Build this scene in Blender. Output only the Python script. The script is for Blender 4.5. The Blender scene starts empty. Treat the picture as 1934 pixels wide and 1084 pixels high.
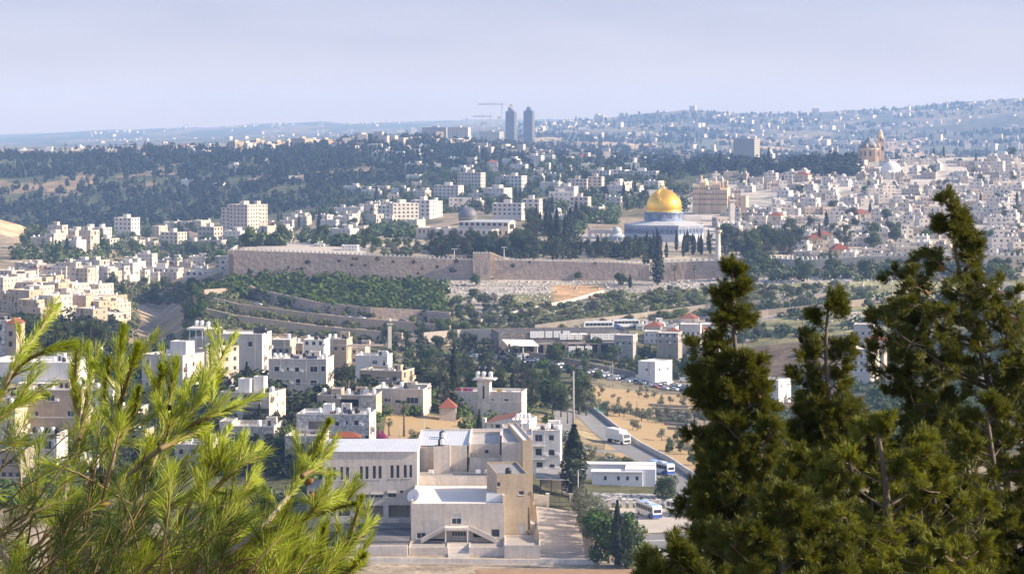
import bpy, math, random
import numpy as np
from mathutils import Vector, Matrix, noise as mnoise
R = math.radians
SC = bpy.context.scene
COL = SC.collection
rng = random.Random(7)

# ------------------------------------------------------------------ camera, sky, sun, exposure
F = 4500.0            # focal length in photo pixels (1934 wide)
CX, CY = 967.0, 265.0  # column of the optical axis, row of the true horizon
cam = bpy.data.cameras.new('camera')
cam.sensor_width = 36.0
cam.lens = 36.0 * F / 1934.0
cam.shift_y = -277.0 / 1934.0
cam.clip_start = 0.5
cam.clip_end = 40000.0
camo = bpy.data.objects.new('camera', cam)
camo.location = (0, 0, 0)
camo.rotation_euler = (R(90), 0, 0)
COL.objects.link(camo)
SC.camera = camo

SKY_LOW, SKY_HIGH = (0.425, 0.347, 0.442, 1), (1.30, 1.04, 0.98, 1)
SUN_EL, SUN_AZ = 27.0, -5.0     # degrees above horizon; degrees beyond due right
w = bpy.data.worlds.new('World')
SC.world = w
w.use_nodes = True
nt = w.node_tree
bg = nt.nodes['Background']
sky = nt.nodes.new('ShaderNodeTexSky')
sky.sky_type = 'NISHITA'
sky.sun_disc = False
sky.sun_elevation = R(SUN_EL)
sky.sun_rotation = R(90 - SUN_AZ)
sky.altitude = 700
sky.air_density = 1.0
sky.dust_density = 0.6
sky.ozone_density = 1.5
# the low sky is veiled and bluish, the dome above it a little warmer
wc = nt.nodes.new('ShaderNodeTexCoord'); wx = nt.nodes.new('ShaderNodeSeparateXYZ'); nt.links.new(wc.outputs['Generated'], wx.inputs[0])
wr = nt.nodes.new('ShaderNodeMapRange'); wr.interpolation_type = 'SMOOTHSTEP'; wr.inputs['From Min'].default_value = 0.05; wr.inputs['From Max'].default_value = 0.30
nt.links.new(wx.outputs[2], wr.inputs['Value'])
wm = nt.nodes.new('ShaderNodeMix'); wm.data_type = 'RGBA'; wm.inputs['A'].default_value = SKY_LOW; wm.inputs['B'].default_value = SKY_HIGH; nt.links.new(wr.outputs[0], wm.inputs['Factor'])
# thin uneven veils of cloud
wp = nt.nodes.new('ShaderNodeMapping'); wp.inputs['Scale'].default_value = (9, 9, 55); nt.links.new(wc.outputs['Generated'], wp.inputs[0])
wn = nt.nodes.new('ShaderNodeTexNoise'); wn.inputs['Scale'].default_value = 1.0; wn.inputs['Detail'].default_value = 5; nt.links.new(wp.outputs[0], wn.inputs['Vector'])
wv = nt.nodes.new('ShaderNodeMapRange'); wv.inputs['From Min'].default_value = 0.3; wv.inputs['From Max'].default_value = 0.7; wv.inputs['To Min'].default_value = 0.93; wv.inputs['To Max'].default_value = 1.09; nt.links.new(wn.outputs[0], wv.inputs['Value'])
ws = nt.nodes.new('ShaderNodeVectorMath'); ws.operation = 'SCALE'; nt.links.new(wm.outputs['Result'], ws.inputs[0]); nt.links.new(wv.outputs[0], ws.inputs['Scale'])
tint = nt.nodes.new('ShaderNodeVectorMath'); tint.operation = 'MULTIPLY'
nt.links.new(ws.outputs[0], tint.inputs[1])
nt.links.new(sky.outputs[0], tint.inputs[0])
nt.links.new(tint.outputs[0], bg.inputs[0])
bg.inputs[1].default_value = 0.15

sl = bpy.data.lights.new('sun', 'SUN')
sl.energy = 5.0
sl.angle = R(0.5)
sl.color = (1.0, 0.86, 0.68)
so = bpy.data.objects.new('sun', sl)
sd = Vector((math.cos(R(SUN_EL)) * math.cos(R(SUN_AZ)), math.cos(R(SUN_EL)) * math.sin(R(SUN_AZ)), math.sin(R(SUN_EL))))
so.rotation_euler = (-sd).to_track_quat('-Z', 'Y').to_euler()
so.location = (200, 0, 200)
COL.objects.link(so)

SC.view_settings.view_transform = 'Standard'
SC.view_settings.look = 'None'
SC.view_settings.exposure = 0.97
SC.view_settings.gamma = 1.0
SC.view_settings.use_curve_mapping = False
SC.cycles.use_denoising = True
SC.cycles.max_bounces = 6
SC.cycles.diffuse_bounces = 3
SC.cycles.glossy_bounces = 2
SC.cycles.transmission_bounces = 3
SC.cycles.transparent_max_bounces = 6
SC.cycles.volume_bounces = 1

# ------------------------------------------------------------------ helpers
def P(px, py, Y):
    """World point at depth Y that the photograph shows at (px, py)."""
    return Vector(((px - CX) * Y / F, Y, -(py - CY) * Y / F))

def X(px, Y): return (px - CX) * Y / F
def Z(py, Y): return -(py - CY) * Y / F
def PX(x, Y): return CX + x * F / Y
def PYv(z, Y): return CY - z * F / Y

class MB:
    """Collects polygons with material slots and links them as one mesh object."""
    def __init__(s):
        s.v = []; s.f = []; s.m = []; s.mats = []; s.smooth = []
    def mi(s, m):
        if m not in s.mats: s.mats.append(m)
        return s.mats.index(m)
    def poly(s, pts, m, smooth=False):
        n = len(s.v); s.v += [tuple(p) for p in pts]
        s.f.append(tuple(range(n, n + len(pts)))); s.m.append(s.mi(m)); s.smooth.append(smooth)
    def box(s, x0, x1, y0, y1, z0, z1, m, top=None, skip=''):
        n = len(s.v)
        s.v += [(x0, y0, z0), (x1, y0, z0), (x1, y1, z0), (x0, y1, z0), (x0, y0, z1), (x1, y0, z1), (x1, y1, z1), (x0, y1, z1)]
        q = {'b': (0, 3, 2, 1), 't': (4, 5, 6, 7), 'f': (0, 1, 5, 4), 'r': (1, 2, 6, 5), 'k': (2, 3, 7, 6), 'l': (3, 0, 4, 7)}
        for k, a in q.items():
            if k in skip: continue
            s.f.append(tuple(n + i for i in a)); s.m.append(s.mi(top if (k == 't' and top) else m)); s.smooth.append(False)
    def ring(s, rings, m, smooth=True, cap0=True, cap1=True):
        """Skin a list of equally long vertex loops."""
        n0 = len(s.v); k = len(rings[0])
        for r in rings: s.v += [tuple(p) for p in r]
        mi = s.mi(m)
        for a in range(len(rings) - 1):
            for i in range(k):
                j = (i + 1) % k
                s.f.append((n0 + a * k + i, n0 + a * k + j, n0 + (a + 1) * k + j, n0 + (a + 1) * k + i)); s.m.append(mi); s.smooth.append(smooth)
        if cap0: s.f.append(tuple(n0 + i for i in range(k))[::-1]); s.m.append(mi); s.smooth.append(False)
        if cap1: s.f.append(tuple(n0 + (len(rings) - 1) * k + i for i in range(k))); s.m.append(mi); s.smooth.append(False)
    def lathe(s, prof, m, n=16, cx=0, cy=0, ph=0.0, smooth=True):
        """prof: (radius, z) from the bottom up."""
        s.ring([[(cx + r * math.sin(ph + 2 * math.pi * i / n), cy - r * math.cos(ph + 2 * math.pi * i / n), z) for i in range(n)] for r, z in prof], m, smooth)
    def cyl(s, cx, cy, z0, z1, r, m, n=12, r1=None):
        s.lathe([(r, z0), (r if r1 is None else r1, z1)], m, n, cx, cy)
    def tube(s, pts, rad, m, n=6):
        pts = [Vector(p) for p in pts]; rings = []
        for i, p in enumerate(pts):
            d = (pts[min(i + 1, len(pts) - 1)] - pts[max(i - 1, 0)])
            d = d.normalized() if d.length > 1e-9 else Vector((0, 0, 1))
            a = d.cross(Vector((0.3, 0.2, 0.93))); a.normalize(); b = d.cross(a)
            r = rad[i] if isinstance(rad, (list, tuple)) else rad
            rings.append([p + a * (r * math.cos(t)) + b * (r * math.sin(t)) for t in [2 * math.pi * k / n for k in range(n)]])
        s.ring(rings, m, True)
    def bar(s, a, b, t, m):
        s.tube([a, b], t, m, 4)
    def gable(s, x0, x1, y0, y1, z0, zr, m, axis='x', ov=0.3, th=0.15):
        """pitched roof on a rectangle; ridge along axis."""
        if axis == 'x':
            ym = (y0 + y1) / 2
            A = [(x0 - ov, y0 - ov, z0), (x1 + ov, y0 - ov, z0), (x1 + ov, ym, zr), (x0 - ov, ym, zr)]
            B = [(x1 + ov, y1 + ov, z0), (x0 - ov, y1 + ov, z0), (x0 - ov, ym, zr), (x1 + ov, ym, zr)]
            s.poly(A, m); s.poly(B, m)
            s.poly([(x0 - ov, y0 - ov, z0), (x0 - ov, ym, zr), (x0 - ov, y1 + ov, z0)], m); s.poly([(x1 + ov, y0 - ov, z0), (x1 + ov, y1 + ov, z0), (x1 + ov, ym, zr)], m)
        else:
            xm = (x0 + x1) / 2
            s.poly([(x0 - ov, y1 + ov, z0), (x0 - ov, y0 - ov, z0), (xm, y0 - ov, zr), (xm, y1 + ov, zr)], m)
            s.poly([(x1 + ov, y0 - ov, z0), (x1 + ov, y1 + ov, z0), (xm, y1 + ov, zr), (xm, y0 - ov, zr)], m)
            s.poly([(x0 - ov, y0 - ov, z0), (x1 + ov, y0 - ov, z0), (xm, y0 - ov, zr)], m); s.poly([(x1 + ov, y1 + ov, z0), (x0 - ov, y1 + ov, z0), (xm, y1 + ov, zr)], m)
        s.poly([(x0 - ov, y0 - ov, z0), (x0 - ov, y1 + ov, z0), (x1 + ov, y1 + ov, z0), (x1 + ov, y0 - ov, z0)], m)
    def hip(s, x0, x1, y0, y1, z0, zr, m, ov=0.4):
        x0 -= ov; x1 += ov; y0 -= ov; y1 += ov
        w_, d_ = x1 - x0, y1 - y0
        if w_ >= d_: a = (x0 + d_ / 2, (y0 + y1) / 2, zr); b = (x1 - d_ / 2, (y0 + y1) / 2, zr)
        else: a = ((x0 + x1) / 2, y0 + w_ / 2, zr); b = ((x0 + x1) / 2, y1 - w_ / 2, zr)
        c = [(x0, y0, z0), (x1, y0, z0), (x1, y1, z0), (x0, y1, z0)]
        if w_ >= d_:
            s.poly([c[0], c[1], b, a], m); s.poly([c[1], c[2], b], m); s.poly([c[2], c[3], a, b], m); s.poly([c[3], c[0], a], m)
        else:
            s.poly([c[0], c[1], a], m); s.poly([c[1], c[2], b, a], m); s.poly([c[2], c[3], b], m); s.poly([c[3], c[0], a, b], m)
        s.poly(c[::-1], m)
    def mesh(s, name):
        me = bpy.data.meshes.new(name)
        me.from_pydata(s.v, [], s.f)
        for m in s.mats: me.materials.append(m)
        me.polygons.foreach_set('material_index', s.m)
        me.polygons.foreach_set('use_smooth', s.smooth)
        me.update()
        return me
    def build(s, name, parent=None, loc=None, rz=None):
        return link(name, s.mesh(name), parent, loc, rz)

def link(name, me, parent=None, loc=None, rz=None):
    o = bpy.data.objects.new(name, me)
    COL.objects.link(o)
    if parent is not None: o.parent = parent
    if loc is not None: o.location = loc
    if rz is not None: o.rotation_euler = (0, 0, rz)
    return o

AUTO = []   # things whose label may need an ordinal: (object, px)
def tag(o, label, cat, group=None, kind=None):
    o['label'] = label
    if cat: o['category'] = cat
    if group: o['group'] = group
    if kind: o['kind'] = kind
    return o
def auto(o, label, cat, px, group):
    tag(o, label, cat, group); AUTO.append((o, px)); return o
def empty(name, loc, rz=0.0):
    o = bpy.data.objects.new(name, None); o.empty_display_size = 0.5
    COL.objects.link(o); o.location = loc; o.rotation_euler = (0, 0, rz); return o
def copy_tree(o, parent=None, depth=0):
    c = o.copy(); COL.objects.link(c)
    if parent is not None: c.parent = parent
    for ch in list(o.children): copy_tree(ch, c, depth + 1)
    return c
def soup(name, V, Fc, mats, midx=None, smooth=False, attr=None):
    """Mesh from numpy arrays: V (n,3), Fc (m,k)."""
    me = bpy.data.meshes.new(name)
    V = np.asarray(V, np.float32); Fc = np.asarray(Fc, np.int32); m, k = Fc.shape
    me.vertices.add(len(V)); me.vertices.foreach_set('co', V.ravel())
    me.loops.add(m * k); me.loops.foreach_set('vertex_index', Fc.ravel())
    me.polygons.add(m); me.polygons.foreach_set('loop_start', np.arange(0, m * k, k, dtype=np.int32))
    for x in mats: me.materials.append(x)
    if midx is not None: me.polygons.foreach_set('material_index', np.asarray(midx, np.int32))
    if smooth: me.polygons.foreach_set('use_smooth', np.ones(m, bool))
    me.update(calc_edges=True)
    if attr is not None:
        a = me.color_attributes.new('soil', 'FLOAT_COLOR', 'POINT')
        c = np.ones((len(V), 4), np.float32); c[:, :3] = attr; a.data.foreach_set('color', c.ravel())
    return me

# ------------------------------------------------------------------ materials
MATS = {}
def mat(name, col, rough=0.85, spec=0.2, noise=None, rnd=0.0, brick=None, metal=0.0, transl=0.0, streak=0.0, bump=0.0, cells=None, corr=None, tcol=None):
    """noise=(scale, amount[, second colour]); brick=(width, height, mortar, contrast); cells=(scale, contrast): rubble masonry."""
    m = bpy.data.materials.new(name); m.use_nodes = True
    t = m.node_tree; N = t.nodes; L = t.links; b = N['Principled BSDF']
    b.inputs['Roughness'].default_value = rough
    b.inputs['Specular IOR Level'].default_value = spec
    b.inputs['Metallic'].default_value = metal
    rgb = N.new('ShaderNodeRGB'); rgb.outputs[0].default_value = (*col, 1); out = rgb.outputs[0]
    tc = N.new('ShaderNodeTexCoord'); pos = tc.outputs['Object']
    def mul(a, fac_socket, lo, hi):
        mr = N.new('ShaderNodeMapRange'); mr.inputs['To Min'].default_value = lo; mr.inputs['To Max'].default_value = hi
        L.new(fac_socket, mr.inputs['Value'])
        vm = N.new('ShaderNodeVectorMath'); vm.operation = 'SCALE'
        L.new(a, vm.inputs[0]); L.new(mr.outputs[0], vm.inputs['Scale']); return vm.outputs[0]
    flat = None
    if brick or streak or corr:
        sx = N.new('ShaderNodeSeparateXYZ'); L.new(pos, sx.inputs[0])
        ad = N.new('ShaderNodeMath'); ad.operation = 'ADD'; L.new(sx.outputs[0], ad.inputs[0]); L.new(sx.outputs[1], ad.inputs[1])
        cb = N.new('ShaderNodeCombineXYZ'); L.new(ad.outputs[0], cb.inputs[0]); L.new(sx.outputs[2], cb.inputs[1]); flat = cb.outputs[0]
    if noise:
        nz = N.new('ShaderNodeTexNoise'); nz.inputs['Scale'].default_value = noise[0]; nz.inputs['Detail'].default_value = 6; nz.inputs['Roughness'].default_value = 0.65
        L.new(pos, nz.inputs['Vector'])
        if len(noise) > 2:
            mx = N.new('ShaderNodeMix'); mx.data_type = 'RGBA'
            mr = N.new('ShaderNodeMapRange'); mr.inputs['From Min'].default_value = 0.38; mr.inputs['From Max'].default_value = 0.62
            L.new(nz.outputs[0], mr.inputs['Value']); L.new(mr.outputs[0], mx.inputs['Factor']); L.new(out, mx.inputs['A']); mx.inputs['B'].default_value = (*noise[2], 1); out = mx.outputs['Result']
        out = mul(out, nz.outputs[0], 1 - 2 * noise[1] , 1 + 2 * noise[1])
    if brick:
        bt = N.new('ShaderNodeTexBrick'); bt.inputs['Scale'].default_value = 1.0
        bt.inputs['Brick Width'].default_value = brick[0]; bt.inputs['Row Height'].default_value = brick[1]; bt.inputs['Mortar Size'].default_value = brick[2]
        bt.inputs['Color1'].default_value = (1, 1, 1, 1); c2 = 1 - brick[3]; bt.inputs['Color2'].default_value = (c2, c2, c2, 1); c3 = 1 - 1.6 * brick[3]; bt.inputs['Mortar'].default_value = (c3, c3, c3, 1)
        L.new(flat, bt.inputs['Vector'])
        vm = N.new('ShaderNodeVectorMath'); vm.operation = 'MULTIPLY'; L.new(out, vm.inputs[0]); L.new(bt.outputs[0], vm.inputs[1]); out = vm.outputs[0]
    if cells:
        vo = N.new('ShaderNodeTexVoronoi'); vo.inputs['Scale'].default_value = cells[0]; L.new(pos, vo.inputs['Vector'])
        bw = N.new('ShaderNodeSeparateColor'); L.new(vo.outputs['Color'], bw.inputs[0])
        out = mul(out, bw.outputs[0], 1 - cells[1], 1 + cells[1])
        vd = N.new('ShaderNodeTexVoronoi'); vd.feature = 'DISTANCE_TO_EDGE'; vd.inputs['Scale'].default_value = cells[0]; L.new(pos, vd.inputs['Vector'])
        mr = N.new('ShaderNodeMapRange'); mr.inputs['From Max'].default_value = 0.08; mr.inputs['To Min'].default_value = 0.5; L.new(vd.outputs[0], mr.inputs['Value'])
        vm = N.new('ShaderNodeVectorMath'); vm.operation = 'SCALE'; L.new(out, vm.inputs[0]); L.new(mr.outputs[0], vm.inputs['Scale']); out = vm.outputs[0]
    if streak:
        ns = N.new('ShaderNodeTexNoise'); ns.inputs['Scale'].default_value = 1.0; ns.inputs['Detail'].default_value = 5
        mp = N.new('ShaderNodeMapping'); mp.inputs['Scale'].default_value = (1.3, 0.12, 1); L.new(flat, mp.inputs[0]); L.new(mp.outputs[0], ns.inputs['Vector'])
        out = mul(out, ns.outputs[0], 1 - 2 * streak, 1 + 1.2 * streak)
    if corr:
        wv = N.new('ShaderNodeMath'); wv.operation = 'FRACT'; ms = N.new('ShaderNodeMath'); ms.operation = 'MULTIPLY'; ms.inputs[1].default_value = corr[0]
        L.new(sx.outputs[0], ms.inputs[0]); L.new(ms.outputs[0], wv.inputs[0]); out = mul(out, wv.outputs[0], 1 - corr[1], 1 + corr[1] * 0.4)
    if rnd:
        oi = N.new('ShaderNodeObjectInfo')
        hs = N.new('ShaderNodeHueSaturation'); L.new(out, hs.inputs['Color'])
        def r2(k, lo, hi):
            a = N.new('ShaderNodeMath'); a.operation = 'MULTIPLY'; a.inputs[1].default_value = k; L.new(oi.outputs['Random'], a.inputs[0])
            fr = N.new('ShaderNodeMath'); fr.operation = 'FRACT'; L.new(a.outputs[0], fr.inputs[0])
            mr = N.new('ShaderNodeMapRange'); mr.inputs['To Min'].default_value = lo; mr.inputs['To Max'].default_value = hi; L.new(fr.outputs[0], mr.inputs['Value']); return mr.outputs[0]
        L.new(r2(7.31, 0.5 - 0.05 * rnd, 0.5 + 0.04 * rnd), hs.inputs['Hue']); L.new(r2(13.7, 1 - 0.8 * rnd, 1 + 0.5 * rnd), hs.inputs['Saturation']); L.new(r2(29.3, 1 - 0.9 * rnd, 1 + 0.5 * rnd), hs.inputs['Value'])
        out = hs.outputs[0]
    L.new(out, b.inputs['Base Color'])
    if transl:
        tr = N.new('ShaderNodeBsdfTranslucent'); mx = N.new('ShaderNodeMixShader'); mx.inputs[0].default_value = transl
        if tcol:
            vm = N.new('ShaderNodeVectorMath'); vm.operation = 'MULTIPLY'; vm.inputs[1].default_value = tcol; L.new(out, vm.inputs[0]); L.new(vm.outputs[0], tr.inputs['Color'])
        else: L.new(out, tr.inputs['Color'])
        L.new(b.outputs[0], mx.inputs[1]); L.new(tr.outputs[0], mx.inputs[2]); L.new(mx.outputs[0], N['Material Output'].inputs[0])
    if bump:
        bn = N.new('ShaderNodeTexNoise'); bn.inputs['Scale'].default_value = bump; bn.inputs['Detail'].default_value = 4; L.new(pos, bn.inputs['Vector'])
        bp = N.new('ShaderNodeBump'); bp.inputs['Strength'].default_value = 0.5; bp.inputs['Distance'].default_value = 0.3 / bump; L.new(bn.outputs[0], bp.inputs['Height']); L.new(bp.outputs[0], b.inputs['Normal'])
    MATS[name] = m
    return m

M = MATS
mat('limestone', (0.64, 0.545, 0.44), noise=(0.35, 0.16), brick=(0.9, 0.45, 0.04, 0.16), streak=0.17, rnd=0.12)
mat('limestone_pale', (0.68, 0.61, 0.53), noise=(0.3, 0.14), brick=(0.9, 0.45, 0.03, 0.13), streak=0.18, rnd=0.10)
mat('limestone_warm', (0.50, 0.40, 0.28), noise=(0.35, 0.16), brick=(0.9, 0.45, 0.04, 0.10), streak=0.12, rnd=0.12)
mat('limestone_dark', (0.36, 0.31, 0.25), noise=(0.35, 0.2), brick=(0.9, 0.45, 0.04, 0.12), streak=0.14, rnd=0.15)
mat('rubble', (0.50, 0.45, 0.38), noise=(0.5, 0.12), cells=(1.9, 0.38), bump=3.0)
mat('rubble_grey', (0.50, 0.48, 0.46), noise=(0.5, 0.12), cells=(2.0, 0.38), bump=3.0)
mat('plaster', (0.74, 0.70, 0.64), noise=(0.25, 0.10), streak=0.16, rnd=0.06)
mat('old_plaster', (0.60, 0.54, 0.46), noise=(0.3, 0.14), streak=0.16, rnd=0.14)
mat('old_stone', (0.50, 0.42, 0.33), noise=(0.4, 0.18), streak=0.14, rnd=0.22)
mat('concrete', (0.36, 0.34, 0.31), noise=(0.5, 0.16), streak=0.14)
mat('roof_white', (0.74, 0.68, 0.62), noise=(0.18, 0.12), rnd=0.08)
mat('roof_grey', (0.42, 0.40, 0.37), noise=(0.25, 0.2), rnd=0.25)
mat('roof_felt', (0.25, 0.24, 0.23), noise=(0.25, 0.25))
mat('red_tile', (0.26, 0.085, 0.05), noise=(0.8, 0.18), corr=(3.0, 0.35), rnd=0.12)
mat('rusty_tile', (0.26, 0.11, 0.07), noise=(0.35, 0.3), corr=(1.4, 0.3))
mat('sheet_metal', (0.55, 0.56, 0.58), rough=0.5, spec=0.5, noise=(0.3, 0.1), corr=(1.6, 0.25))
mat('glass_dark', (0.035, 0.042, 0.055), rough=0.25, spec=0.5, noise=(0.6, 0.3))
mat('glass_far', (0.13, 0.125, 0.12), rough=0.5, rnd=0.3)
mat('glass_grey', (0.12, 0.14, 0.17), rough=0.2, spec=0.5, noise=(0.8, 0.3))
mat('void', (0.03, 0.028, 0.026), rough=0.9)
mat('frame_white', (0.75, 0.74, 0.72), rough=0.6)
mat('frame_stone', (0.66, 0.62, 0.55), noise=(0.6, 0.08))
mat('shutter', (0.55, 0.54, 0.52), rough=0.7, noise=(0.6, 0.1))
mat('tank_white', (0.78, 0.78, 0.76), rough=0.5, spec=0.4, noise=(1.5, 0.05))
mat('tank_black', (0.025, 0.025, 0.028), rough=0.45, spec=0.5)
mat('panel_blue', (0.03, 0.04, 0.07), rough=0.2, spec=0.6)
mat('iron', (0.05, 0.05, 0.055), rough=0.6)
mat('steel', (0.35, 0.36, 0.38), rough=0.5, metal=0.4)
mat('gold', (0.95, 0.55, 0.07), rough=0.33, metal=0.75, noise=(0.12, 0.05))
mat('gold_seam', (0.55, 0.28, 0.03), rough=0.4, metal=0.75)
mat('lead', (0.15, 0.15, 0.17), rough=0.55, spec=0.4, noise=(0.2, 0.18))
mat('lead_roof', (0.42, 0.43, 0.44), rough=0.6, noise=(0.2, 0.1))
mat('tile_blue', (0.12, 0.17, 0.30), rough=0.5, spec=0.3, noise=(0.5, 0.2, (0.22, 0.26, 0.34)))
mat('tile_band', (0.13, 0.17, 0.28), rough=0.4, spec=0.4, noise=(1.2, 0.4, (0.40, 0.42, 0.45)))
mat('marble', (0.46, 0.48, 0.52), noise=(0.3, 0.12), brick=(2.2, 1.6, 0.08, 0.10))
mat('bark', (0.16, 0.12, 0.09), noise=(3.0, 0.3))
mat('bark_pale', (0.30, 0.24, 0.18), noise=(6.0, 0.3))
mat('leaf_cypress', (0.020, 0.032, 0.014), rough=0.7, noise=(0.6, 0.35), rnd=0.3, transl=0.12)
mat('leaf_pine', (0.046, 0.060, 0.016), rough=0.7, noise=(0.5, 0.4), rnd=0.3, transl=0.18)
mat('leaf_broad', (0.068, 0.104, 0.022), rough=0.6, noise=(0.5, 0.4), rnd=0.35, transl=0.22)
mat('leaf_olive', (0.135, 0.150, 0.090), rough=0.7, noise=(0.5, 0.35), rnd=0.2, transl=0.15)
mat('leaf_scrub', (0.125, 0.145, 0.048), rough=0.8, noise=(0.5, 0.4), rnd=0.4, transl=0.15)
mat('leaf_far', (0.022, 0.034, 0.018), rough=0.8, noise=(0.02, 0.35), transl=0.1)
mat('leaf_palm', (0.09, 0.13, 0.035), rough=0.5, noise=(0.5, 0.3), transl=0.2)
mat('blossom', (0.30, 0.03, 0.16), rough=0.6, noise=(1.0, 0.4), transl=0.2)
mat('town_plaster', (0.60, 0.555, 0.49), noise=(0.3, 0.14), streak=0.12, rnd=0.12)
mat('town_stone', (0.50, 0.44, 0.365), noise=(0.3, 0.14), streak=0.12, rnd=0.12)
mat('dark_concrete', (0.16, 0.16, 0.17), noise=(0.05, 0.15))
mat('sand_stone', (0.60, 0.45, 0.30), noise=(0.3, 0.1), streak=0.1)
mat('asphalt', (0.085, 0.085, 0.09), noise=(0.4, 0.25))
mat('pale_asphalt', (0.20, 0.195, 0.19), noise=(0.25, 0.25))
mat('paving', (0.36, 0.32, 0.28), noise=(0.25, 0.14), brick=(2.4, 1.2, 0.05, 0.06))
mat('gravel_lot', (0.44, 0.39, 0.33), noise=(0.3, 0.16))
mat('kerb_stone', (0.5, 0.47, 0.43), noise=(0.6, 0.15))
mat('paint_white', (0.75, 0.74, 0.70), noise=(0.6, 0.2))
mat('dry_grass', (0.47, 0.31, 0.145), noise=(0.35, 0.30, (0.30, 0.23, 0.12)), bump=0.8)
mat('red_soil', (0.30, 0.19, 0.11), noise=(0.3, 0.25))
mat('grave_stone', (0.40, 0.37, 0.33), noise=(0.2, 0.2), rnd=0.1)
mat('sand_slope', (0.52, 0.38, 0.24), noise=(0.05, 0.16))
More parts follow.
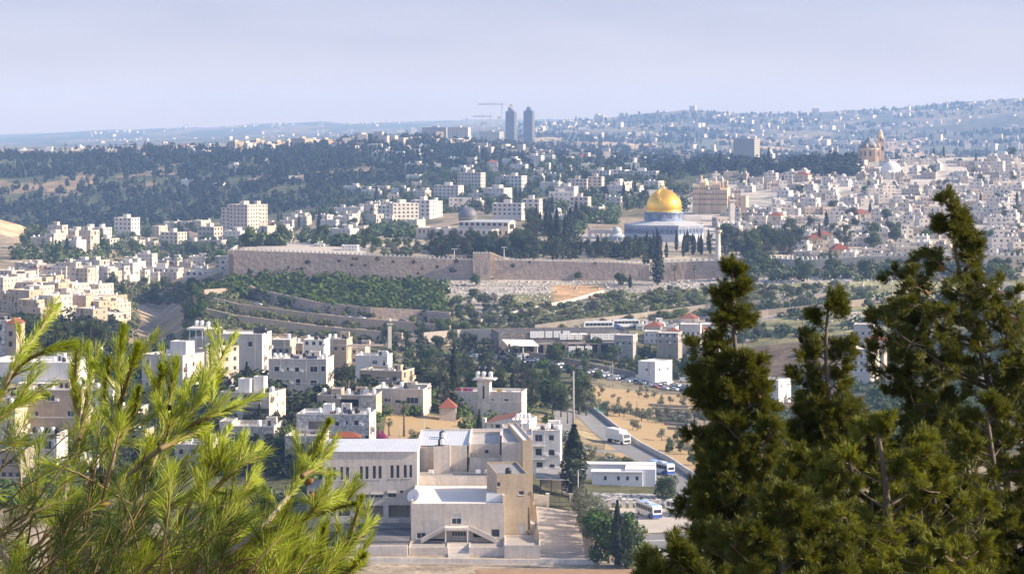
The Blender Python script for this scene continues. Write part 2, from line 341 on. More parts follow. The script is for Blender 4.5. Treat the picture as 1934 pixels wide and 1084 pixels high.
# ------------------------------------------------------------------ terrain
# each row: depth -> {column: row of the photograph that ground at this depth lies on}
ROWS = {
 500: {0: 1040, 300: 1040, 600: 1066, 967: 1070, 1934: 1070},
 560: {0: 960, 300: 965, 450: 978, 600: 984, 800: 988, 967: 996, 1100: 1004, 1250: 1000, 1600: 990, 1934: 960},
 620: {0: 870, 150: 876, 300: 880, 450: 882, 600: 876, 800: 884, 967: 908, 1100: 934, 1250: 938, 1400: 935, 1600: 920, 1934: 895},
 700: {0: 770, 150: 785, 300: 795, 450: 806, 600: 812, 800: 818, 967: 834, 1060: 852, 1120: 862, 1250: 868, 1400: 872, 1600: 865, 1934: 840},
 800: {0: 690, 150: 700, 300: 712, 450: 722, 600: 732, 800: 746, 967: 764, 1060: 785, 1120: 801, 1250: 815, 1400: 820, 1600: 810, 1934: 780},
 900: {0: 640, 150: 655, 300: 675, 450: 688, 600: 705, 800: 726, 967: 742, 1100: 760, 1250: 770, 1400: 775, 1600: 765, 1934: 730},
 1000: {0: 640, 150: 660, 300: 690, 450: 700, 600: 710, 800: 720, 967: 725, 1100: 727, 1250: 742, 1400: 745, 1600: 735, 1934: 680},
 1060: {0: 640, 150: 655, 300: 690, 450: 685, 600: 690, 800: 690, 967: 680, 1100: 692, 1250: 718, 1400: 715, 1600: 690, 1934: 650},
 1130: {0: 630, 150: 640, 300: 670, 380: 650, 450: 642, 600: 650, 800: 655, 967: 648, 1100: 642, 1250: 655, 1400: 655, 1600: 635, 1934: 610},
 1180: {0: 612, 150: 618, 300: 655, 380: 622, 450: 618, 600: 630, 800: 637, 967: 630, 1100: 618, 1250: 615, 1400: 604, 1600: 590, 1934: 575},
 1250: {0: 590, 150: 605, 300: 640, 380: 582, 450: 585, 600: 595, 800: 607, 967: 600, 1100: 592, 1250: 582, 1400: 572, 1600: 560, 1934: 545},
 1320: {0: 555, 150: 575, 300: 630, 380: 558, 450: 560, 600: 565, 800: 575, 967: 565, 1100: 560, 1250: 553, 1400: 546, 1600: 536, 1934: 525},
 1392: {0: 530, 150: 545, 300: 605, 400: 548, 450: 535, 600: 530, 800: 530, 967: 530, 1100: 531, 1250: 531, 1400: 524, 1600: 515, 1934: 510},
 1402: {0: 528, 150: 543, 300: 600, 410: 540, 440: 532, 450: 527, 600: 526, 800: 527, 967: 527, 1100: 527, 1250: 527, 1400: 522, 1600: 512, 1934: 508},
 1410: {0: 525, 150: 540, 300: 598, 430: 532, 442: 479, 600: 483, 800: 496, 967: 499, 1100: 502, 1250: 508, 1400: 508, 1600: 505, 1934: 500},
 1480: {0: 512, 150: 520, 300: 575, 438: 515, 448: 466, 600: 466, 800: 472, 967: 476, 1100: 479, 1250: 481, 1400: 484, 1600: 484, 1934: 480},
 1600: {0: 495, 150: 500, 300: 545, 440: 500, 470: 458, 600: 451, 800: 449, 967: 449, 1100: 450, 1250: 452, 1400: 455, 1600: 455, 1934: 455},
 1700: {0: 480, 150: 485, 300: 520, 450: 490, 600: 470, 800: 440, 967: 435, 1100: 438, 1250: 438, 1400: 440, 1600: 440, 1934: 435},
 1800: {0: 462, 150: 470, 300: 500, 446: 478, 600: 455, 800: 432, 967: 422, 1100: 422, 1250: 420, 1400: 420, 1600: 420, 1934: 412},
 1900: {0: 432, 70: 452, 150: 462, 300: 483, 446: 465, 600: 445, 800: 424, 967: 412, 1100: 408, 1250: 405, 1400: 402, 1600: 402, 1934: 395},
 2000: {-200: 390, 0: 413, 40: 424, 85: 446, 150: 455, 300: 465, 446: 452, 600: 435, 800: 415, 967: 402, 1100: 395, 1250: 390, 1400: 385, 1600: 385, 1934: 378},
 2060: {-200: 392, 0: 418, 80: 450, 150: 452, 300: 460, 446: 447, 600: 429, 800: 409, 967: 395, 1250: 381, 1600: 374, 1934: 369},
 2300: {0: 442, 80: 445, 150: 441, 300: 432, 446: 425, 600: 408, 800: 385, 967: 370, 1100: 362, 1250: 355, 1400: 345, 1600: 338, 1934: 338},
 2500: {0: 440, 150: 438, 300: 422, 446: 410, 600: 392, 800: 365, 967: 350, 1100: 342, 1250: 335, 1400: 325, 1600: 312, 1750: 304, 1934: 308},
 2650: {0: 420, 150: 420, 300: 405, 446: 392, 600: 375, 800: 350, 967: 338, 1100: 330, 1250: 325, 1400: 318, 1600: 304, 1800: 296, 1934: 298},
 2800: {0: 392, 150: 390, 300: 375, 446: 360, 600: 350, 800: 335, 967: 325, 1100: 322, 1250: 320, 1400: 316, 1600: 308, 1934: 305},
 3000: {0: 350, 150: 345, 300: 335, 446: 325, 600: 318, 800: 312, 967: 312, 1100: 314, 1250: 316, 1400: 313, 1600: 312, 1934: 318},
 3400: {0: 306, 150: 303, 300: 298, 446: 296, 600: 290, 800: 285, 967: 300, 1100: 308, 1250: 312, 1400: 312, 1600: 315, 1934: 320},
 3700: {0: 289, 150: 287, 300: 280, 446: 282, 600: 272, 800: 266, 967: 286, 1100: 300, 1250: 305, 1400: 307, 1600: 312, 1934: 318},
 4500: {0: 292, 300: 286, 600: 274, 800: 266, 967: 277, 1100: 290, 1250: 298, 1400: 302, 1600: 308, 1934: 310},
 5500: {0: 287, 300: 280, 600: 272, 800: 268, 967: 275, 1100: 274, 1250: 282, 1400: 288, 1600: 296, 1934: 288},
 7000: {0: 281, 300: 273, 600: 265, 800: 261, 967: 260, 1100: 255, 1250: 250, 1400: 256, 1600: 262, 1934: 248},
 9000: {0: 276, 300: 265, 600: 254, 800: 250, 967: 237, 1110: 226, 1195: 216, 1290: 211, 1351: 212, 1391: 217, 1570: 213, 1670: 206, 1788: 196, 1934: 182, 2400: 178},
 9600: {0: 276, 300: 265, 600: 256, 800: 252, 967: 240, 1250: 228, 1400: 230, 1600: 226, 1934: 200},
 12000: {0: 265, 213: 252, 470: 244, 610: 237, 700: 238, 875: 234, 967: 232, 1250: 228, 1600: 226, 1934: 215},
 14500: {0: 256, 213: 246, 400: 240, 470: 236, 560: 231, 610: 228, 650: 233, 875: 227, 1010: 226, 1250: 226, 1934: 220},
 15500: {0: 262, 600: 250, 1934: 250},
}
NEAR = [(-40, -3.0), (0, -3.4), (6, -4.0), (12, -5.2), (30, -12.0), (60, -24.0), (150, -50.0), (300, -74.0), (420, -86.0)]
YS = np.array([y for y, _ in NEAR] + sorted(ROWS), float)
PC = np.arange(-700, 2640, 6.0)
TZ = np.zeros((len(YS), len(PC)))
for i, (y, z) in enumerate(NEAR): TZ[i] = z
for i, y in enumerate(sorted(ROWS)):
    r = ROWS[y]; ks = sorted(r)
    TZ[len(NEAR) + i] = -(np.interp(PC, ks, [r[k] for k in ks]) - CY) * y / F

def gz(px, Y):
    """Ground height at column px and depth Y (smooth part)."""
    Y = min(max(Y, YS[0]), YS[-1]); i = min(max(int(np.searchsorted(YS, Y)) - 1, 0), len(YS) - 2)
    t = (Y - YS[i]) / (YS[i + 1] - YS[i]); u = min(max((px - PC[0]) / 6.0, 0), len(PC) - 1.001); j = int(u); f = u - j
    a = TZ[i, j] * (1 - f) + TZ[i, j + 1] * f; b = TZ[i + 1, j] * (1 - f) + TZ[i + 1, j + 1] * f
    return a * (1 - t) + b * t
def gpy(px, Y): return CY - gz(px, Y) * F / Y
def ground(px, Y):
    return Vector((X(px, Y), Y, gz(px, Y)))
def hit(px, py, Y0=480.0, Y1=15000.0):
    """First ground point from depth Y0 on that the photograph shows at (px, py)."""
    Y = Y0
    while Y < Y1:
        if gpy(px, Y) <= py:
            lo, hi = Y / 1.008, Y
            for _ in range(12):
                m = (lo + hi) / 2
                if gpy(px, m) <= py: hi = m
                else: lo = m
            return ground(px, hi)
        Y *= 1.008
    return None
def groundxy(x, y): return gz(PX(x, max(y, 1.0)), y)

def vnoise(x, y, s, seed=0.0): return mnoise.noise(Vector((x / s + seed, y / s - seed, seed * 0.37)))

def soil_colour(px, Y, x, n1, n2):
    c = np.array((0.17, 0.145, 0.085)) * (1 + 0.35 * n1)
    g = np.array((0.075, 0.085, 0.035))
    if Y < 480: c = np.array((0.30, 0.22, 0.14)) if Y > 430 else np.array((0.22, 0.18, 0.09))
    elif Y < 540: c = np.array((0.30, 0.24, 0.17))
    elif Y < 900: c = np.array((0.24, 0.19, 0.11)) if n1 > 0.15 else np.array((0.10, 0.10, 0.05))
    elif Y < 1130: c = (np.array((0.20, 0.17, 0.11)) if n1 > 0.1 else np.array((0.09, 0.09, 0.05))) if px < 1420 or px > 1600 else np.array((0.13, 0.095, 0.06))
    elif Y < 1402:
        if px < 420: c = np.array((0.30, 0.23, 0.15)) * (1 + 0.3 * n2)
        elif px < 830: c = np.array((0.10, 0.09, 0.05)) if Y > 1260 else np.array((0.26, 0.21, 0.155))
        else:
            c = np.array((0.23, 0.215, 0.105)) * (1 + 0.4 * n1)
            if Y > 1340 or n2 > 0.28: c = np.array((0.33, 0.295, 0.25))
            if 1040 < px < 1140 and 1310 < Y < 1375 : c = np.array((0.42, 0.27, 0.14))
    elif Y < 1660 and px > 440: c = np.array((0.36, 0.31, 0.23)) * (1 + 0.2 * n2)
    elif px > 1230 and Y < 2800 and (px > 1560 or Y < 2150 + (px - 1230) * 1.2): c = np.array((0.40, 0.36, 0.31)) * (1 + 0.2 * n2)
    elif px < 130 and 1860 < Y < 2080: c = np.array((0.55, 0.37, 0.22)) * (1 + 0.15 * n2)
    elif Y < 2250: c = np.array((0.30, 0.24, 0.165)) if n1 > -0.15 else np.array((0.14, 0.125, 0.07))
    elif Y < 3700:
        c = np.array((0.09, 0.10, 0.05)) if n1 < 0.55 else np.array((0.24, 0.19, 0.12))
        if px < 330 and 2920 < Y < 3080 and n2 > 0.1: c = np.array((0.27, 0.20, 0.12))
    elif Y < 6500: c = np.array((0.12, 0.12, 0.075)) if n1 < 0.12 else np.array((0.38, 0.28, 0.17))
    else: c = np.array((0.075, 0.08, 0.055)) if n1 < 0.18 else np.array((0.17, 0.145, 0.105))
    return c

def make_terrain():
    ys = [-40, -20, 0, 6, 12, 20, 30, 45, 60, 90, 130, 180, 240, 300, 360, 410, 440, 465, 485]
    y = 495.0
    while y < 1390: ys.append(y); y += 6
    ys += [1390, 1396, 1400, 1404, 1408, 1412, 1418]
    y = 1426.0
    while y < 3800: ys.append(y); y *= 1.0065
    while y < 15500: ys.append(y); y *= 1.018
    cols = np.arange(-600, 2540, 8.0)
    n = len(cols); V = []; C = []
    for Y in ys:
        for px in cols:
            Yp = max(Y, 26.0); x = (px - CX) * Yp / F * (1.0 if Y > 200 else 1.0 + (200 - Y) / 40)
            z = gz(px, Y)
            n1 = vnoise(x, Y, 60 + Y * 0.02, 3.1); n2 = vnoise(x, Y, 18 + Y * 0.006, 9.2)
            if Y > 5000: z += n1 * 9 + n2 * 4
            elif Y > 1700: z += n1 * 1.2 + n2 * 0.7
            elif Y > 1060: z += n2 * 0.25
            V.append((x, Y, z)); C.append(np.clip(soil_colour(px, Y, x, n1 + 0.5 * n2, n2), 0.02, 0.8))
    Fc = []
    for i in range(len(ys) - 1):
        a = np.arange(n - 1) + i * n
        Fc.append(np.stack([a, a + 1, a + n + 1, a + n], 1))
    m = bpy.data.materials.new('soil'); m.use_nodes = True; t = m.node_tree; N = t.nodes; L = t.links; b = N['Principled BSDF']; b.inputs['Roughness'].default_value = 0.95; b.inputs['Specular IOR Level'].default_value = 0.1
    at = N.new('ShaderNodeAttribute'); at.attribute_name = 'soil'
    geo = N.new('ShaderNodeNewGeometry'); cur = at.outputs['Color']
    for sc, am in ((0.9, 0.5), (0.12, 0.45), (0.018, 0.4)):
        nz = N.new('ShaderNodeTexNoise'); nz.inputs['Scale'].default_value = sc; nz.inputs['Detail'].default_value = 5; L.new(geo.outputs['Position'], nz.inputs['Vector'])
        mr = N.new('ShaderNodeMapRange'); mr.inputs['From Min'].default_value = 0.25; mr.inputs['From Max'].default_value = 0.75; mr.inputs['To Min'].default_value = 1 - am; mr.inputs['To Max'].default_value = 1 + am; L.new(nz.outputs[0], mr.inputs['Value'])
        vm = N.new('ShaderNodeVectorMath'); vm.operation = 'SCALE'; L.new(cur, vm.inputs[0]); L.new(mr.outputs[0], vm.inputs['Scale']); cur = vm.outputs[0]
    L.new(cur, b.inputs['Base Color'])
    me = soup('ground', V, np.concatenate(Fc), [m], smooth=True, attr=np.array(C))
    o = link('ground', me); o['kind'] = 'structure'
make_terrain()

def sheet(name, pts, m, lift=0.06, kind='structure', res=6.0, parent=None):
    """A ground sheet: a quad given as four photograph points [(px, Y)], draped over the ground."""
    (a, b, c, d) = pts; nu = max(2, int(abs(X(b[0], b[1]) - X(a[0], a[1])) / res) + 2); nv = max(2, int(abs(d[1] - a[1]) / res) + 2)
    V = []
    for j in range(nv):
        t = j / (nv - 1)
        for i in range(nu):
            s = i / (nu - 1)
            px = (a[0] * (1 - s) + b[0] * s) * (1 - t) + (d[0] * (1 - s) + c[0] * s) * t
            Y = (a[1] * (1 - s) + b[1] * s) * (1 - t) + (d[1] * (1 - s) + c[1] * s) * t
            g = ground(px, Y); V.append((g.x, g.y, g.z + lift))
    Fc = [(j * nu + i, j * nu + i + 1, (j + 1) * nu + i + 1, (j + 1) * nu + i) for j in range(nv - 1) for i in range(nu - 1)]
    o = link(name, soup(name, V, Fc, [m], smooth=True), parent)
    if kind: o['kind'] = kind
    return o
def resample(pts, step):
    out = [pts[0]]
    for a, b in zip(pts, pts[1:]):
        n = max(1, int((Vector(b) - Vector(a)).length / step))
        for k in range(1, n + 1): out.append(tuple(a[i] + (b[i] - a[i]) * k / n for i in range(len(a))))
    return out
def road(name, pts, width, m, lift=0.08, across=5):
    """A strip along world (x, y) points draped over the ground."""
    pts = resample(pts, 5.0); V = []
    for i, p in enumerate(pts):
        q0 = pts[max(i - 1, 0)]; q1 = pts[min(i + 1, len(pts) - 1)]
        d = Vector((q1[0] - q0[0], q1[1] - q0[1])).normalized(); nrm = Vector((-d.y, d.x))
        zc = groundxy(p[0], p[1])
        for k in range(across):
            u = (k / (across - 1) - 0.5) * width
            x, y = p[0] + nrm.x * u, p[1] + nrm.y * u
            V.append((x, y, max(groundxy(x, y), zc - 0.5) + lift))
    Fc = [(i * across + k, i * across + k + 1, (i + 1) * across + k + 1, (i + 1) * across + k) for i in range(len(pts) - 1) for k in range(across - 1)]
    o = link(name, soup(name, V, Fc, [m], smooth=True)); o['kind'] = 'structure'; return o
def wallstrip(name, pts, hgt, th, m, base=-0.8, top_m=None, parent=None, step=6.0):
    """A free-standing wall along world (x, y) points, standing on the ground."""
    pts = resample(pts, step); mb = MB(); prev = None
    for i, p in enumerate(pts):
        q0 = pts[max(i - 1, 0)]; q1 = pts[min(i + 1, len(pts) - 1)]
        d = Vector((q1[0] - q0[0], q1[1] - q0[1])).normalized(); nrm = Vector((-d.y, d.x)) * (th / 2)
        g = groundxy(p[0], p[1]); h = hgt(i / (len(pts) - 1)) if callable(hgt) else hgt
        cur = [(p[0] - nrm.x, p[1] - nrm.y, g + base), (p[0] + nrm.x, p[1] + nrm.y, g + base), (p[0] + nrm.x, p[1] + nrm.y, g + h), (p[0] - nrm.x, p[1] - nrm.y, g + h)]
        if prev:
            for k in range(4):
                j = (k + 1) % 4
                mb.poly([prev[k], cur[k], cur[j], prev[j]][::-1], top_m if (k == 2 and top_m) else m)
        else: mb.poly(cur, m)
        prev = cur
    mb.poly(prev[::-1], m)
    return mb.build(name, parent)
def W2(px, Y): return (X(px, Y), Y)
def G2(px, py, Y0=480.0):
    g = hit(px, py, Y0); return (g.x, g.y)
# ------------------------------------------------------------------ trees
NR = np.random.default_rng(11)
def cards(cen, nrm, size, rs, jitter=0.5, asp=1.6, tri=False):
    """Leaf cards: quads centred on cen, facing roughly nrm."""
    n = len(cen)
    d = nrm + rs.normal(0, jitter, (n, 3)); d /= np.linalg.norm(d, axis=1)[:, None] + 1e-9
    a = np.cross(d, rs.normal(0, 1, (n, 3))); a /= np.linalg.norm(a, axis=1)[:, None] + 1e-9
    b = np.cross(d, a)
    s = (np.asarray(size) * rs.uniform(0.6, 1.3, n))[:, None] if np.ndim(size) == 0 else (size * rs.uniform(0.6, 1.3, n))[:, None]
    a *= s * 0.5; b *= s * 0.5 / asp
    V = np.stack([cen - a, cen - b * 0.9, cen + a, cen + b], 1).reshape(-1, 3)
    Fc = np.arange(4 * n).reshape(n, 4)
    return V, Fc
def blob_points(n, c, r, rs, hollow=0.55):
    u = rs.normal(0, 1, (n, 3)); u /= np.linalg.norm(u, axis=1)[:, None]
    rad = hollow + (1 - hollow) * rs.uniform(0, 1, n) ** 0.6
    return np.array(c) + u * rad[:, None] * np.array(r), u
def crown(blobs, n, size, rs, asp=1.6, jit=0.55):
    Vs = []; Fs = []; k = 0; tot = sum(b[1][0] * b[1][2] for b in blobs)
    for c, r in blobs:
        m = max(12, int(n * r[0] * r[2] / tot)); p, u = blob_points(m, c, r, rs)
        V, Fc = cards(p, u + np.array([0, 0, 0.25]), size, rs, jit, asp); Vs.append(V); Fs.append(Fc + k); k += len(V)
    return np.concatenate(Vs), np.concatenate(Fs)
def trunk_mb(h, r, m, rs, limbs=(), lean=0.0):
    mb = MB()
    mb.tube([(0, 0, -0.4), (lean * h * 0.3, 0, h * 0.5), (lean * h, lean * h * 0.4, h)], [r, r * 0.75, r * 0.5], m, 7)
    for e in limbs: mb.tube([(lean * h * 0.8, 0, h * 0.75), ((e[0] + lean * h) * 0.5, e[1] * 0.5, (h * 0.8 + e[2]) * 0.5), e], [r * 0.5, r * 0.35, r * 0.18], m, 5)
    return mb
KINDS = {}
def kind(name, crown_vf, leafm, tr): KINDS.setdefault(name, []).append((soup(name + '_crown', crown_vf[0], crown_vf[1], [M[leafm]]), tr.mesh(name + '_trunk'), float(crown_vf[0][:, 2].max())))
def make_kinds():
    for s in range(4):   # cypress: a dark spindle
        rs = np.random.default_rng(100 + s); H = 13.0; n = 1500
        t = rs.uniform(0, 1, n) ** 0.85; ph = rs.uniform(0, 6.283, n); lump = 1 + 0.22 * np.sin(ph * 3 + t * 9 + s) + 0.15 * np.sin(t * 40 + ph * 2 + s)
        rad = 1.55 * (np.sin(np.clip(t * 0.93 + 0.10, 0, 1) * math.pi) ** 0.75) * (1 - 0.42 * t) * lump * rs.uniform(0.6, 1.0, n) ** 0.5
        p = np.stack([rad * np.cos(ph), rad * np.sin(ph), 0.7 + t * (H - 0.7)], 1); u = np.stack([np.cos(ph), np.sin(ph), 0.5 * np.ones(n)], 1)
        kind('cypress_tree', cards(p, u, 0.62, rs, 0.4, 1.5), 'leaf_cypress', trunk_mb(3.0, 0.25, M['bark'], rs))
    for s in range(5):   # Aleppo pine: irregular cushions on a bent trunk
        rs = np.random.default_rng(200 + s); bl = []
        for k in range(9 + s % 3):
            a = rs.uniform(0, 6.28); q = rs.uniform(0.3, 2.9); z = 2.9 + rs.uniform(0, 6.4) - q * 0.4
            bl.append(((q * math.cos(a), q * math.sin(a), z), (rs.uniform(1.2, 2.2), rs.uniform(1.2, 2.2), rs.uniform(0.9, 1.5))))
        bl.append(((0.2, 0, 9.0), (1.3, 1.3, 1.5)))
        kind('pine_tree', crown(bl, 2300, 0.5, rs, 2.4), 'leaf_pine', trunk_mb(6.5, 0.28, M['bark'], rs, [b[0] for b in bl[:5]], 0.06))
    for s in range(5):   # broad-leaved tree: rounded, lumpy
        rs = np.random.default_rng(300 + s); bl = [((0, 0, 4.6), (2.2, 2.2, 2.0))]
        for k in range(8):
            a = rs.uniform(0, 6.28); q = rs.uniform(1.0, 2.5); bl.append(((q * math.cos(a), q * math.sin(a), 1.7 + rs.uniform(0, 4.6)), (rs.uniform(1.1, 1.8),) * 2 + (rs.uniform(1.0, 1.5),)))
        kind('broadleaf_tree', crown(bl, 2200, 0.48, rs, 1.4), 'leaf_broad', trunk_mb(3.5, 0.26, M['bark'], rs, [b[0] for b in bl[1:5]]))
    for s in range(4):   # olive: small, grey green, open
        rs = np.random.default_rng(400 + s); bl = []
        for k in range(6):
            a = rs.uniform(0, 6.28); q = rs.uniform(0.3, 1.5); bl.append(((q * math.cos(a), q * math.sin(a), 1.5 + rs.uniform(0, 2.4)), (rs.uniform(0.7, 1.2),) * 2 + (rs.uniform(0.6, 0.95),)))
        kind('olive_tree', crown(bl, 1100, 0.34, rs, 2.0), 'leaf_olive', trunk_mb(2.2, 0.2, M['bark'], rs, [b[0] for b in bl[:4]]))
    for s in range(4):   # shrub
        rs = np.random.default_rng(500 + s); bl = []
        for k in range(5):
            a = rs.uniform(0, 6.28); q = rs.uniform(0.2, 1.1); bl.append(((q * math.cos(a), q * math.sin(a), 0.7 + rs.uniform(0, 0.8)), (rs.uniform(0.6, 1.1),) * 2 + (rs.uniform(0.5, 0.9),)))
        kind('shrub', crown(bl, 520, 0.42, rs, 1.5), 'leaf_scrub', trunk_mb(0.8, 0.08, M['bark'], rs))
    for s in range(2):   # fan palm
        rs = np.random.default_rng(600 + s); Vs = []; Fs = []; k = 0
        for i in range(46):
            a = rs.uniform(0, 6.28); e = rs.uniform(-0.9, 1.35); L_ = rs.uniform(1.3, 2.1)
            d = np.array([math.cos(a) * math.cos(e), math.sin(a) * math.cos(e), math.sin(e)]); side = np.array([-math.sin(a), math.cos(a), 0])
            up = np.cross(d, side); b0 = np.array([0, 0, 7.4])
            for q in range(7):
                f = (q - 3) / 3.0; tip = b0 + d * L_ + side * f * 0.75 * L_ * 0.5 - np.array([0, 0, 0.25 * L_ * (1.2 - e * 0.5) * (0.4 + abs(f))]) ; mid = b0 + d * L_ * 0.45
                Vs.append(np.array([mid, (mid + tip) / 2 + side * 0.06, tip, (mid + tip) / 2 - side * 0.06])); Fs.append(np.arange(4)[None] + k); k += 4
            Vs.append(np.array([b0, b0 + d * L_ * 0.45 + side * 0.03, b0 + d * L_ * 0.5, b0 + d * L_ * 0.45 - side * 0.03])); Fs.append(np.arange(4)[None] + k); k += 4
        mb = MB(); mb.tube([(0, 0, -0.3), (0.1, 0, 3.5), (0, 0, 7.5)], [0.3, 0.22, 0.26], M['bark'], 8)
        kind('palm_tree', (np.concatenate(Vs), np.concatenate(Fs)), 'leaf_palm', mb)
    for s in range(2):   # conical conifer
        rs = np.random.default_rng(700 + s); n = 1500; H = 11.0; t = rs.uniform(0, 1, n); ph = rs.uniform(0, 6.283, n); tier = 0.72 + 0.28 * np.abs(np.sin(t * 24))
        rad = 2.3 * (1 - t) ** 0.9 * tier * rs.uniform(0.35, 1, n) ** 0.5 + 0.08
        p = np.stack([rad * np.cos(ph), rad * np.sin(ph), 0.8 + t * (H - 0.8) - 0.12 * rad], 1); u = np.stack([np.cos(ph) * 0.6, np.sin(ph) * 0.6, np.ones(n)], 1)
        kind('conifer_tree', cards(p, u, 0.5, rs, 0.4, 2.2), 'leaf_cypress', trunk_mb(9.0, 0.2, M['bark'], rs))
make_kinds()
TREE_N = {}
def tree(kd, px, py, hpx, label, group, Y=None, Y0=480.0, wide=1.0, cat=None, sink=0.0):
    """One tree whose foot the photograph shows at (px, py) (or at depth Y) and which is hpx photograph pixels tall."""
    g = ground(px, Y) if Y else hit(px, py, Y0)
    if g is None: return None
    var = KINDS[kd]; i = TREE_N.get(kd, 0); TREE_N[kd] = i + 1
    cm, tm, H = var[i % len(var)]
    h = hpx * g.y / F; s = h / H
    e = empty(kd, (g.x, g.y, g.z - sink), rng.uniform(0, 6.28)); e.scale = (s * wide, s * wide, s)
    link('crown', cm, e); link('trunk', tm, e)
    auto(e, label, cat or ('shrub' if kd == 'shrub' else 'tree'), px, group)
    return e
def far_wood(name, spots, label, m, seed, hmin=6, hmax=11):
    """A wood far off that reads as one mass: one object of many small crowns."""
    rs = np.random.default_rng(seed); Vs = []; Fs = []; k = 0
    for (x, y, z) in spots:
        h = rs.uniform(hmin, hmax); r = h * rs.uniform(0.22, 0.42); tall = rs.uniform() < 0.25
        if tall: r *= 0.55; h *= 1.3
        n = 46; p, u = blob_points(n, (x, y, z + h * 0.52), (r, r, h * 0.5), rs, 0.6)
        V, Fc = cards(p, u + np.array([0, 0, 0.3]), r * 0.95, rs, 0.4, 1.2); Vs.append(V); Fs.append(Fc + k); k += len(V)
    o = link(name, soup(name, np.concatenate(Vs), np.concatenate(Fs), [M[m]]))
    tag(o, label, 'wood', kind='stuff'); return o
# ------------------------------------------------------------------ building kit
def facade(mb, O, U, w, z0, z1, holes, m, rec=0.22, back=None):
    """One wall in the vertical plane through O along U with recessed openings (u0, u1, za, zb)."""
    n = (U[1], -U[0])
    us = sorted({0.0, w} | {min(max(h[i], 0), w) for h in holes for i in (0, 1)}); zs = sorted({z0, z1} | {min(max(h[i], z0), z1) for h in holes for i in (2, 3)})
    pt = lambda u, z, r=0.0: (O[0] + U[0] * u - n[0] * r, O[1] + U[1] * u - n[1] * r, z)
    for a, b in zip(us, us[1:]):
        for c, d in zip(zs, zs[1:]):
            if b - a < 1e-4 or d - c < 1e-4: continue
            um, zm = (a + b) / 2, (c + d) / 2
            if any(h[0] < um < h[1] and h[2] < zm < h[3] for h in holes): continue
            mb.poly([pt(a, c), pt(b, c), pt(b, d), pt(a, d)], m)
    for h in holes:
        u0, u1, a, b = h[:4]; r = h[4] if len(h) > 4 else rec
        mb.poly([pt(u0, a), pt(u0, b), pt(u0, b, r), pt(u0, a, r)][::-1], m); mb.poly([pt(u1, a), pt(u1, b), pt(u1, b, r), pt(u1, a, r)], m)
        mb.poly([pt(u0, a), pt(u1, a), pt(u1, a, r), pt(u0, a, r)][::-1], m); mb.poly([pt(u0, b), pt(u1, b), pt(u1, b, r), pt(u0, b, r)], m)
        mb.poly([pt(u0, a, r), pt(u1, a, r), pt(u1, b, r), pt(u0, b, r)], (h[5] if len(h) > 5 else None) or back or M['glass_dark'])
def block(mb, x0, x1, y0, y1, z0, z1, m, top, holes=None, par=0.5, pt=0.22, rec=0.22, back=None, sides='frkl'):
    """A flat-roofed volume with parapet; holes = {'f': [...], 'r': [...], 'l': [...], 'k': [...]}."""
    holes = holes or {}
    S = {'f': ((x0, y0), (1, 0), x1 - x0), 'r': ((x1, y0), (0, 1), y1 - y0), 'k': ((x1, y1), (-1, 0), x1 - x0), 'l': ((x0, y1), (0, -1), y1 - y0)}
    for k, (O, U, w) in S.items():
        if k in sides: facade(mb, O, U, w, z0, z1, holes.get(k, []), m, rec, back)
    if par <= 0:
        mb.poly([(x0, y0, z1), (x1, y0, z1), (x1, y1, z1), (x0, y1, z1)], top); return
    a, b, c, d = x0 + pt, x1 - pt, y0 + pt, y1 - pt; zr = z1 - par
    mb.poly([(a, c, zr), (b, c, zr), (b, d, zr), (a, d, zr)], top)
    for q in ([(x0, y0), (x1, y0), (b, c), (a, c)], [(x1, y0), (x1, y1), (b, d), (b, c)], [(x1, y1), (x0, y1), (a, d), (b, d)], [(x0, y1), (x0, y0), (a, c), (a, d)]):
        mb.poly([(p[0], p[1], z1) for p in q], m)
    for p, q in (((a, c), (b, c)), ((b, c), (b, d)), ((b, d), (a, d)), ((a, d), (a, c))):
        mb.poly([(p[0], p[1], z1), (q[0], q[1], z1), (q[0], q[1], zr), (p[0], p[1], zr)], m)
WIN = {}
def win_mesh(ww, wh, style):
    key = (round(ww, 1), round(wh, 1), style)
    if key in WIN: return WIN[key]
    f = MB(); g = MB(); fm = M['frame_white']; t = 0.07
    x0, x1 = -ww / 2, ww / 2
    if style in ('stone', 'plain', 'shutter', 'bars'):
        for a in ((x0, x0 + t, 0, wh), (x1 - t, x1, 0, wh), (x0 + t, x1 - t, 0, t), (x0 + t, x1 - t, wh - t, wh)): f.box(a[0], a[1], -0.07, -0.004, a[2], a[3], fm)
        n = max(1, int(ww / 0.95))
        for i in range(1, n): xm = x0 + ww * i / n; f.box(xm - 0.035, xm + 0.035, -0.06, -0.006, t, wh - t, fm)
        if style == 'shutter': f.box(x0 + t, x1 - t, -0.05, -0.008, wh * 0.52, wh - t, M['shutter'])
        f.box(x0 - 0.08, x1 + 0.08, -0.34, -0.226, -0.10, -0.01, M['frame_stone'])
        if style == 'stone':
            s = 0.28
            for a in ((x0 - s, x0 - 0.01, -0.01, wh + s), (x1 + 0.01, x1 + s, -0.01, wh + s), (x0 - 0.01, x1 + 0.01, wh + 0.01, wh + s)): f.box(a[0], a[1], -0.28, -0.224, a[2], a[3], M['frame_stone'])
        if style == 'bars':
            for i in range(9): xm = x0 + ww * (i + 0.5) / 9; f.box(xm - 0.02, xm + 0.02, -0.26, -0.22, 0, wh, M['iron'])
    gm = M['glass_dark'] if style != 'void' else M['void']
    g.poly([(x0 + 0.02, -0.012, 0.02), (x1 - 0.02, -0.012, 0.02), (x1 - 0.02, -0.012, wh - 0.02), (x0 + 0.02, -0.012, wh - 0.02)], gm)
    WIN[key] = (f.mesh('window') if f.f else None, g.mesh('pane')); return WIN[key]
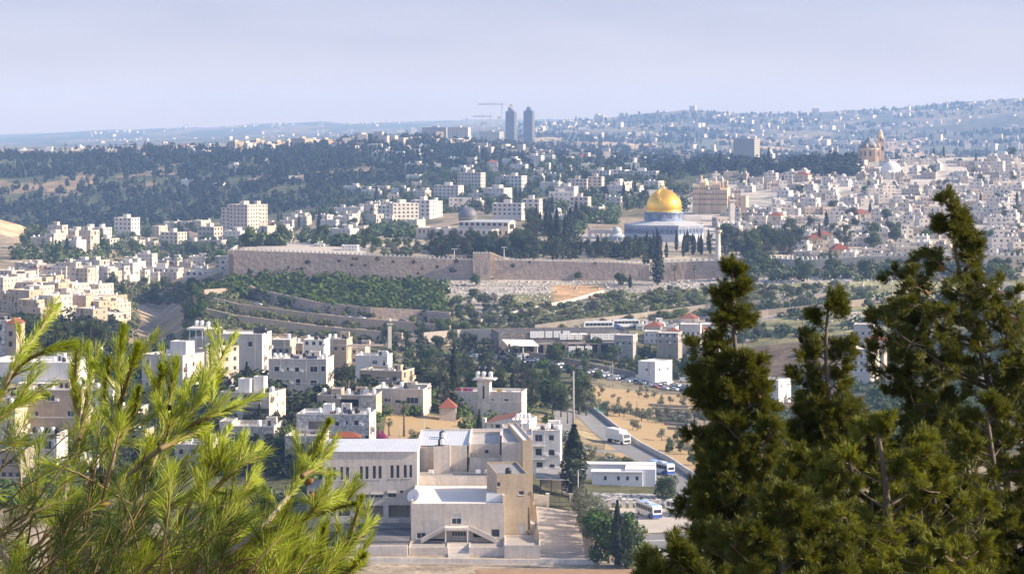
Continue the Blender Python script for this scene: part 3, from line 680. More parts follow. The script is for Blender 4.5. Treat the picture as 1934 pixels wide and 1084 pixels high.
def put_window(parent, O, U, h, style, rec=0.22, name='window'):
    u0, u1, a, b = h[:4]; fm, gm = win_mesh(u1 - u0, b - a, style); n = (U[1], -U[0]); um = (u0 + u1) / 2
    loc = (O[0] + U[0] * um - n[0] * rec, O[1] + U[1] * um - n[1] * rec, a); rz = math.atan2(U[1], U[0])
    if fm is None: return link(name, gm, parent, loc, rz)
    o = link(name, fm, parent, loc, rz); link('pane', gm, o); return o
LANDMARKS = []
class House:
    """A near house: front wall between columns px0..px1 at depth Y, turned by yaw about its front left corner; windows given as
    photograph rectangles on the front, or grids on the sides."""
    def __init__(s, name, label, px0, px1, pyt, pyb, Y, d, wall='limestone', roof='roof_white', yaw=-8, cat='house', group=None, deep=5.0):
        s.Y = Y; s.yaw = R(yaw); s.w = (px1 - px0) * Y / F / math.cos(s.yaw); s.h = (pyb - pyt) * Y / F; s.d = d; s.deep = deep
        s.px0 = px0; s.pyb = pyb; s.wall = M[wall]; s.roof = M[roof]; s.mb = MB(); s.holes = {'f': [], 'r': [], 'l': [], 'k': []}; s.wins = []; s.name = name
        s.label = label; s.cat = cat; s.group = group; s.loc = P(px0, pyb, Y); s.k = Y / F
    def u(s, px): return (px - s.px0) * s.k / math.cos(s.yaw)
    def z(s, py): return (s.pyb - py) * s.k
    def rect(s, r): return (s.u(r[0]), s.u(r[2]), s.z(r[3]), s.z(r[1]))
    def front(s, rects, style='plain'):
        for r in rects:
            h = s.rect(r); s.holes['f'].append(h); s.wins.append(('f', h, style))
        return s
    def opening(s, rects, depth=1.6, back=None):
        for r in rects: s.holes['f'].append(s.rect(r) + (depth, back or s.wall))
        return s
    def side(s, face, cols, rows, ww=1.2, wh=1.4, z0=1.2, dz=3.2, style='plain', skip=()):
        L = s.d if face in 'rl' else s.w
        for j in range(rows):
            for i in range(cols):
                if (i, j) in skip: continue
                u = L * (i + 0.5) / cols; a = z0 + j * dz
                if a + wh > s.h - 0.2: continue
                h = (u - ww / 2, u + ww / 2, a, a + wh); s.holes[face].append(h); s.wins.append((face, h, style))
        return s
    def make(s, par=0.6, flat=True):
        w, d, h = s.w, s.d, s.h
        block(s.mb, 0, w, 0, d, -s.deep, h, s.wall, s.roof, s.holes, par if flat else 0)
        s.o = s.mb.build(s.name, None, s.loc, s.yaw); tag(s.o, s.label, s.cat, s.group)
        S = {'f': ((0, 0), (1, 0)), 'r': ((w, 0), (0, 1)), 'k': ((w, d), (-1, 0)), 'l': ((0, d), (0, -1))}
        for face, hh, st in s.wins: put_window(s.o, S[face][0], S[face][1], hh, st)
        s.zr = h - (par if flat else 0)
        if w > 6 and flat:
            mb = MB()
            for z in ([h - 0.14] + [q for q in np.arange(3.2, h - 2, 3.1)][:1]):
                mb.box(-0.09, w + 0.09, -0.09, -0.004, z - 0.11, z + 0.11, M['frame_stone']); mb.box(w + 0.004, w + 0.09, -0.004, d, z - 0.11, z + 0.11, M['frame_stone'])
            mb.build('cornice', s.o)
            for k in range(2):
                x = rng.uniform(0.08, 0.95) * w
                if any(a - 0.2 < x < b + 0.2 for a, b, *_ in s.holes['f']): continue
                mb = MB(); mb.bar((x, -0.16, -1), (x, -0.16, h - 0.3), 0.06, M['steel']); mb.build('drainpipe', s.o)
            nb = 0
            for hh in s.holes['r'][2 if len(s.holes['r']) > 4 else 0:]:
                if len(hh) == 4 and hh[2] > 2.5 and rng.random() < 0.45 and nb < 3:
                    nb += 1; a, b, z = hh[0] - 0.6, hh[1] + 0.6, hh[2] - 0.5; mb = MB(); mb.box(w + 0.005, w + 1.2, a, b, z - 0.2, z, M['frame_stone']); mb.box(w + 1.08, w + 1.2, a, b, z, z + 0.95, s.wall); mb.box(w + 0.005, w + 1.08, a, a + 0.12, z, z + 0.95, s.wall); mb.box(w + 0.005, w + 1.08, b - 0.12, b, z, z + 0.95, s.wall); mb.build('balcony', s.o)
            for hh in s.holes['f']:
                if len(hh) == 4 and rng.random() < 0.3: o = link('wall_unit', TANKS['ac'], s.o, (hh[1] + 0.7, -0.24, hh[2] - 0.2))
        return s
    def part(s, name): return s.o
    def wp(s, x, y, z): c, q = math.cos(s.yaw), math.sin(s.yaw); return Vector((s.loc.x + x * c - y * q, s.loc.y + x * q + y * c, s.loc.z + z))
def sub(h, name, f, label=None):
    """A part mesh of house h built by f(mb) in the house's own frame."""
    mb = MB(); f(mb); o = mb.build(name, h.o)
    if label: o['label'] = label
    return o
TANKS = {}
def tank_meshes():
    a = MB(); a.lathe([(0.55, 0.5), (0.6, 0.55), (0.6, 1.75), (0.42, 1.95), (0.15, 2.0)], M['tank_white'], 14); TANKS['white'] = (a.mesh('water_tank'), None)
    b = MB(); b.lathe([(0.68, 0.25), (0.72, 0.3), (0.70, 0.8), (0.74, 0.85), (0.70, 1.35), (0.5, 1.6), (0.22, 1.66), (0.22, 1.74)], M['tank_black'], 14); TANKS['black'] = (b.mesh('water_tank'), None)
    st = MB()
    for x in (-0.45, 0.45):
        for y in (-0.45, 0.45): st.box(x - 0.04, x + 0.04, y - 0.04, y + 0.04, 0, 0.56, M['steel'])
    TANKS['stand'] = st.mesh('stand')
    p = MB(); p.poly([(-0.9, -0.7, 0.15), (0.9, -0.7, 0.15), (0.9, 0.6, 1.05), (-0.9, 0.6, 1.05)], M['panel_blue']); p.poly([(-0.9, -0.7, 0.09), (-0.9, 0.6, 0.99), (0.9, 0.6, 0.99), (0.9, -0.7, 0.09)], M['steel']); p.poly([(-0.9, -0.7, 0.09), (0.9, -0.7, 0.09), (0.9, -0.7, 0.15), (-0.9, -0.7, 0.15)], M['frame_white']); p.poly([(-0.9, -0.7, 0.09), (-0.9, -0.7, 0.15), (-0.9, 0.6, 1.05), (-0.9, 0.6, 0.99)], M['frame_white']); p.poly([(0.9, -0.7, 0.15), (0.9, -0.7, 0.09), (0.9, 0.6, 0.99), (0.9, 0.6, 1.05)], M['frame_white'])
    TANKS['panel'] = p.mesh('solar_panel')
    q = MB(); q.bar((-0.7, 0.5, 0), (-0.7, 0.5, 0.95), 0.04, M['steel']); q.bar((0.7, 0.5, 0), (0.7, 0.5, 0.95), 0.04, M['steel']); TANKS['rack'] = q.mesh('rack')
    d = MB(); d.lathe([(0.05, 0.0), (0.42, 0.06), (0.75, 0.22), (0.95, 0.42), (0.93, 0.44), (0.72, 0.26), (0.4, 0.1), (0.04, 0.04)], M['frame_white'], 20); d.bar((0, 0, 0), (0, 0, 0.75), 0.03, M['steel']); TANKS['dish'] = d.mesh('dish')
    e = MB(); e.box(-0.5, 0.5, -0.22, 0.22, 0.12, 0.85, M['frame_white']); e.lathe([(0.3, 0), (0.3, 0.012)], M['void'], 14)
    TANKS['ac'] = e.mesh('air_conditioner')
tank_meshes()
def fixture(kind_, h, x, y, where, z=None, s=1.0, px=None, rz=None):
    z = h.zr if z is None else z; p = h.wp(x, y, z); q = h.yaw + (rz if rz is not None else rng.uniform(-0.3, 0.3))
    put_fixture(kind_, p, q, where, s)
def put_fixture(kind_, p, q, where, s=1.0):
    px = PX(p.x, p.y)
    if kind_ in ('white', 'black'):
        e = link('water_tank', TANKS[kind_][0], None, p, q); e.scale = (s, s, s); link('stand', TANKS['stand'], e)
        auto(e, f'{kind_} water tank atop {where}', 'water tank', px, 'rooftop water tanks')
    elif kind_ == 'panel':
        e = link('solar_panel', TANKS['panel'], None, p, q); e.scale = (s, s, s); link('rack', TANKS['rack'], e)
        auto(e, f'dark solar panel atop {where}', 'solar panel', px, 'rooftop solar panels')
    elif kind_ == 'dish':
        e = empty('satellite_dish', p, q); e.scale = (s, s, s); mb = MB(); mb.cyl(0, 0, 0, 1.0, 0.05, M['steel'], 6); mb.build('pole', e)
        d = link('dish', TANKS['dish'], e, (0, 0, 0.9)); d.rotation_euler = (R(65), 0, R(-30))
        auto(e, f'satellite dish atop {where}', 'satellite dish', px, 'rooftop satellite dishes')
    elif kind_ == 'ac':
        e = link('air_conditioner', TANKS['ac'], None, p, q); e.scale = (s, s, s)
        auto(e, f'white air conditioner atop {where}', 'air conditioner', px, 'rooftop air conditioners')
def clutter(h, where, spec):
    """spec: string of w/b/p/d/a placed left to right over the roof."""
    n = len(spec)
    if h.w > 8:
        mb = MB(); x = h.w * rng.uniform(0.5, 0.7); y = h.d * 0.65
        if 's' not in spec: block(mb, x, x + rng.uniform(2.4, 3.4), y, y + 2.6, h.zr - 0.05, h.zr + rng.uniform(1.8, 2.6), h.wall, h.roof, {'f': [(0.5, 1.4, h.zr, h.zr + 1.6)]}, 0.15); mb.build('roof_hut', h.o)
        mb = MB()
        for q in range(5): a, b, c_ = rng.uniform(0.6, h.w - 1.4), rng.uniform(0.6, h.d - 1.6), rng.uniform(0.3, 0.9); mb.box(a, a + rng.uniform(0.3, 1.2), b, b + rng.uniform(0.3, 1.0), h.zr + 0.004, h.zr + c_, M[rng.choice(('roof_felt', 'concrete', 'rusty_tile', 'frame_white'))])
        mb.build('roof_clutter', h.o)['kind'] = 'stuff'
    for i, c in enumerate(spec):
        if c == ' ': continue
        x = h.w * (i + 0.5) / n; y = h.d * rng.uniform(0.25, 0.6)
        fixture({'w': 'white', 'b': 'black', 'p': 'panel', 'd': 'dish', 'a': 'ac'}[c], h, x, y, where, s=rng.uniform(0.9, 1.1), rz=0 if c == 'p' else None)

# small houses far enough away that a window is one or two pixels: walls, recessed windows and parapet in one mesh
SMALL = {}
def small_house(w, d, st, wall, roof, rs, top=None, dense=1.0, sh=3.1, deep=9.0):
    mb = MB(); h = st * sh + 0.5; holes = {}
    for face, L in (('f', w), ('r', d), ('l', d)):
        hs = []; n = max(1, int(L / 3.1 * dense))
        for j in range(st):
            for i in range(n):
                if rs.random() < 0.16: continue
                ww = rs.choice((0.7, 0.9, 0.9, 1.5)); wh = rs.choice((1.0, 1.2, 1.4)); u = L * (i + 0.5) / n; a = j * sh + 1.0
                hs.append((u - ww / 2, u + ww / 2, a, a + wh))
                if rs.random() < 0.12: hs[-1] = (u - min(1.4, L / n * 0.45), u + min(1.4, L / n * 0.45), a - 0.9, a + 1.6, 1.2, M[wall])
        holes[face] = hs
    block(mb, 0, w, 0, d, -deep, h, M[wall], M[roof], holes, 0.5 if top != 'hip' else 0, 0.2, 0.2, M['glass_far'])
    x = rs.uniform(0.2, 0.6) * w
    if top == 'hip': mb.hip(0, w, 0, d, h + 0.01, h + min(w, d) * 0.28, M['red_tile'])
    elif top == 'dome':
        r = min(w, d) * 0.28; mb.lathe([(r * 1.05, h - 0.5), (r * 1.05, h), (r, h + 0.05), (r * 0.92, h + r * 0.38), (r * 0.7, h + r * 0.7), (r * 0.36, h + r * 0.92), (0.05, h + r)], M['limestone_pale'], 14, w / 2, d / 2)
    else:
        if rs.random() < 0.6: block(mb, x, x + w * rs.uniform(0.25, 0.4), d * 0.35, d * 0.8, h - 0.5, h + 2.3, M[wall], M[roof], {'f': [(0.4, 1.3, h, h + 1.7)]}, 0.2)
        for k in range(rs.randrange(0, 5)):
            a, b = rs.uniform(0.8, w - 0.8), rs.uniform(0.8, d - 0.8); mb.cyl(a, b, h - 0.5, h + rs.uniform(0.9, 1.4), 0.6, M['tank_white'] if rs.random() < 0.6 else M['tank_black'], 7)
    return mb.mesh('house'), h
def lib(key, n, f):
    if key not in SMALL: SMALL[key] = [f(random.Random(sum(map(ord, key)) % 1000 + 17 * i)) for i in range(n)]
    return SMALL[key]
# ------------------------------------------------------------------ the large stone school below the viewpoint
GROUNDZ = -89.4
def school():
    K = 3.687; Q = lambda x, y: (560 + x / K, 790 + y / K)
    L0 = Vector((0, 0, 0))
    def yz(px, py, Y): p = P(px, py, Y); return p.x, p.z
    root = empty('school_building', (X(860, 530), 530, GROUNDZ))
    tag(root, 'large pale stone school building with flat roofs, double outside stairs and a windowed hall', 'school')
    rx, ry, rz_ = root.location
    def blk(name, px0, px1, Y0, Y1, pyt, wall, roof, holes=None, par=0.5, zb=None, pt=0.25, rec=0.25, label=None, sides='frkl'):
        x0, x1 = X(px0, Y0), X(px1, Y0); zt = Z(pyt, Y0); mb = MB(); hh = {'f': []}
        for r in (holes or []): hh['f'].append((X(r[0], Y0) - x0, X(r[2], Y0) - x0, Z(r[3], Y0) - rz_, Z(r[1], Y0) - rz_) + tuple(r[4:]))
        zb = GROUNDZ - 1 if zb is None else zb
        block(mb, x0 - rx, x1 - rx, Y0 - ry, Y1 - ry, zb - rz_, zt - rz_, M[wall], M[roof], hh, par, pt, rec, None, sides)
        o = mb.build(name, root)
        if label: o['label'] = label
        return o, x0, zt
    def wins(o, px_rects, Y0, style, rec=0.25):
        for r in px_rects:
            h = (X(r[0], Y0) - rx, X(r[2], Y0) - rx, Z(r[3], Y0) - rz_, Z(r[1], Y0) - rz_)
            put_window(o, (0, Y0 - ry), (1, 0), h, style, rec)
    # hall wing on the left
    Y = 545
    tall = [(212, 338, 235, 432), (251, 338, 275, 431), (303, 336, 327, 429), (342, 336, 367, 428), (440, 332, 463, 425), (479, 332, 502, 424), (530, 330, 553, 420), (570, 330, 593, 420), (653, 325, 677, 417), (694, 325, 717, 416), (745, 322, 768, 414), (784, 322, 806, 413)]
    low = [(188, 528, 285, 556), (295, 528, 380, 556), (413, 526, 500, 552), (515, 526, 603, 552), (636, 516, 695, 548), (722, 500, 742, 518), (232, 638, 275, 682), (293, 636, 375, 680)]
    rect = lambda L: [Q(a, b) + Q(c, d) for a, b, c, d in L]
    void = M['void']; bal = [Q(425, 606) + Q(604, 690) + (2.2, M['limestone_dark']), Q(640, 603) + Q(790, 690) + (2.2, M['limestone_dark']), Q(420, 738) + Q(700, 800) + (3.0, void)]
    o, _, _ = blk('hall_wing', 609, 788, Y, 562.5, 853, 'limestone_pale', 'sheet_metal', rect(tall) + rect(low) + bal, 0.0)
    wins(o, rect(tall), Y, 'plain'); wins(o, rect(low), Y, 'bars')
    mb = MB(); x0, x1 = X(607, Y) - rx, X(789, Y) - rx; zt = Z(853, Y) - rz_
    mb.poly([(x0, Y - ry - 0.3, zt + 0.12), (x1, Y - ry - 0.3, zt + 0.12), (x1, 563 - ry, zt + 0.75), (x0, 563 - ry, zt + 0.75)], M['sheet_metal']); mb.poly([(x0, Y - ry - 0.3, zt + 0.01), (x1, Y - ry - 0.3, zt + 0.01), (x1, Y - ry - 0.3, zt + 0.12), (x0, Y - ry - 0.3, zt + 0.12)], M['frame_white']); mb.poly([(x0, Y - ry - 0.3, zt + 0.01), (x0, Y - ry - 0.3, zt + 0.12), (x0, 563 - ry, zt + 0.75), (x0, 563 - ry, zt + 0.01)], M['limestone'])
    mb.build('metal_roof', root)
    for r in rect([(183, 512, 292, 530), (294, 512, 384, 530), (410, 510, 505, 528), (513, 510, 607, 528), (632, 500, 699, 518)]):
        mb = MB(); a, b = X(r[0], Y) - rx, X(r[2], Y) - rx; z = Z(r[1], Y) - rz_
        mb.poly([(a, Y - ry - 0.01, z), (b, Y - ry - 0.01, z), (b, Y - ry - 0.8, z - 0.45), (a, Y - ry - 0.8, z - 0.45)][::-1], M['roof_felt']); mb.poly([(a, Y - ry - 0.8, z - 0.45), (b, Y - ry - 0.8, z - 0.45), (b, Y - ry - 0.8, z - 0.6), (a, Y - ry - 0.8, z - 0.6)][::-1], M['roof_felt']); mb.build('awning', root)
    mb = MB(); a, b = X(Q(240, 0)[0], Y) - rx, X(Q(720, 0)[0], Y) - rx; z = Z(Q(0, 712)[1], Y) - rz_
    mb.box(a, b, Y - ry - 1.5, Y - ry - 0.01, z - 0.35, z, M['limestone_pale']); mb.box(a, b, Y - ry - 1.5, Y - ry - 1.35, z, z + 0.75, M['limestone_pale'])
    for k in range(6): xx = a + (b - a) * k / 5; mb.box(xx - 0.15, xx + 0.15, Y - ry - 1.45, Y - ry - 1.15, -0.3, z - 0.35, M['limestone_dark'])
    mb.build('balcony', root)
    o, _, _ = blk('end_wing', 580, 608.6, 549, 562, 920, 'limestone', 'roof_grey', rect([(85, 505, 142, 560)]), 0.4)
    wins(o, rect([(85, 505, 142, 560)]), 549, 'plain')
    # centre
    o, _, _ = blk('upper_block', 788.3, 850.5, 561, 583, 843, 'limestone_pale', 'sheet_metal', None, 0.3)
    mb = MB(); a, b = X(790, 561) - rx, X(885, 561) - rx; z = Z(843, 561) - rz_
    mb.poly([(a, 562 - ry, z + 0.1), (b, 562 - ry, z + 0.1), (b, 586 - ry, z + 0.6), (a, 586 - ry, z + 0.6)], M['sheet_metal']); mb.box(a - .3, b, 586 - ry, 586.4 - ry, z - 2, z + 1.1, M['limestone_pale']); mb.box(a - .3, a - 0.01, 562 - ry, 586 - ry, z - 2, z + 0.9, M['limestone_pale']); mb.box(b + 0.01, b + 0.3, 562 - ry, 586 - ry, z - 2, z + 0.9, M['limestone_pale'])
    mb.build('metal_roof', root)
    o, _, _ = blk('middle_block', 850.7, 882, 561.5, 583, 841, 'limestone_pale', 'roof_grey', None, 0.3)
    o, _, _ = blk('stair_tower', 819, 850, 557.8, 560.9, 843, 'limestone_pale', 'roof_grey', None, 0.2)
    rec = [Q(1310, 217) + Q(1340, 245)]
    o, _, _ = blk('roof_room', 887, 944, 566, 590, 838, 'limestone_pale', 'roof_grey', rec, 0.5); wins(o, rec, 566, 'plain')
    mb = MB(); Yt = 560; a, b = X(887, Yt) - rx, X(947, Yt) - rx; zt = Z(864, Yt) - rz_
    block(mb, a, b, Yt - ry, 565.7 - ry, -1, zt, M['limestone_pale'], M['paving'], {}, 1.2); mb.build('terrace', root)
    o, _, _ = blk('rear_tower', 947.5, 988, 556, 592, 835, 'limestone_pale', 'roof_grey', None, 0.5)
    mb = MB(); a, b = X(888, 592) - rx, X(1006, 592) - rx; zt = Z(822, 592) - rz_
    block(mb, a, b, 592.3 - ry, 606 - ry, -1, zt, M['limestone_pale'], M['roof_white'], {}, 0.7); mb.build('back_wing', root)
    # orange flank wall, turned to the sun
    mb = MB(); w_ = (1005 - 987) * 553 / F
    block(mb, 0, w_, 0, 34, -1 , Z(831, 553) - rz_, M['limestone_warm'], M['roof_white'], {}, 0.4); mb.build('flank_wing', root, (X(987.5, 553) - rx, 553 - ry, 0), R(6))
    # low service roof between front block and centre
    mb = MB(); a, b = X(790, 556) - rx, X(948, 556) - rx; zt = Z(893, 556) - rz_
    block(mb, a, b, 551.6 - ry, 557.6 - ry, -1, zt, M['limestone_pale'], M['roof_felt'], {}, 0.3); mb.build('service_roof', root)
    # front block
    Y = 522; front = [Q(1080, 662) + Q(1148, 735), Q(837, 795) + Q(900, 836), Q(1355, 770) + Q(1415, 825)]
    und = [Q(1230, 783) + Q(1300, 828) + (0.8, void), Q(880, 838) + Q(1030, 868) + (1.0, void), Q(1075, 782) + Q(1180, 860) + (0.5, M['limestone_pale'])]
    o, x0, zt = blk('front_block', 776.3, 952.5, Y, 551.3, 950.5, 'limestone_pale', 'roof_white', front + und, 0.35, sides='frkl')
    wins(o, [front[0]], Y, 'shutter'); wins(o, front[1:], Y, 'plain')
    a, b = x0 - rx, X(952.5, Y) - rx; zt -= rz_
    for nm, q in (('parapet', (a, a + 0.4, 522.3, 551, zt - 0.01, zt + 0.75, 'limestone_pale')), ('parapet', (a, b, 551.32, 551.7, zt - 3, zt + 1.3, 'limestone_pale')), ('roof_hatch', (b - 4, b - 0.6, 526, 528.2, zt - 0.3, zt + 1.6, 'frame_white')), ('parapet', (b - 0.5, b - 0.01, 524, 532, zt, zt + 1.5, 'limestone_pale'))):
        mb = MB(); mb.box(q[0], q[1], q[2] - ry, q[3] - ry, q[4], q[5], M[q[6]]); mb.build(nm, root)
    dw = MB(); x = X(Q(1127, 0)[0], Y) - rx
    for k in range(5):
        xx = X(Q(1084 + k * 19.5, 0)[0], Y) - rx; w_ = 15 / K * Y / F
        dw.box(xx, xx + w_, Y - ry + 0.42, Y - ry + 0.47, Z(Q(0, 818)[1], Y) - rz_, Z(Q(0, 790)[1], Y) - rz_, M['glass_dark'])
    dw.build('entrance_door', root)
    # canopy and the two flights
    mb = MB(); a, b = X(Q(1035, 0)[0], Y) - rx, X(Q(1200, 0)[0], Y) - rx; z = Z(Q(0, 765)[1], 519.5) - rz_; zg = Z(Q(0, 868)[1], 518) - rz_
    mb.box(a, b, 518.6 - ry, Y - ry - 0.02, z - 0.3, z + 0.25, M['limestone_pale'])
    for xx in (a + 0.1, b - 0.3):
        mb.box(xx, xx + 0.22, 518.7 - ry, 518.92 - ry, zg, z - 0.3, M['frame_white'])
    mb.build('canopy', root)
    for sgn, xs in ((-1, a), (1, b)):
        mb = MB(); xe = X(Q(865 if sgn < 0 else 1395, 0)[0], 520) - rx; n = 16
        for k in range(n):
            xa = xs + (xe - xs) * k / n; xb = xs + (xe - xs) * (k + 1) / n; z1 = z - (z - zg) * (k + 0.3) / n
            mb.box(min(xa, xb), max(xa, xb), 519.6 - ry, Y - ry - 0.02, z1 - 0.45, z1, M['limestone_pale'])
        for yy in (519.35,):
            mb.poly([(xs, yy - ry, z + 0.85), (xe, yy - ry, zg + 0.85), (xe, yy - ry, zg - 0.35), (xs, yy - ry, z - 0.35)][::sgn], M['limestone_pale']); mb.poly([(xs, yy - ry + 0.22, z + 0.85), (xe, yy - ry + 0.22, zg + 0.85), (xe, yy - ry + 0.22, zg - 0.35), (xs, yy - ry + 0.22, z - 0.35)][::-sgn], M['limestone_pale'])
            mb.poly([(xs, yy - ry, z + 0.85), (xs, yy - ry + 0.22, z + 0.85), (xe, yy - ry + 0.22, zg + 0.85), (xe, yy - ry, zg + 0.85)], M['frame_stone'])
        mb.build('outside_stair', root)
    # golden tower at the right corner, turned a little to the sun
    mb = MB(); Yt = 526; k = Yt / F; zt = Z(895, Yt) - rz_; hs = []; x_l = 938.5
    for r in [(1548, 507, 1587, 535), (1395, 442, 1420, 475)]:
        p, q = Q(r[0], r[1]), Q(r[2], r[3]); hs.append(((p[0] - x_l) * k, (q[0] - x_l) * k, Z(q[1], Yt) - rz_, Z(p[1], Yt) - rz_))
    p, q = Q(1557, 735), Q(1592, 808); hs.append(((p[0] - x_l) * k, (q[0] - x_l) * k, Z(q[1], Yt) - rz_, Z(p[1], Yt) - rz_, 0.3, M['frame_white']))
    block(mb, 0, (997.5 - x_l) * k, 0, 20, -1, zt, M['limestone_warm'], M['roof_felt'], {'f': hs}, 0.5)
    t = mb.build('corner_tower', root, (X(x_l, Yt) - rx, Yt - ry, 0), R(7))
    for h in hs[:2]: put_window(t, (0, 0), (1, 0), h, 'plain', 0.22)
    # side ramp wall and terrace
    mb = MB(); Ys = 520
    a, b = X(952.7, Ys) - rx, X(1020, Ys) - rx; z = Z(Q(0, 862)[1], Ys) - rz_
    block(mb, a, b, 512 - ry, 525 - ry, -1.5, Z(Q(0, 882)[1], 512) - rz_, M['limestone_pale'], M['paving'], {}, 0.5, 0.3)
    mb.build('side_terrace', root)
    mb = MB(); mb.poly([(X(1001, 527) - rx, 527 - ry, 0), (X(1019, 518) - rx, 518 - ry, 0), (X(1019, 518) - rx, 518 - ry, 3.2), (X(1001, 560) - rx, 560 - ry, 9.0)], M['limestone_warm'])
    mb.box(X(1001, 540) - rx, X(1010, 540) - rx, 528 - ry, 560 - ry, -1, 4.5, M['limestone_pale']); mb.build('ramp', root)
    # front terrace with steps and planters
    mb = MB(); Yf = 511; zT = Z(Q(0, 868)[1], 518) - rz_
    a, b = X(772, 514) - rx, X(Q(1055, 0)[0], 514) - rx; a2, b2 = X(Q(1200, 0)[0], 514) - rx, X(952, 514) - rx
    for p, q in ((a, b), (a2, b2)):
        mb = MB(); block(mb, p, q, 513.5 - ry, 521.9 - ry, -1.5, zT - 0.1, M['limestone_pale'], M['paving'], {}, 0.2, 0.3); mb.build('front_terrace', root)
    mb = MB(); n = 14
    for k in range(n):
        z1 = zT - 0.1 - (zT + 0.2) * k / n; y1 = 520 - 9.5 * k / n
        mb.box(b + 0.02, a2 - 0.02, y1 - 9.5 / n - ry, y1 - ry, -1.5, z1, M['limestone_pale'])
    mb.box(b + 0.02, a2 - 0.02, 520.01 - ry, 521.9 - ry, -1.5, zT - 0.1, M['paving']); mb.build('entrance_steps', root)
    mb = MB()
    for p, q in ((a - 6, b - 0.3), (a2 + 0.3, b2 + 5)):
        mb = MB(); block(mb, p, q, 508.6 - ry, 513.2 - ry, -2, Z(Q(0, 1000)[1], 509) - rz_, M['limestone_pale'], M['red_soil'], {}, 0.35, 0.3); mb.build('planter', root)
    # dark tiled yard roof on the left and low wall
    mb = MB(); a, b = X(684, 520) - rx, X(774, 520) - rx
    mb.poly([(a - 0.6, 515 - ry, 2.3), (b, 515 - ry, 2.3), (b, 535 - ry, 3.6), (a + 2.3, 535 - ry, 3.6)], M['yard_tile']); mb.poly([(a - 0.6, 515 - ry, 2.3), (b, 515 - ry, 2.3), (b, 515 - ry, 2.1), (a - 0.6, 515 - ry, 2.1)][::-1], M['limestone_dark']); mb.build('yard_roof', root)
    mb = MB(); block(mb, X(672, 513) - rx, X(770, 513) - rx, 512 - ry, 514.6 - ry, -2, 2.2, M['limestone_pale'], M['paving'], {}, 0.0); mb.build('yard_wall', root)
    return root
mat('yard_tile', (0.20, 0.19, 0.19), noise=(0.4, 0.2), brick=(1.6, 0.8, 0.06, 0.45))
SCH = school()
def on_school(kind_, px, Y, py, s=1.0): put_fixture(kind_, P(px, py, Y), rng.uniform(-0.2, 0.2), 'the big stone school', s)
on_school('black', 834, 560, 843, 1.2); on_school('white', 835.5, 558.6, 843, 0.9); on_school('black', 836, 575, 829.5, 1.2); on_school('white', 838, 572, 832, 1.0)
on_school('dish', 783, 525, 949.8, 1.6); on_school('black', 960, 530, 897, 1.0)
on_school('ac', 814, 553, 894.5, 1.1); on_school('ac', 903, 553, 894.5, 1.1); on_school('ac', 920, 553, 894.5, 1.1); on_school('ac', 910, 563, 873, 1.2)
# ------------------------------------------------------------------ houses on the near slope
def c4(*r): return tuple((0 if i % 2 == 0 else 540) + v / 2.975 for i, v in enumerate(r))
def c5(*r): return tuple((350 if i % 2 == 0 else 460) + v / 2.975 for i, v in enumerate(r))
def c8(*r): return tuple((380 if i % 2 == 0 else 724) + v / 2.975 for i, v in enumerate(r))
def cz(*r): return tuple((900 if i % 2 == 0 else 800) + v / 3.72 for i, v in enumerate(r))
def tower(h, name, px0, px1, pyt, y0, y1, wall=None, z0=None, par=0.3, holes=None):
    """A part block on a house: front columns px0..px1, top row pyt, depths y0..y1 in the house's own frame."""
    mb = MB(); hs = [(h.u(r[0]) - h.u(px0), h.u(r[2]) - h.u(px0), h.z(r[3]), h.z(r[1])) for r in (holes or [])]
    block(mb, h.u(px0), h.u(px1), y0, y1, h.zr - 0.3 if z0 is None else z0, h.z(pyt), wall or h.wall, h.roof, {'f': hs}, par)
    o = mb.build(name, h.o)
    for r in hs: put_window(o, (h.u(px0), y0), (1, 0), r, 'plain')
    return o
B = 'apartment_building'
# A white block with a roof stair tower
A = House(B, 'cream four storey stone block with a white stair box on its roof', 268, 350, 668, 735, 760, 13, 'limestone_pale', 'roof_white', -24, 'apartment block')
A.front([c4(820, 412, 838, 440), c4(893, 412, 912, 440), c4(820, 475, 838, 503), c4(820, 540, 838, 560)], 'plain').side('r', 3, 4, 1.1, 1.5, 1.2, 3.0).make()
tower(A, 'stair_box', 318, 350, 643, 2, 7, M['plaster']); clutter(A, 'the cream four storey block', ' bwwb')
A2 = House(B, 'cream stone block with balcony behind the white stair box block', 372, 392, 657, 728, 780, 15, 'limestone', 'roof_grey', -38, 'apartment block')
A2.side('r', 4, 4, 1.3, 1.4, 1.2, 3.1).make(); clutter(A2, 'the cream block with balcony', 'wbw')
sub(A2, 'balcony', lambda mb: (mb.box(A2.w + 0.01, A2.w + 1.4, 2, 6, 6.2, 6.4, M['plaster']), mb.box(A2.w + 1.25, A2.w + 1.4, 2, 6, 6.4, 7.3, M['plaster'])))
# B tall white house
Bh = House(B, 'tall pale stone apartment block crowned by a canopy of water tanks', 405, 496, 630, 718, 830, 16, 'limestone_pale', 'roof_white', -6, 'apartment block')
Bh.front([c4(1240, 312, 1265, 340), c4(1312, 312, 1335, 338), c4(1395, 310, 1420, 340), c4(1322, 378, 1340, 398), c4(1322, 438, 1342, 460), c4(1244, 440, 1262, 462)], 'plain').side('r', 2, 4).make()
tower(Bh, 'side_tower', 384, 404.6, 622, 1, 12, z0=-2); tower(Bh, 'roof_canopy', 352, 386, 620, 0, 9, M['plaster'], z0=Bh.z(624), par=0)
for k in range(3): mbx = MB(); xx = Bh.u(356 + 12 * k); mbx.box(xx, xx + 0.3, 0.5, 0.8, Bh.z(660), Bh.z(624.02), M['plaster']); mbx.build('canopy_post', Bh.o)
tower(Bh, 'lower_wing', 353, 383.5, 640, 2, 12, z0=-2)
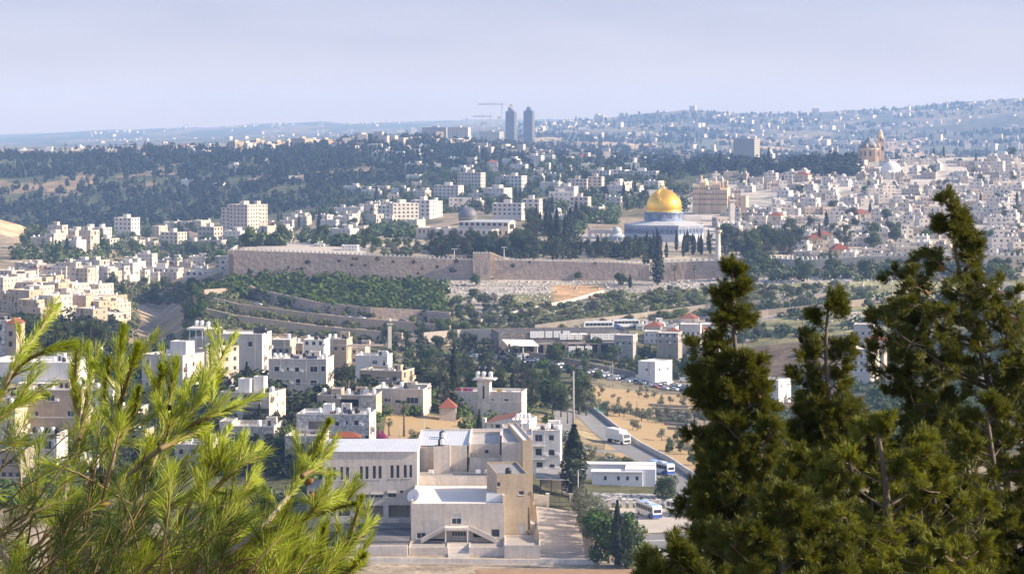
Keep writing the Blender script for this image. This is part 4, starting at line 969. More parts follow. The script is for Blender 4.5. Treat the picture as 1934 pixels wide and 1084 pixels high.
for px in (366, 376, 388): fixture('white', Bh, Bh.u(px), 4, 'the tall pale block', Bh.z(620 if px < 386 else 622), 1.2)
for px in (399, 402, 406, 411): fixture('black', Bh, Bh.u(px), 5, 'the tall pale block', Bh.z(622) if px < 404 else None, 1.3)
for px in (478, 483, 488, 493): fixture('black', Bh, Bh.u(px), 6, 'the tall pale block', None, 1.5)
# C
C_ = House('stone_house', 'pale stone house with white framed windows and a white tank roof', 507, 617, 677, 742, 770, 15, 'limestone_pale', 'roof_white', -5)
C_.front([c4(1540, 452, 1570, 480), c4(1611, 455, 1625, 475), c4(1658, 455, 1682, 481), c4(1743, 450, 1785, 482), c4(1805, 448, 1830, 478), c4(1545, 525, 1572, 548), c4(1611, 525, 1625, 548), c4(1662, 520, 1690, 556), c4(1745, 528, 1782, 556)], 'stone').side('r', 2, 2, 1.2, 1.4).make()
clutter(C_, 'the pale house with white window frames', 'wwwbpbppaw')
# D
D = House(B, 'beige apartment house with loggias and a blazing sunlit flank', 416, 511, 739, 800, 690, 13, 'limestone', 'roof_grey', -16, 'apartment house')
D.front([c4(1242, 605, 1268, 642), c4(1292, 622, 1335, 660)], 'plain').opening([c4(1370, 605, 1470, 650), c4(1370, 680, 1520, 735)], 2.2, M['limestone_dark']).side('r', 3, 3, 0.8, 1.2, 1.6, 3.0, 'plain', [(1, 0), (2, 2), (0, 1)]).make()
tower(D, 'roof_room', 443, 466, 716, 3, 7, M['plaster']); tower(D, 'stair_box', 468, 488, 712, 5, 8, M['plaster']); clutter(D, 'the beige house with loggias', 'wbawpbppbw')
sub(D, 'balcony', lambda mb: (mb.box(D.u(460), D.u(496), -0.9, -0.01, D.z(762), D.z(759), M['limestone']), mb.box(D.u(460), D.u(496), -0.9, -0.75, D.z(759), D.z(756), M['limestone'])))
# E rubble house
E = House('stone_house', 'brown rubble stone house with wide shuttered windows and walled roof', 434, 518, 804, 860, 640, 14, 'rubble', 'roof_grey', -4)
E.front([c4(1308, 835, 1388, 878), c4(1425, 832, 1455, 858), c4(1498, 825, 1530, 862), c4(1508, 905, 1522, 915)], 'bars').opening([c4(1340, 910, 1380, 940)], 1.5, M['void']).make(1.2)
tower(E, 'rear_room', 410, 433.5, 798, 3, 12, z0=-2); clutter(E, 'the brown rubble house', ' a w a')
# left row
F_ = House('stone_house', 'long beige house half hidden behind the sunlit pine sprays', 36, 150, 735, 810, 650, 14, 'limestone_warm', 'roof_white', -3)
F_.front([c4(265, 612, 308, 645), c4(195, 705, 218, 730), c4(120, 700, 150, 730), c4(380, 700, 420, 732)], 'plain').side('r', 2, 2).make(); clutter(F_, 'the long beige house', 'abwbw')
G_ = House('long_building', 'long white walled building with a broad pale roof beside the pine', -30, 140, 683, 752, 760, 22, 'plaster', 'roof_white', -8, 'building')
G_.front([c4(112, 545, 132, 565), c4(195, 540, 220, 566)], 'plain').side('r', 3, 2).make(0.9); clutter(G_, 'the long white building', 'a  d a  wb b'); tower(G_, 'low_annexe', 50, 132, 718, -7, -0.05, M['plaster'], z0=-3)
H_ = House('stone_house', 'grey rubble house with a red roofed corner at the picture edge', -20, 14, 604, 662, 800, 12, 'rubble_grey', 'roof_grey', -10); H_.front([c4(0, 215, 14, 250), c4(0, 285, 12, 320)], 'plain').make(); clutter(H_, 'the grey rubble house', 'bbb')
sub(H_, 'corner_wing', lambda mb: (block(mb, H_.w + 0.02, H_.w + 3.6, -0.5, 7, -3, H_.h - 1.2, M['limestone_warm'], M['roof_grey'], {'f': [(0.8, 2.2, 1.5, 3.2), (0.8, 2.2, 5, 6.6)]}, 0), mb.hip(H_.w + 0.02, H_.w + 3.6, -0.5, 7, H_.h - 1.19, H_.h + 0.6, M['red_tile'])))
I_ = House('stone_house', 'small grey house with tanks behind the pine sprays', 54, 108, 818, 872, 610, 10, 'rubble_grey', 'roof_felt', -6); I_.front([(60, 835, 68, 848), (84, 832, 98, 848)], 'plain').make(); clutter(I_, 'the small grey house', 'bwbwb')
for i, (a, b, t, bt, Y, wl) in enumerate([(165, 205, 690, 740, 800, 'limestone_dark'), (170, 208, 663, 700, 860, 'concrete'), (110, 165, 868, 905, 590, 'rubble'), (215, 262, 770, 815, 690, 'limestone'), (238, 275, 812, 850, 650, 'limestone_warm'), (330, 400, 838, 890, 615, 'limestone'), (0, 40, 850, 910, 590, 'limestone_dark'), (140, 215, 735, 775, 700, 'plaster'), (-40, 30, 765, 840, 640, 'limestone')]):
    h = House('stone_house', ['dark stone house beside the long white building', 'low concrete house with tall stacks of tanks below the dark trees', 'low rubble house glimpsed through the pine needles', 'pale house peeping between two pine sprays', 'tan house behind the middle pine sprays', 'pale low house between the brown rubble house and the pine', 'dark low house at the picture edge behind pine', 'white house just right of the long beige house', 'pale house at the picture edge under the long white building'][i], a, b, t, bt, Y, 11, wl, 'roof_grey', -6)
    h.side('f', 3, 2).side('r', 2, 2).make(); clutter(h, h.label.split(' house')[0] + ' house', ['bwb', 'bpwppb', 'ww', 'wa', 'w', 'aw', 'b', 'w', 'bw'][i])
# behind C: small houses in a row
for i, (a, b, t, bt, Y, wl, sp) in enumerate([(512, 548, 641, 672, 860, 'limestone', 'aw'), (573, 612, 641, 675, 850, 'plaster', 'w bbb'), (613, 655, 640, 668, 870, 'limestone_warm', 'ww b'), (548, 572, 648, 675, 870, 'limestone_dark', 'w'), (648, 690, 655, 690, 880, 'limestone', 'bb'), (468, 512, 655, 690, 890, 'limestone_pale', 'w')]):
    h = House('stone_house', ['half built stone house right of the tall tank crowned block', 'white house with three black roof tanks behind the framed window house', 'tan house with two bright white roof tanks', 'narrow dark house between two paler ones', 'stone house under the flat roof pergola', 'pale house tucked behind the tall tank crowned block'][i], a, b, t, bt, Y, 12, wl, 'roof_white', -6); h.side('f', 3, 2).side('r', 2, 2).make(); clutter(h, h.label.split(' with')[0], sp)
pg = empty('pergola', P(655, 668, 845)); tag(pg, 'flat brown shade roof on thin posts behind the big pine', 'pergola')
mb = MB(); mb.box(0, 12.6, 0, 7, 2.6, 2.78, M['bark_pale']); mb.build('shade_roof', pg)
for x in (0.2, 4.2, 8.2, 12.2):
    mb = MB(); mb.box(x, x + 0.15, 0.1, 0.25, -2, 2.6, M['bark']); mb.build('post', pg)
# K rubble grey house with terrace wing
Kh = House('stone_house', 'grey rubble stone house with a columned porch and tank crowded roof', 560, 698, 781, 842, 650, 13, 'rubble_grey', 'roof_grey', -5)
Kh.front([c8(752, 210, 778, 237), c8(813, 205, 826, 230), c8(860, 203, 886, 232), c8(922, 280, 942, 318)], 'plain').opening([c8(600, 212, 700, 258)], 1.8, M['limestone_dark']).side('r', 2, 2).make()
tower(Kh, 'roof_room', 606, 624, 766, 4, 8, M['plaster']); clutter(Kh, 'the grey rubble house with porch', 'a  wbpwpbbaw')
sub(Kh, 'balcony', lambda mb: (mb.box(Kh.u(558), Kh.u(622), -2.2, -0.02, Kh.z(817), Kh.z(814), M['plaster']), [mb.box(Kh.u(562 + 3.2 * k), Kh.u(562.8 + 3.2 * k), -2.1, -2.0, Kh.z(814), Kh.z(808), M['frame_white']) for k in range(8)], mb.box(Kh.u(560), Kh.u(586), -2.12, -1.98, Kh.z(808), Kh.z(807), M['frame_white'])))
K2 = House('stone_house', 'limestone brick house with dark ribbon windows below the rubble porch house', 538, 606, 822, 884, 615, 12, 'rubble', 'paving', -6)
K2.front([c8(525, 335, 578, 363), c8(598, 332, 640, 360), c8(488, 408, 512, 445), c8(525, 405, 550, 445)], 'plain').make(0.9)
pv = empty('garden_pavilion', P(626, 842, 632)); tag(pv, 'garden pavilion with a dull red hipped roof before the rubble house', 'pavilion')
mb = MB(); mb.hip(0, 7.4, 0, 4.5, 2.2, 3.6, M['red_tile']); mb.build('roof', pv)
for x in (0.1, 7.0):
    for y in (0.1, 4.1): mb = MB(); mb.box(x, x + 0.3, y, y + 0.3, -2, 2.2, M['bark']); mb.build('post', pv)
mb = MB(); mb.box(0.5, 6.9, 2, 2.2, -2, 2.1, M['bark']); mb.build('screen', pv)
# L, M, N, O
Lh = House('stone_house', 'tan house with a covered terrace and a rubble end wall', 599, 711, 745, 790, 725, 12, 'limestone_warm', 'roof_grey', -5)
Lh.front([c5(745, 880, 755, 915), c5(770, 880, 790, 915), c5(838, 840, 850, 870), c5(1010, 892, 1040, 918)], 'plain').opening([c5(870, 872, 975, 915)], 2.5, M['void']).make(); tower(Lh, 'roof_room', 623, 643, 735, 2, 8, M['limestone_warm'])
sub(Lh, 'end_wall', lambda mb: block(mb, Lh.u(679), Lh.u(711), -0.4, -0.02, -2, Lh.h, M['rubble'], M['rubble'], {}, 0)); clutter(Lh, 'the tan house with the rubble end wall', 'wbbwpdw')
Mh = House('stone_house', 'long beige limestone house with a barred bay window behind the palm', 702, 800, 733, 790, 745, 12, 'limestone', 'roof_white', -10)
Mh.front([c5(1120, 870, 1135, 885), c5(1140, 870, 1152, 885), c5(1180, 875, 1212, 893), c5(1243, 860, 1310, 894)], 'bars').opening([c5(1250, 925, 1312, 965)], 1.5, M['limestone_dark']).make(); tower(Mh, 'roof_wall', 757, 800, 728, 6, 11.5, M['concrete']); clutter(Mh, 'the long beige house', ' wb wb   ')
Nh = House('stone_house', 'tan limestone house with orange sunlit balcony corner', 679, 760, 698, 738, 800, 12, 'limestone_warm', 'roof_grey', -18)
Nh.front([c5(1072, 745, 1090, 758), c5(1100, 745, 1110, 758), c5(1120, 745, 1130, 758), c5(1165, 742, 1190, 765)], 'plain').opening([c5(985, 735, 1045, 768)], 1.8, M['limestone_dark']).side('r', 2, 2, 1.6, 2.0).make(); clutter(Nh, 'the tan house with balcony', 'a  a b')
Oh = House('stone_house', 'small white house with a dark shed roof above the tan balcony house', 671, 732, 671, 700, 830, 11, 'plaster', 'paving', -6); Oh.front([c5(1050, 655, 1080, 675), c5(1110, 655, 1125, 685)], 'plain').make(0.9); clutter(Oh, 'the small white house', 'w  a w')
# P white house with stair tower
Ph = House('stone_house', 'white house with a tall slit windowed stair tower crowned by tanks', 859, 985, 738, 776, 760, 11, 'limestone_pale', 'roof_white', -9)
Ph.front([c5(1520, 875, 1545, 893), c5(1583, 875, 1610, 882), c5(1720, 862, 1733, 878), c5(1790, 858, 1816, 880)], 'shutter').side('r', 2, 1).make(0.8)
tower(Ph, 'stair_tower', 902, 925, 717, -0.5, 4, M['limestone_pale'], z0=-2, holes=[c5(1670, 795, 1684, 870)]); tower(Ph, 'tank_platform', 894, 935, 714, -1.5, 4.5, M['limestone_pale'], z0=Ph.z(717) + 0.02, par=0)
for k, px in enumerate((903, 914, 927)):
    fixture('white', Ph, Ph.u(px), -0.2, 'the stair tower of the white house', Ph.z(714), 1.15); fixture('black', Ph, Ph.u(px) - 0.3, 1.6, 'the stair tower of the white house', Ph.z(706), 1.5)
sub(Ph, 'roof_railing', lambda mb: [mb.bar((x, 0.2, Ph.h), (x, 0.2, Ph.h + 0.9), 0.04, M['frame_white']) for x in np.arange(0.4, Ph.w, 1.2)] + [mb.bar((0.3, 0.2, Ph.h + 0.9), (Ph.w - 0.3, 0.2, Ph.h + 0.9), 0.04, M['frame_white'])])
lt = None
for i, (px, c) in enumerate([(862, 'red'), (873, 'red'), (883, 'pink'), (938, 'yellow'), (956, 'white')]):
    mt = 'cloth_' + c
    if mt not in MATS: mat(mt, {'red': (0.6, 0.05, 0.05), 'pink': (0.65, 0.12, 0.3), 'yellow': (0.7, 0.5, 0.05), 'white': (0.75, 0.75, 0.75)}[c], noise=(2.0, 0.1))
    mb = MB(); n = 6
    for k in range(n): mb.poly([(k * 0.28, 0.05 * math.sin(k * 2), 0), ((k + 1) * 0.28, 0.05 * math.sin(k * 2 + 2), 0), ((k + 1) * 0.28, 0, 1.1), (k * 0.28, 0, 1.1)], M[mt])
    for k in range(n): mb.poly([(k * 0.28, 0.02 + 0.05 * math.sin(k * 2), 0), (k * 0.28, 0.02, 1.1), ((k + 1) * 0.28, 0.02, 1.1), ((k + 1) * 0.28, 0.02 + 0.05 * math.sin(k * 2 + 2), 0)], M[mt])
    auto(mb.build('hanging_cloth', None, Ph.wp(Ph.u(px), 0.3, Ph.h - 0.1), Ph.yaw), f'{c} cloth hung to dry on the white house roof rail', 'laundry', px, 'washing on the white house roof')
for i, (a, b, t, bt, Y, zr) in enumerate([(838, 861, 754, 768, 765, 2.4), (830, 861, 770, 790, 735, 2.6)]):
    h = House('garden_house', ['upper red tiled cottage roof left of the stair tower house', 'lower red tiled cottage left of the stair tower house'][i], a, b, t, bt, Y, 7, 'limestone', 'roof_grey', 0, 'cottage').make(0, False); sub(h, 'roof', lambda mb: mb.hip(0, h.w, 0, h.d, h.h + 0.01, h.h + zr, M['red_tile']))
# R white house with rusty roof
Rh = House('stone_house', 'white house with a rusty red pitched roof beside the dark cypress', 918, 968, 800, 838, 690, 12, 'plaster', 'roof_grey', -14)
Rh.front([c8(1652, 222, 1680, 250), c8(1718, 218, 1745, 248), c8(1630, 222, 1638, 250)], 'plain').side('r', 2, 2).make(0, False)
sub(Rh, 'roof', lambda mb: (mb.poly([(-0.4, -0.6, Rh.h + 0.1), (Rh.w + 0.2, -0.6, Rh.h + 2.0), (Rh.w + 0.2, Rh.d, Rh.h + 2.6), (-0.4, Rh.d, Rh.h + 0.9)], M['rusty_tile']), mb.poly([(-0.4, -0.55, Rh.h + 0.02), (Rh.w + 0.2, -0.55, Rh.h + 0.02), (Rh.w + 0.2, -0.55, Rh.h + 1.96), (-0.4, -0.55, Rh.h + 0.06)], M['plaster']), mb.poly([(Rh.w + 0.19, -0.55, Rh.h), (Rh.w + 0.19, Rh.d, Rh.h), (Rh.w + 0.19, Rh.d, Rh.h + 2.5), (Rh.w + 0.19, -0.55, Rh.h + 1.9)], M['plaster'])))
sub(Rh, 'side_wing', lambda mb: block(mb, Rh.w + 0.25, Rh.w + 4.8, -0.4, 10, -3, Rh.h + 1.4, M['plaster'], M['roof_white'], {'f': [(1.4, 2.6, -2, 1.8)]}, 0.4)); sub(Rh, 'chimney', lambda mb: mb.box(-1.4, -0.5, 1, 2.6, -2, Rh.h + 1.5, M['plaster']))
for k in range(4): fixture('white', Rh, Rh.w + 1 + k * 1.0, 2 + k * 0.4, 'the white house with rusty roof', Rh.h + 1.0, 1.0)
# S apartment right of school
Sh = House(B, 'white apartment house with three rows of windows right of the school', 1000, 1058, 812, 905, 640, 14, 'plaster', 'roof_white', -3, 'apartment house')
Sh.front([cz(410, 76, 463, 125), cz(506, 78, 545, 118), cz(412, 172, 460, 223), cz(505, 180, 548, 222), cz(420, 268, 465, 326), cz(512, 282, 548, 322)], 'plain').make(0.9)
tower(Sh, 'left_wing', 983, 999.5, 800, 0.6, 9, M['plaster'], z0=-2); clutter(Sh, 'the white apartment house', 'wabw w')
for (x0, y0, x1) in [(395, 152, 480), (395, 245, 480)]:
    p, q = cz(x0, y0), cz(x1, y0); sub(Sh, 'ledge', lambda mb: mb.box(Sh.u(p[0]), Sh.u(q[0]), -0.9, -0.02, Sh.z(p[1] + 1.2), Sh.z(p[1]), M['frame_stone']))
sub(Sh, 'roof_railing', lambda mb: [mb.bar((x, 0.2, Sh.h), (x, 0.2, Sh.h + 1.4), 0.04, M['frame_white']) for x in np.arange(0.3, Sh.w, 1.3)] + [mb.bar((0.2, 0.2, Sh.h + 1.4), (Sh.w - 0.2, 0.2, Sh.h + 1.4), 0.04, M['frame_white'])])
# ------------------------------------------------------------------ the walled platform and its monuments
def ngon(n, r, ph): return [(r * math.sin(ph + 2 * math.pi * i / n), -r * math.cos(ph + 2 * math.pi * i / n)) for i in range(n)]
def arch_hole(mb, O, U, uc, z0, ww, hh, m, proud=0.03, n=8):
    """A round-headed dark opening set on a wall plane (a thin recess panel)."""
    nn = (U[1], -U[0]); r = ww / 2
    pts = [(-r, z0), (r, z0)] + [(r * math.cos(a), z0 + hh - r + r * math.sin(a)) for a in [math.pi * k / n for k in range(n + 1)]]
    mb.poly([(O[0] + U[0] * (uc + a) + nn[0] * proud, O[1] + U[1] * (uc + a) + nn[1] * proud, z) for a, z in pts], m)
def arcade(mb, O, U, w, z0, z1, n, m, th=1.0, frac=0.68, spring=0.45):
    """A wall pierced by n round arches, with real thickness."""
    nn = (U[1], -U[0]); bay = w / n; r = bay * frac / 2; zs = z0 + (z1 - z0) * spring
    for i in range(n):
        a = i * bay; uc = a + bay / 2
        for off, flip in ((0, 1), (th, -1)):
            pt = lambda u, z: (O[0] + U[0] * u - nn[0] * off, O[1] + U[1] * u - nn[1] * off, z)
            for u0, u1 in ((a, uc - r), (uc + r, a + bay)): mb.poly([pt(u0, z0), pt(u1, z0), pt(u1, zs), pt(u0, zs)][::flip], m)
            arc = [(uc + r * math.cos(t), zs + r * math.sin(t)) for t in [math.pi * k / 8 for k in range(9)]]
            for (ua, za), (ub, zb) in zip(arc, arc[1:]): mb.poly([pt(ub, zb), pt(ua, za), pt(ua, z1), pt(ub, z1)][::flip], m)
            mb.poly([pt(a, zs), pt(uc - r, zs), pt(uc - r, z1), pt(a, z1)][::flip], m); mb.poly([pt(uc + r, zs), pt(a + bay, zs), pt(a + bay, z1), pt(uc + r, z1)][::flip], m)
        prof = [(uc - r, z0), (uc - r, zs)] + [(uc + r * math.cos(t), zs + r * math.sin(t)) for t in [math.pi * (8 - k) / 8 for k in range(9)]] + [(uc + r, zs), (uc + r, z0)]
        for (ua, za), (ub, zb) in zip(prof, prof[1:]):
            mb.poly([(O[0] + U[0] * u - nn[0] * o_, O[1] + U[1] * u - nn[1] * o_, z) for u, z, o_ in ((ua, za, 0), (ub, zb, 0), (ub, zb, th), (ua, za, th))], m)
    mb.poly([(O[0] + U[0] * u - nn[0] * o_, O[1] + U[1] * u - nn[1] * o_, z1) for u, o_ in ((0, 0), (w, 0), (w, th), (0, th))], m)

def golden_dome():
    Y = 1600; k = Y / F; zb = gz(1254, Y) + 0.2
    root = empty('domed_shrine', (X(1254, Y), Y, zb)); tag(root, 'octagonal blue tiled shrine under a large gleaming golden dome', 'shrine')
    Rr = 79 * k; ph = R(16); H = Z(424, Y) - zb; V = ngon(8, Rr, ph)
    for i in range(8):
        a, b = V[i], V[(i + 1) % 8]; mb = MB(); L = math.dist(a, b); U = ((b[0] - a[0]) / L, (b[1] - a[1]) / L)
        hs = [(L * (j + 0.5) / 7 - 0.95, L * (j + 0.5) / 7 + 0.95, 4.6, H - 2.4, 0.35, M['tile_band']) for j in range(7)]
        facade(mb, a, U, L, 4.0, H, hs, M['tile_blue']); facade(mb, a, U, L, -1.0, 4.0, [(L / 2 - 1.6, L / 2 + 1.6, -1, 3.4, 0.8, M['void'])] if i % 2 == 0 else [], M['marble'])
        for j in range(7): arch_hole(mb, a, U, L * (j + 0.5) / 7, 5.0, 1.3, H - 7.8, M['glass_grey'], -0.30)
        n = (U[1], -U[0])
        for z0, z1, m, pr in ((H - 1.9, H - 0.7, 'tile_band', 0.06), (H - 0.5, H + 0.25, 'marble', 0.25), (3.8, 4.1, 'marble', 0.15)):
            q = [(a[0] + n[0] * pr, a[1] + n[1] * pr), (b[0] + n[0] * pr, b[1] + n[1] * pr)]
            mb.poly([(q[0][0], q[0][1], z0), (q[1][0], q[1][1], z0), (q[1][0], q[1][1], z1), (q[0][0], q[0][1], z1)], M[m]); mb.poly([(q[0][0], q[0][1], z1), (q[1][0], q[1][1], z1), (b[0], b[1], z1), (a[0], a[1], z1)], M[m])
        mb.build('wall', root)
    zr = Z(416.5, Y) - zb; rd = 35.5 * k
    mb = MB()
    for i in range(8):
        a, b = V[i], V[(i + 1) % 8]; q = 0.98; r2 = rd * 1.0
        c, d = ngon(8, r2, ph)[i], ngon(8, r2, ph)[(i + 1) % 8]
        mb.poly([(a[0] * q, a[1] * q, H - 0.2), (b[0] * q, b[1] * q, H - 0.2), (d[0], d[1], zr), (c[0], c[1], zr)], M['lead_roof'])
    mb.build('roof', root)
    zd = Z(400, Y) - zb; mb = MB(); mb.lathe([(rd, zr - 0.6), (rd, zr + 0.8), (rd * 0.975, zr + 0.9), (rd * 0.975, zd - 1.2), (rd * 0.995, zd - 1.1), (rd * 1.0, zd)], M['tile_blue'], 48)
    for i in range(20):
        a = 2 * math.pi * i / 20; U = (math.cos(a), math.sin(a)); O = (rd * 0.975 * math.sin(a) - U[0], -rd * 0.975 * math.cos(a) - U[1]); arch_hole(mb, O, U, 1.0, zr + 1.6, 1.9, zd - zr - 3.2, M['glass_grey'] if i % 2 else M['tile_band'], 0.12)
    mb.build('drum', root)
    for s in (-1, 1):
        mb = MB(); mb.box(s * rd - 0.6, s * rd + 0.6, -0.8, 0.8, zr - 1, zd, M['marble']); mb.build('buttress', root)
    Hd = Z(356, Y) - Z(400, Y); rr = 33.3 * k; prof = []
    for t, z in ((1.03, -0.02), (1.03, 0.02), (0.985, 0.035), (0.992, 0.10), (1.0, 0.19), (0.992, 0.28), (0.965, 0.38), (0.915, 0.48), (0.845, 0.58), (0.75, 0.68), (0.63, 0.775), (0.48, 0.86), (0.31, 0.93), (0.14, 0.98), (0.02, 1.0)): prof.append((rr * t, zd + Hd * z))
    mb = MB(); mb.lathe(prof, M['gold'], 64)
    for i in range(40):
        a = 2 * math.pi * i / 40; mb.tube([((r + 0.03) * math.sin(a), -(r + 0.03) * math.cos(a), z) for r, z in prof[2:-1]], 0.07, M['gold'], 4)
    mb.build('dome', root)
    mb = MB(); mb.lathe([(0.5, zd + Hd - 0.3), (0.7, zd + Hd + 0.5), (0.25, zd + Hd + 0.9), (0.55, zd + Hd + 1.6), (0.2, zd + Hd + 2.1), (0.4, zd + Hd + 2.7), (0.12, zd + Hd + 3.2), (0.12, zd + Hd + 3.8)], M['gold'], 10)
    c0 = zd + Hd + 4.8; pts = [(0.95 * math.sin(t), 0, c0 - 0.95 * math.cos(t)) for t in np.linspace(-2.5, 2.5, 15)]; mb.tube(pts, [0.06 + 0.14 * math.cos((i - 7) / 7 * 1.5) for i in range(15)], M['gold'], 5); mb.build('finial', root)
golden_dome()

def mosque():
    Y = 1590; k = Y / F; zb = gz(880, Y); yaw = R(-22)
    root = empty('domed_mosque', (X(866, Y), Y, zb), yaw); tag(root, 'long pale prayer hall with a grey lead dome at its left end', 'mosque')
    z = lambda py: Z(py, Y) - zb
    L = 94 * k / math.cos(yaw); Wd = 24 * k / math.sin(-yaw) * 0.55
    mb = MB(); hs = [(L * (i + 0.5) / 9 - 1.2, L * (i + 0.5) / 9 + 1.2, z(426), z(420.5)) for i in range(9)]
    block(mb, 0, L, 0, Wd, -1, z(419), M['limestone'], M['lead_roof'], {'f': hs, 'r': [(Wd * q - 1.6, Wd * q + 1.6, z(432), z(423)) for q in (0.3, 0.5, 0.7)]}, 0); mb.gable(0, L, 0, Wd, z(418.9), z(414.5), M['lead_roof'], 'x', 0.6); mb.build('nave', root)
    mb = MB(); hs = [(L * 0.3 + 4.0 * i, L * 0.3 + 4.0 * i + 1.6, z(441), z(434)) for i in range(11)]
    block(mb, -12, L - 6, -13, -0.02, -1, z(431), M['limestone_pale'], M['lead_roof'], {'f': hs}, 0.3); mb.build('side_aisle', root)
    mb = MB(); block(mb, -27, -12.02, -9, 14, -1, z(430), M['limestone'], M['roof_grey'], {'f': [(2 + 3.2 * i, 3.2 + 3.2 * i, z(440), z(434)) for i in range(4)]}, 0.4); mb.build('annexe', root)
    r = 17.5 * k; c = (3, Wd * 0.45 + 3); mb = MB(); mb.lathe([(r, z(421)), (r, z(412)), (r * 1.03, z(411.8)), (r * 1.03, z(410.8)), (r * 0.99, z(410.6))], M['limestone_dark'], 32, *c); mb.build('drum', root)
    Hd = z(391) - z(410.6); prof = [(r * t, z(410.6) + Hd * q) for t, q in ((1.0, 0), (1.01, 0.12), (0.985, 0.3), (0.92, 0.48), (0.8, 0.66), (0.62, 0.82), (0.4, 0.92), (0.18, 0.98), (0.02, 1.0))]
    mb = MB(); mb.lathe(prof, M['lead'], 40, *c)
    for i in range(28): a = 2 * math.pi * i / 28; mb.tube([(c[0] + (q + 0.02) * math.sin(a), c[1] - (q + 0.02) * math.cos(a), zz) for q, zz in prof[:-1]], 0.08, M['lead'], 4)
    mb.build('dome', root)
    mb = MB(); mb.lathe([(0.3, z(391) - 0.2), (0.45, z(390)), (0.1, z(389)), (0.05, z(386.5))], M['iron'], 8, *c); mb.build('finial', root)
    for i in range(3):
        mb = MB(); x = L + 0.02; yc = Wd * (0.3 + 0.2 * i); mb.box(x, x + 0.3, yc - 1.9, yc + 1.9, z(421.5), z(421), M['limestone_pale']); mb.build('ledge', root)
mosque()

def crenel_wall(name, label, pts, th, wall, group, m_w=1.1, m_h=1.0, gap=1.4, step=2.5, cat='city wall', pat=True):
    """A battlemented wall along (px, Y, top row); pts in order from left to right; foot below the ground."""
    mb = MB(); cr = MB(); P3 = []
    for (a, b) in zip(pts, pts[1:]):
        p, q = P(a[0], a[2], a[1]), P(b[0], b[2], b[1]); d = q - p; n = Vector((d.y, -d.x, 0)).normalized(); L = math.hypot(d.x, d.y)
        if L < 0.01: continue
        lo = min(p.z, q.z) - 34
        mb.poly([(p.x, p.y, lo), (q.x, q.y, lo), q, p], M[wall]); pb, qb = p - n * th, q - n * th
        mb.poly([(qb.x, qb.y, lo), (pb.x, pb.y, lo), pb, qb], M[wall]); mb.poly([p, q, qb, pb], M['old_stone'])
        mb.poly([(p.x, p.y, lo), p, pb, (pb.x, pb.y, lo)], M[wall]); mb.poly([(q.x, q.y, lo), (qb.x, qb.y, lo), qb, q], M[wall])
        k = int(L / (m_w + gap)); u = d.normalized(); uh = Vector((d.x, d.y, 0)).normalized()
        for i in range(k):
            c0 = p + d * ((i + 0.25) / k); c1 = c0 + uh * m_w; b0, b1 = c0 - n * 0.6, c1 - n * 0.6; up = Vector((0, 0, m_h)); z0 = Vector((0, 0, -0.15)); tip = (c0 + c1) / 2 + Vector((0, 0, m_h * 1.35)); tb = tip - n * 0.6
            c0 = c0 + n * 0.003; c1 = c1 + n * 0.003
            cr.poly([c0 + z0, c1 + z0, c1 + up, tip, c0 + up], M['frame_stone']); cr.poly([b1 + z0, b0 + z0, b0 + up, tb, b1 + up], M['frame_stone']); cr.poly([c1 + z0, b1 + z0, b1 + up, c1 + up], M['frame_stone']); cr.poly([b0 + z0, c0 + z0, c0 + up, b0 + up], M['frame_stone']); cr.poly([c0 + up, tip, tb, b0 + up], M['frame_stone']); cr.poly([tip, c1 + up, b1 + up, tb], M['frame_stone'])
    o = mb.build(name); tag(o, label, cat, group, 'thing'); bo = cr.build('battlement', o); bo['kind'] = 'stuff'; return o
mat('great_wall', (0.56, 0.43, 0.33), noise=(0.09, 0.16, (0.44, 0.36, 0.30)), brick=(2.0, 1.0, 0.05, 0.22), streak=0.2, bump=0.5)
crenel_wall('city_wall', 'great battlemented stone wall holding up the platform, with its sheer left corner', [(441, 1399, 472.5), (600, 1399, 478), (700, 1398, 482.5), (800, 1398, 487), (893, 1398, 491.5)], 3.5, 'great_wall', 'old city walls')
crenel_wall('city_wall', 'short end of the great wall turning away from its sheer left corner', [(441.2, 1403, 472.5), (450, 1500, 466)], 3.0, 'great_wall', 'old city walls')
crenel_wall('city_wall', 'middle stretch of the great wall right of the blocked gate', [(932, 1397, 491.5), (1060, 1396, 493.5), (1180, 1395, 496.5), (1226, 1395, 501)], 3.5, 'great_wall', 'old city walls')
crenel_wall('city_wall', 'lower battlemented wall right of the tall cypress, below the minaret', [(1240, 1394, 497), (1300, 1394, 494), (1368, 1392, 492)], 2.5, 'great_wall', 'old city walls', 1.6, 1.4, 1.6)
crenel_wall('city_wall', 'far battlemented wall behind the round dark trees', [(1372, 1420, 487), (1440, 1418, 487), (1520, 1400, 491), (1545, 1392, 490), (1640, 1390, 484), (1790, 1388, 482), (2000, 1388, 484)], 2.5, 'old_stone', 'old city walls', 1.6, 1.4, 1.8)
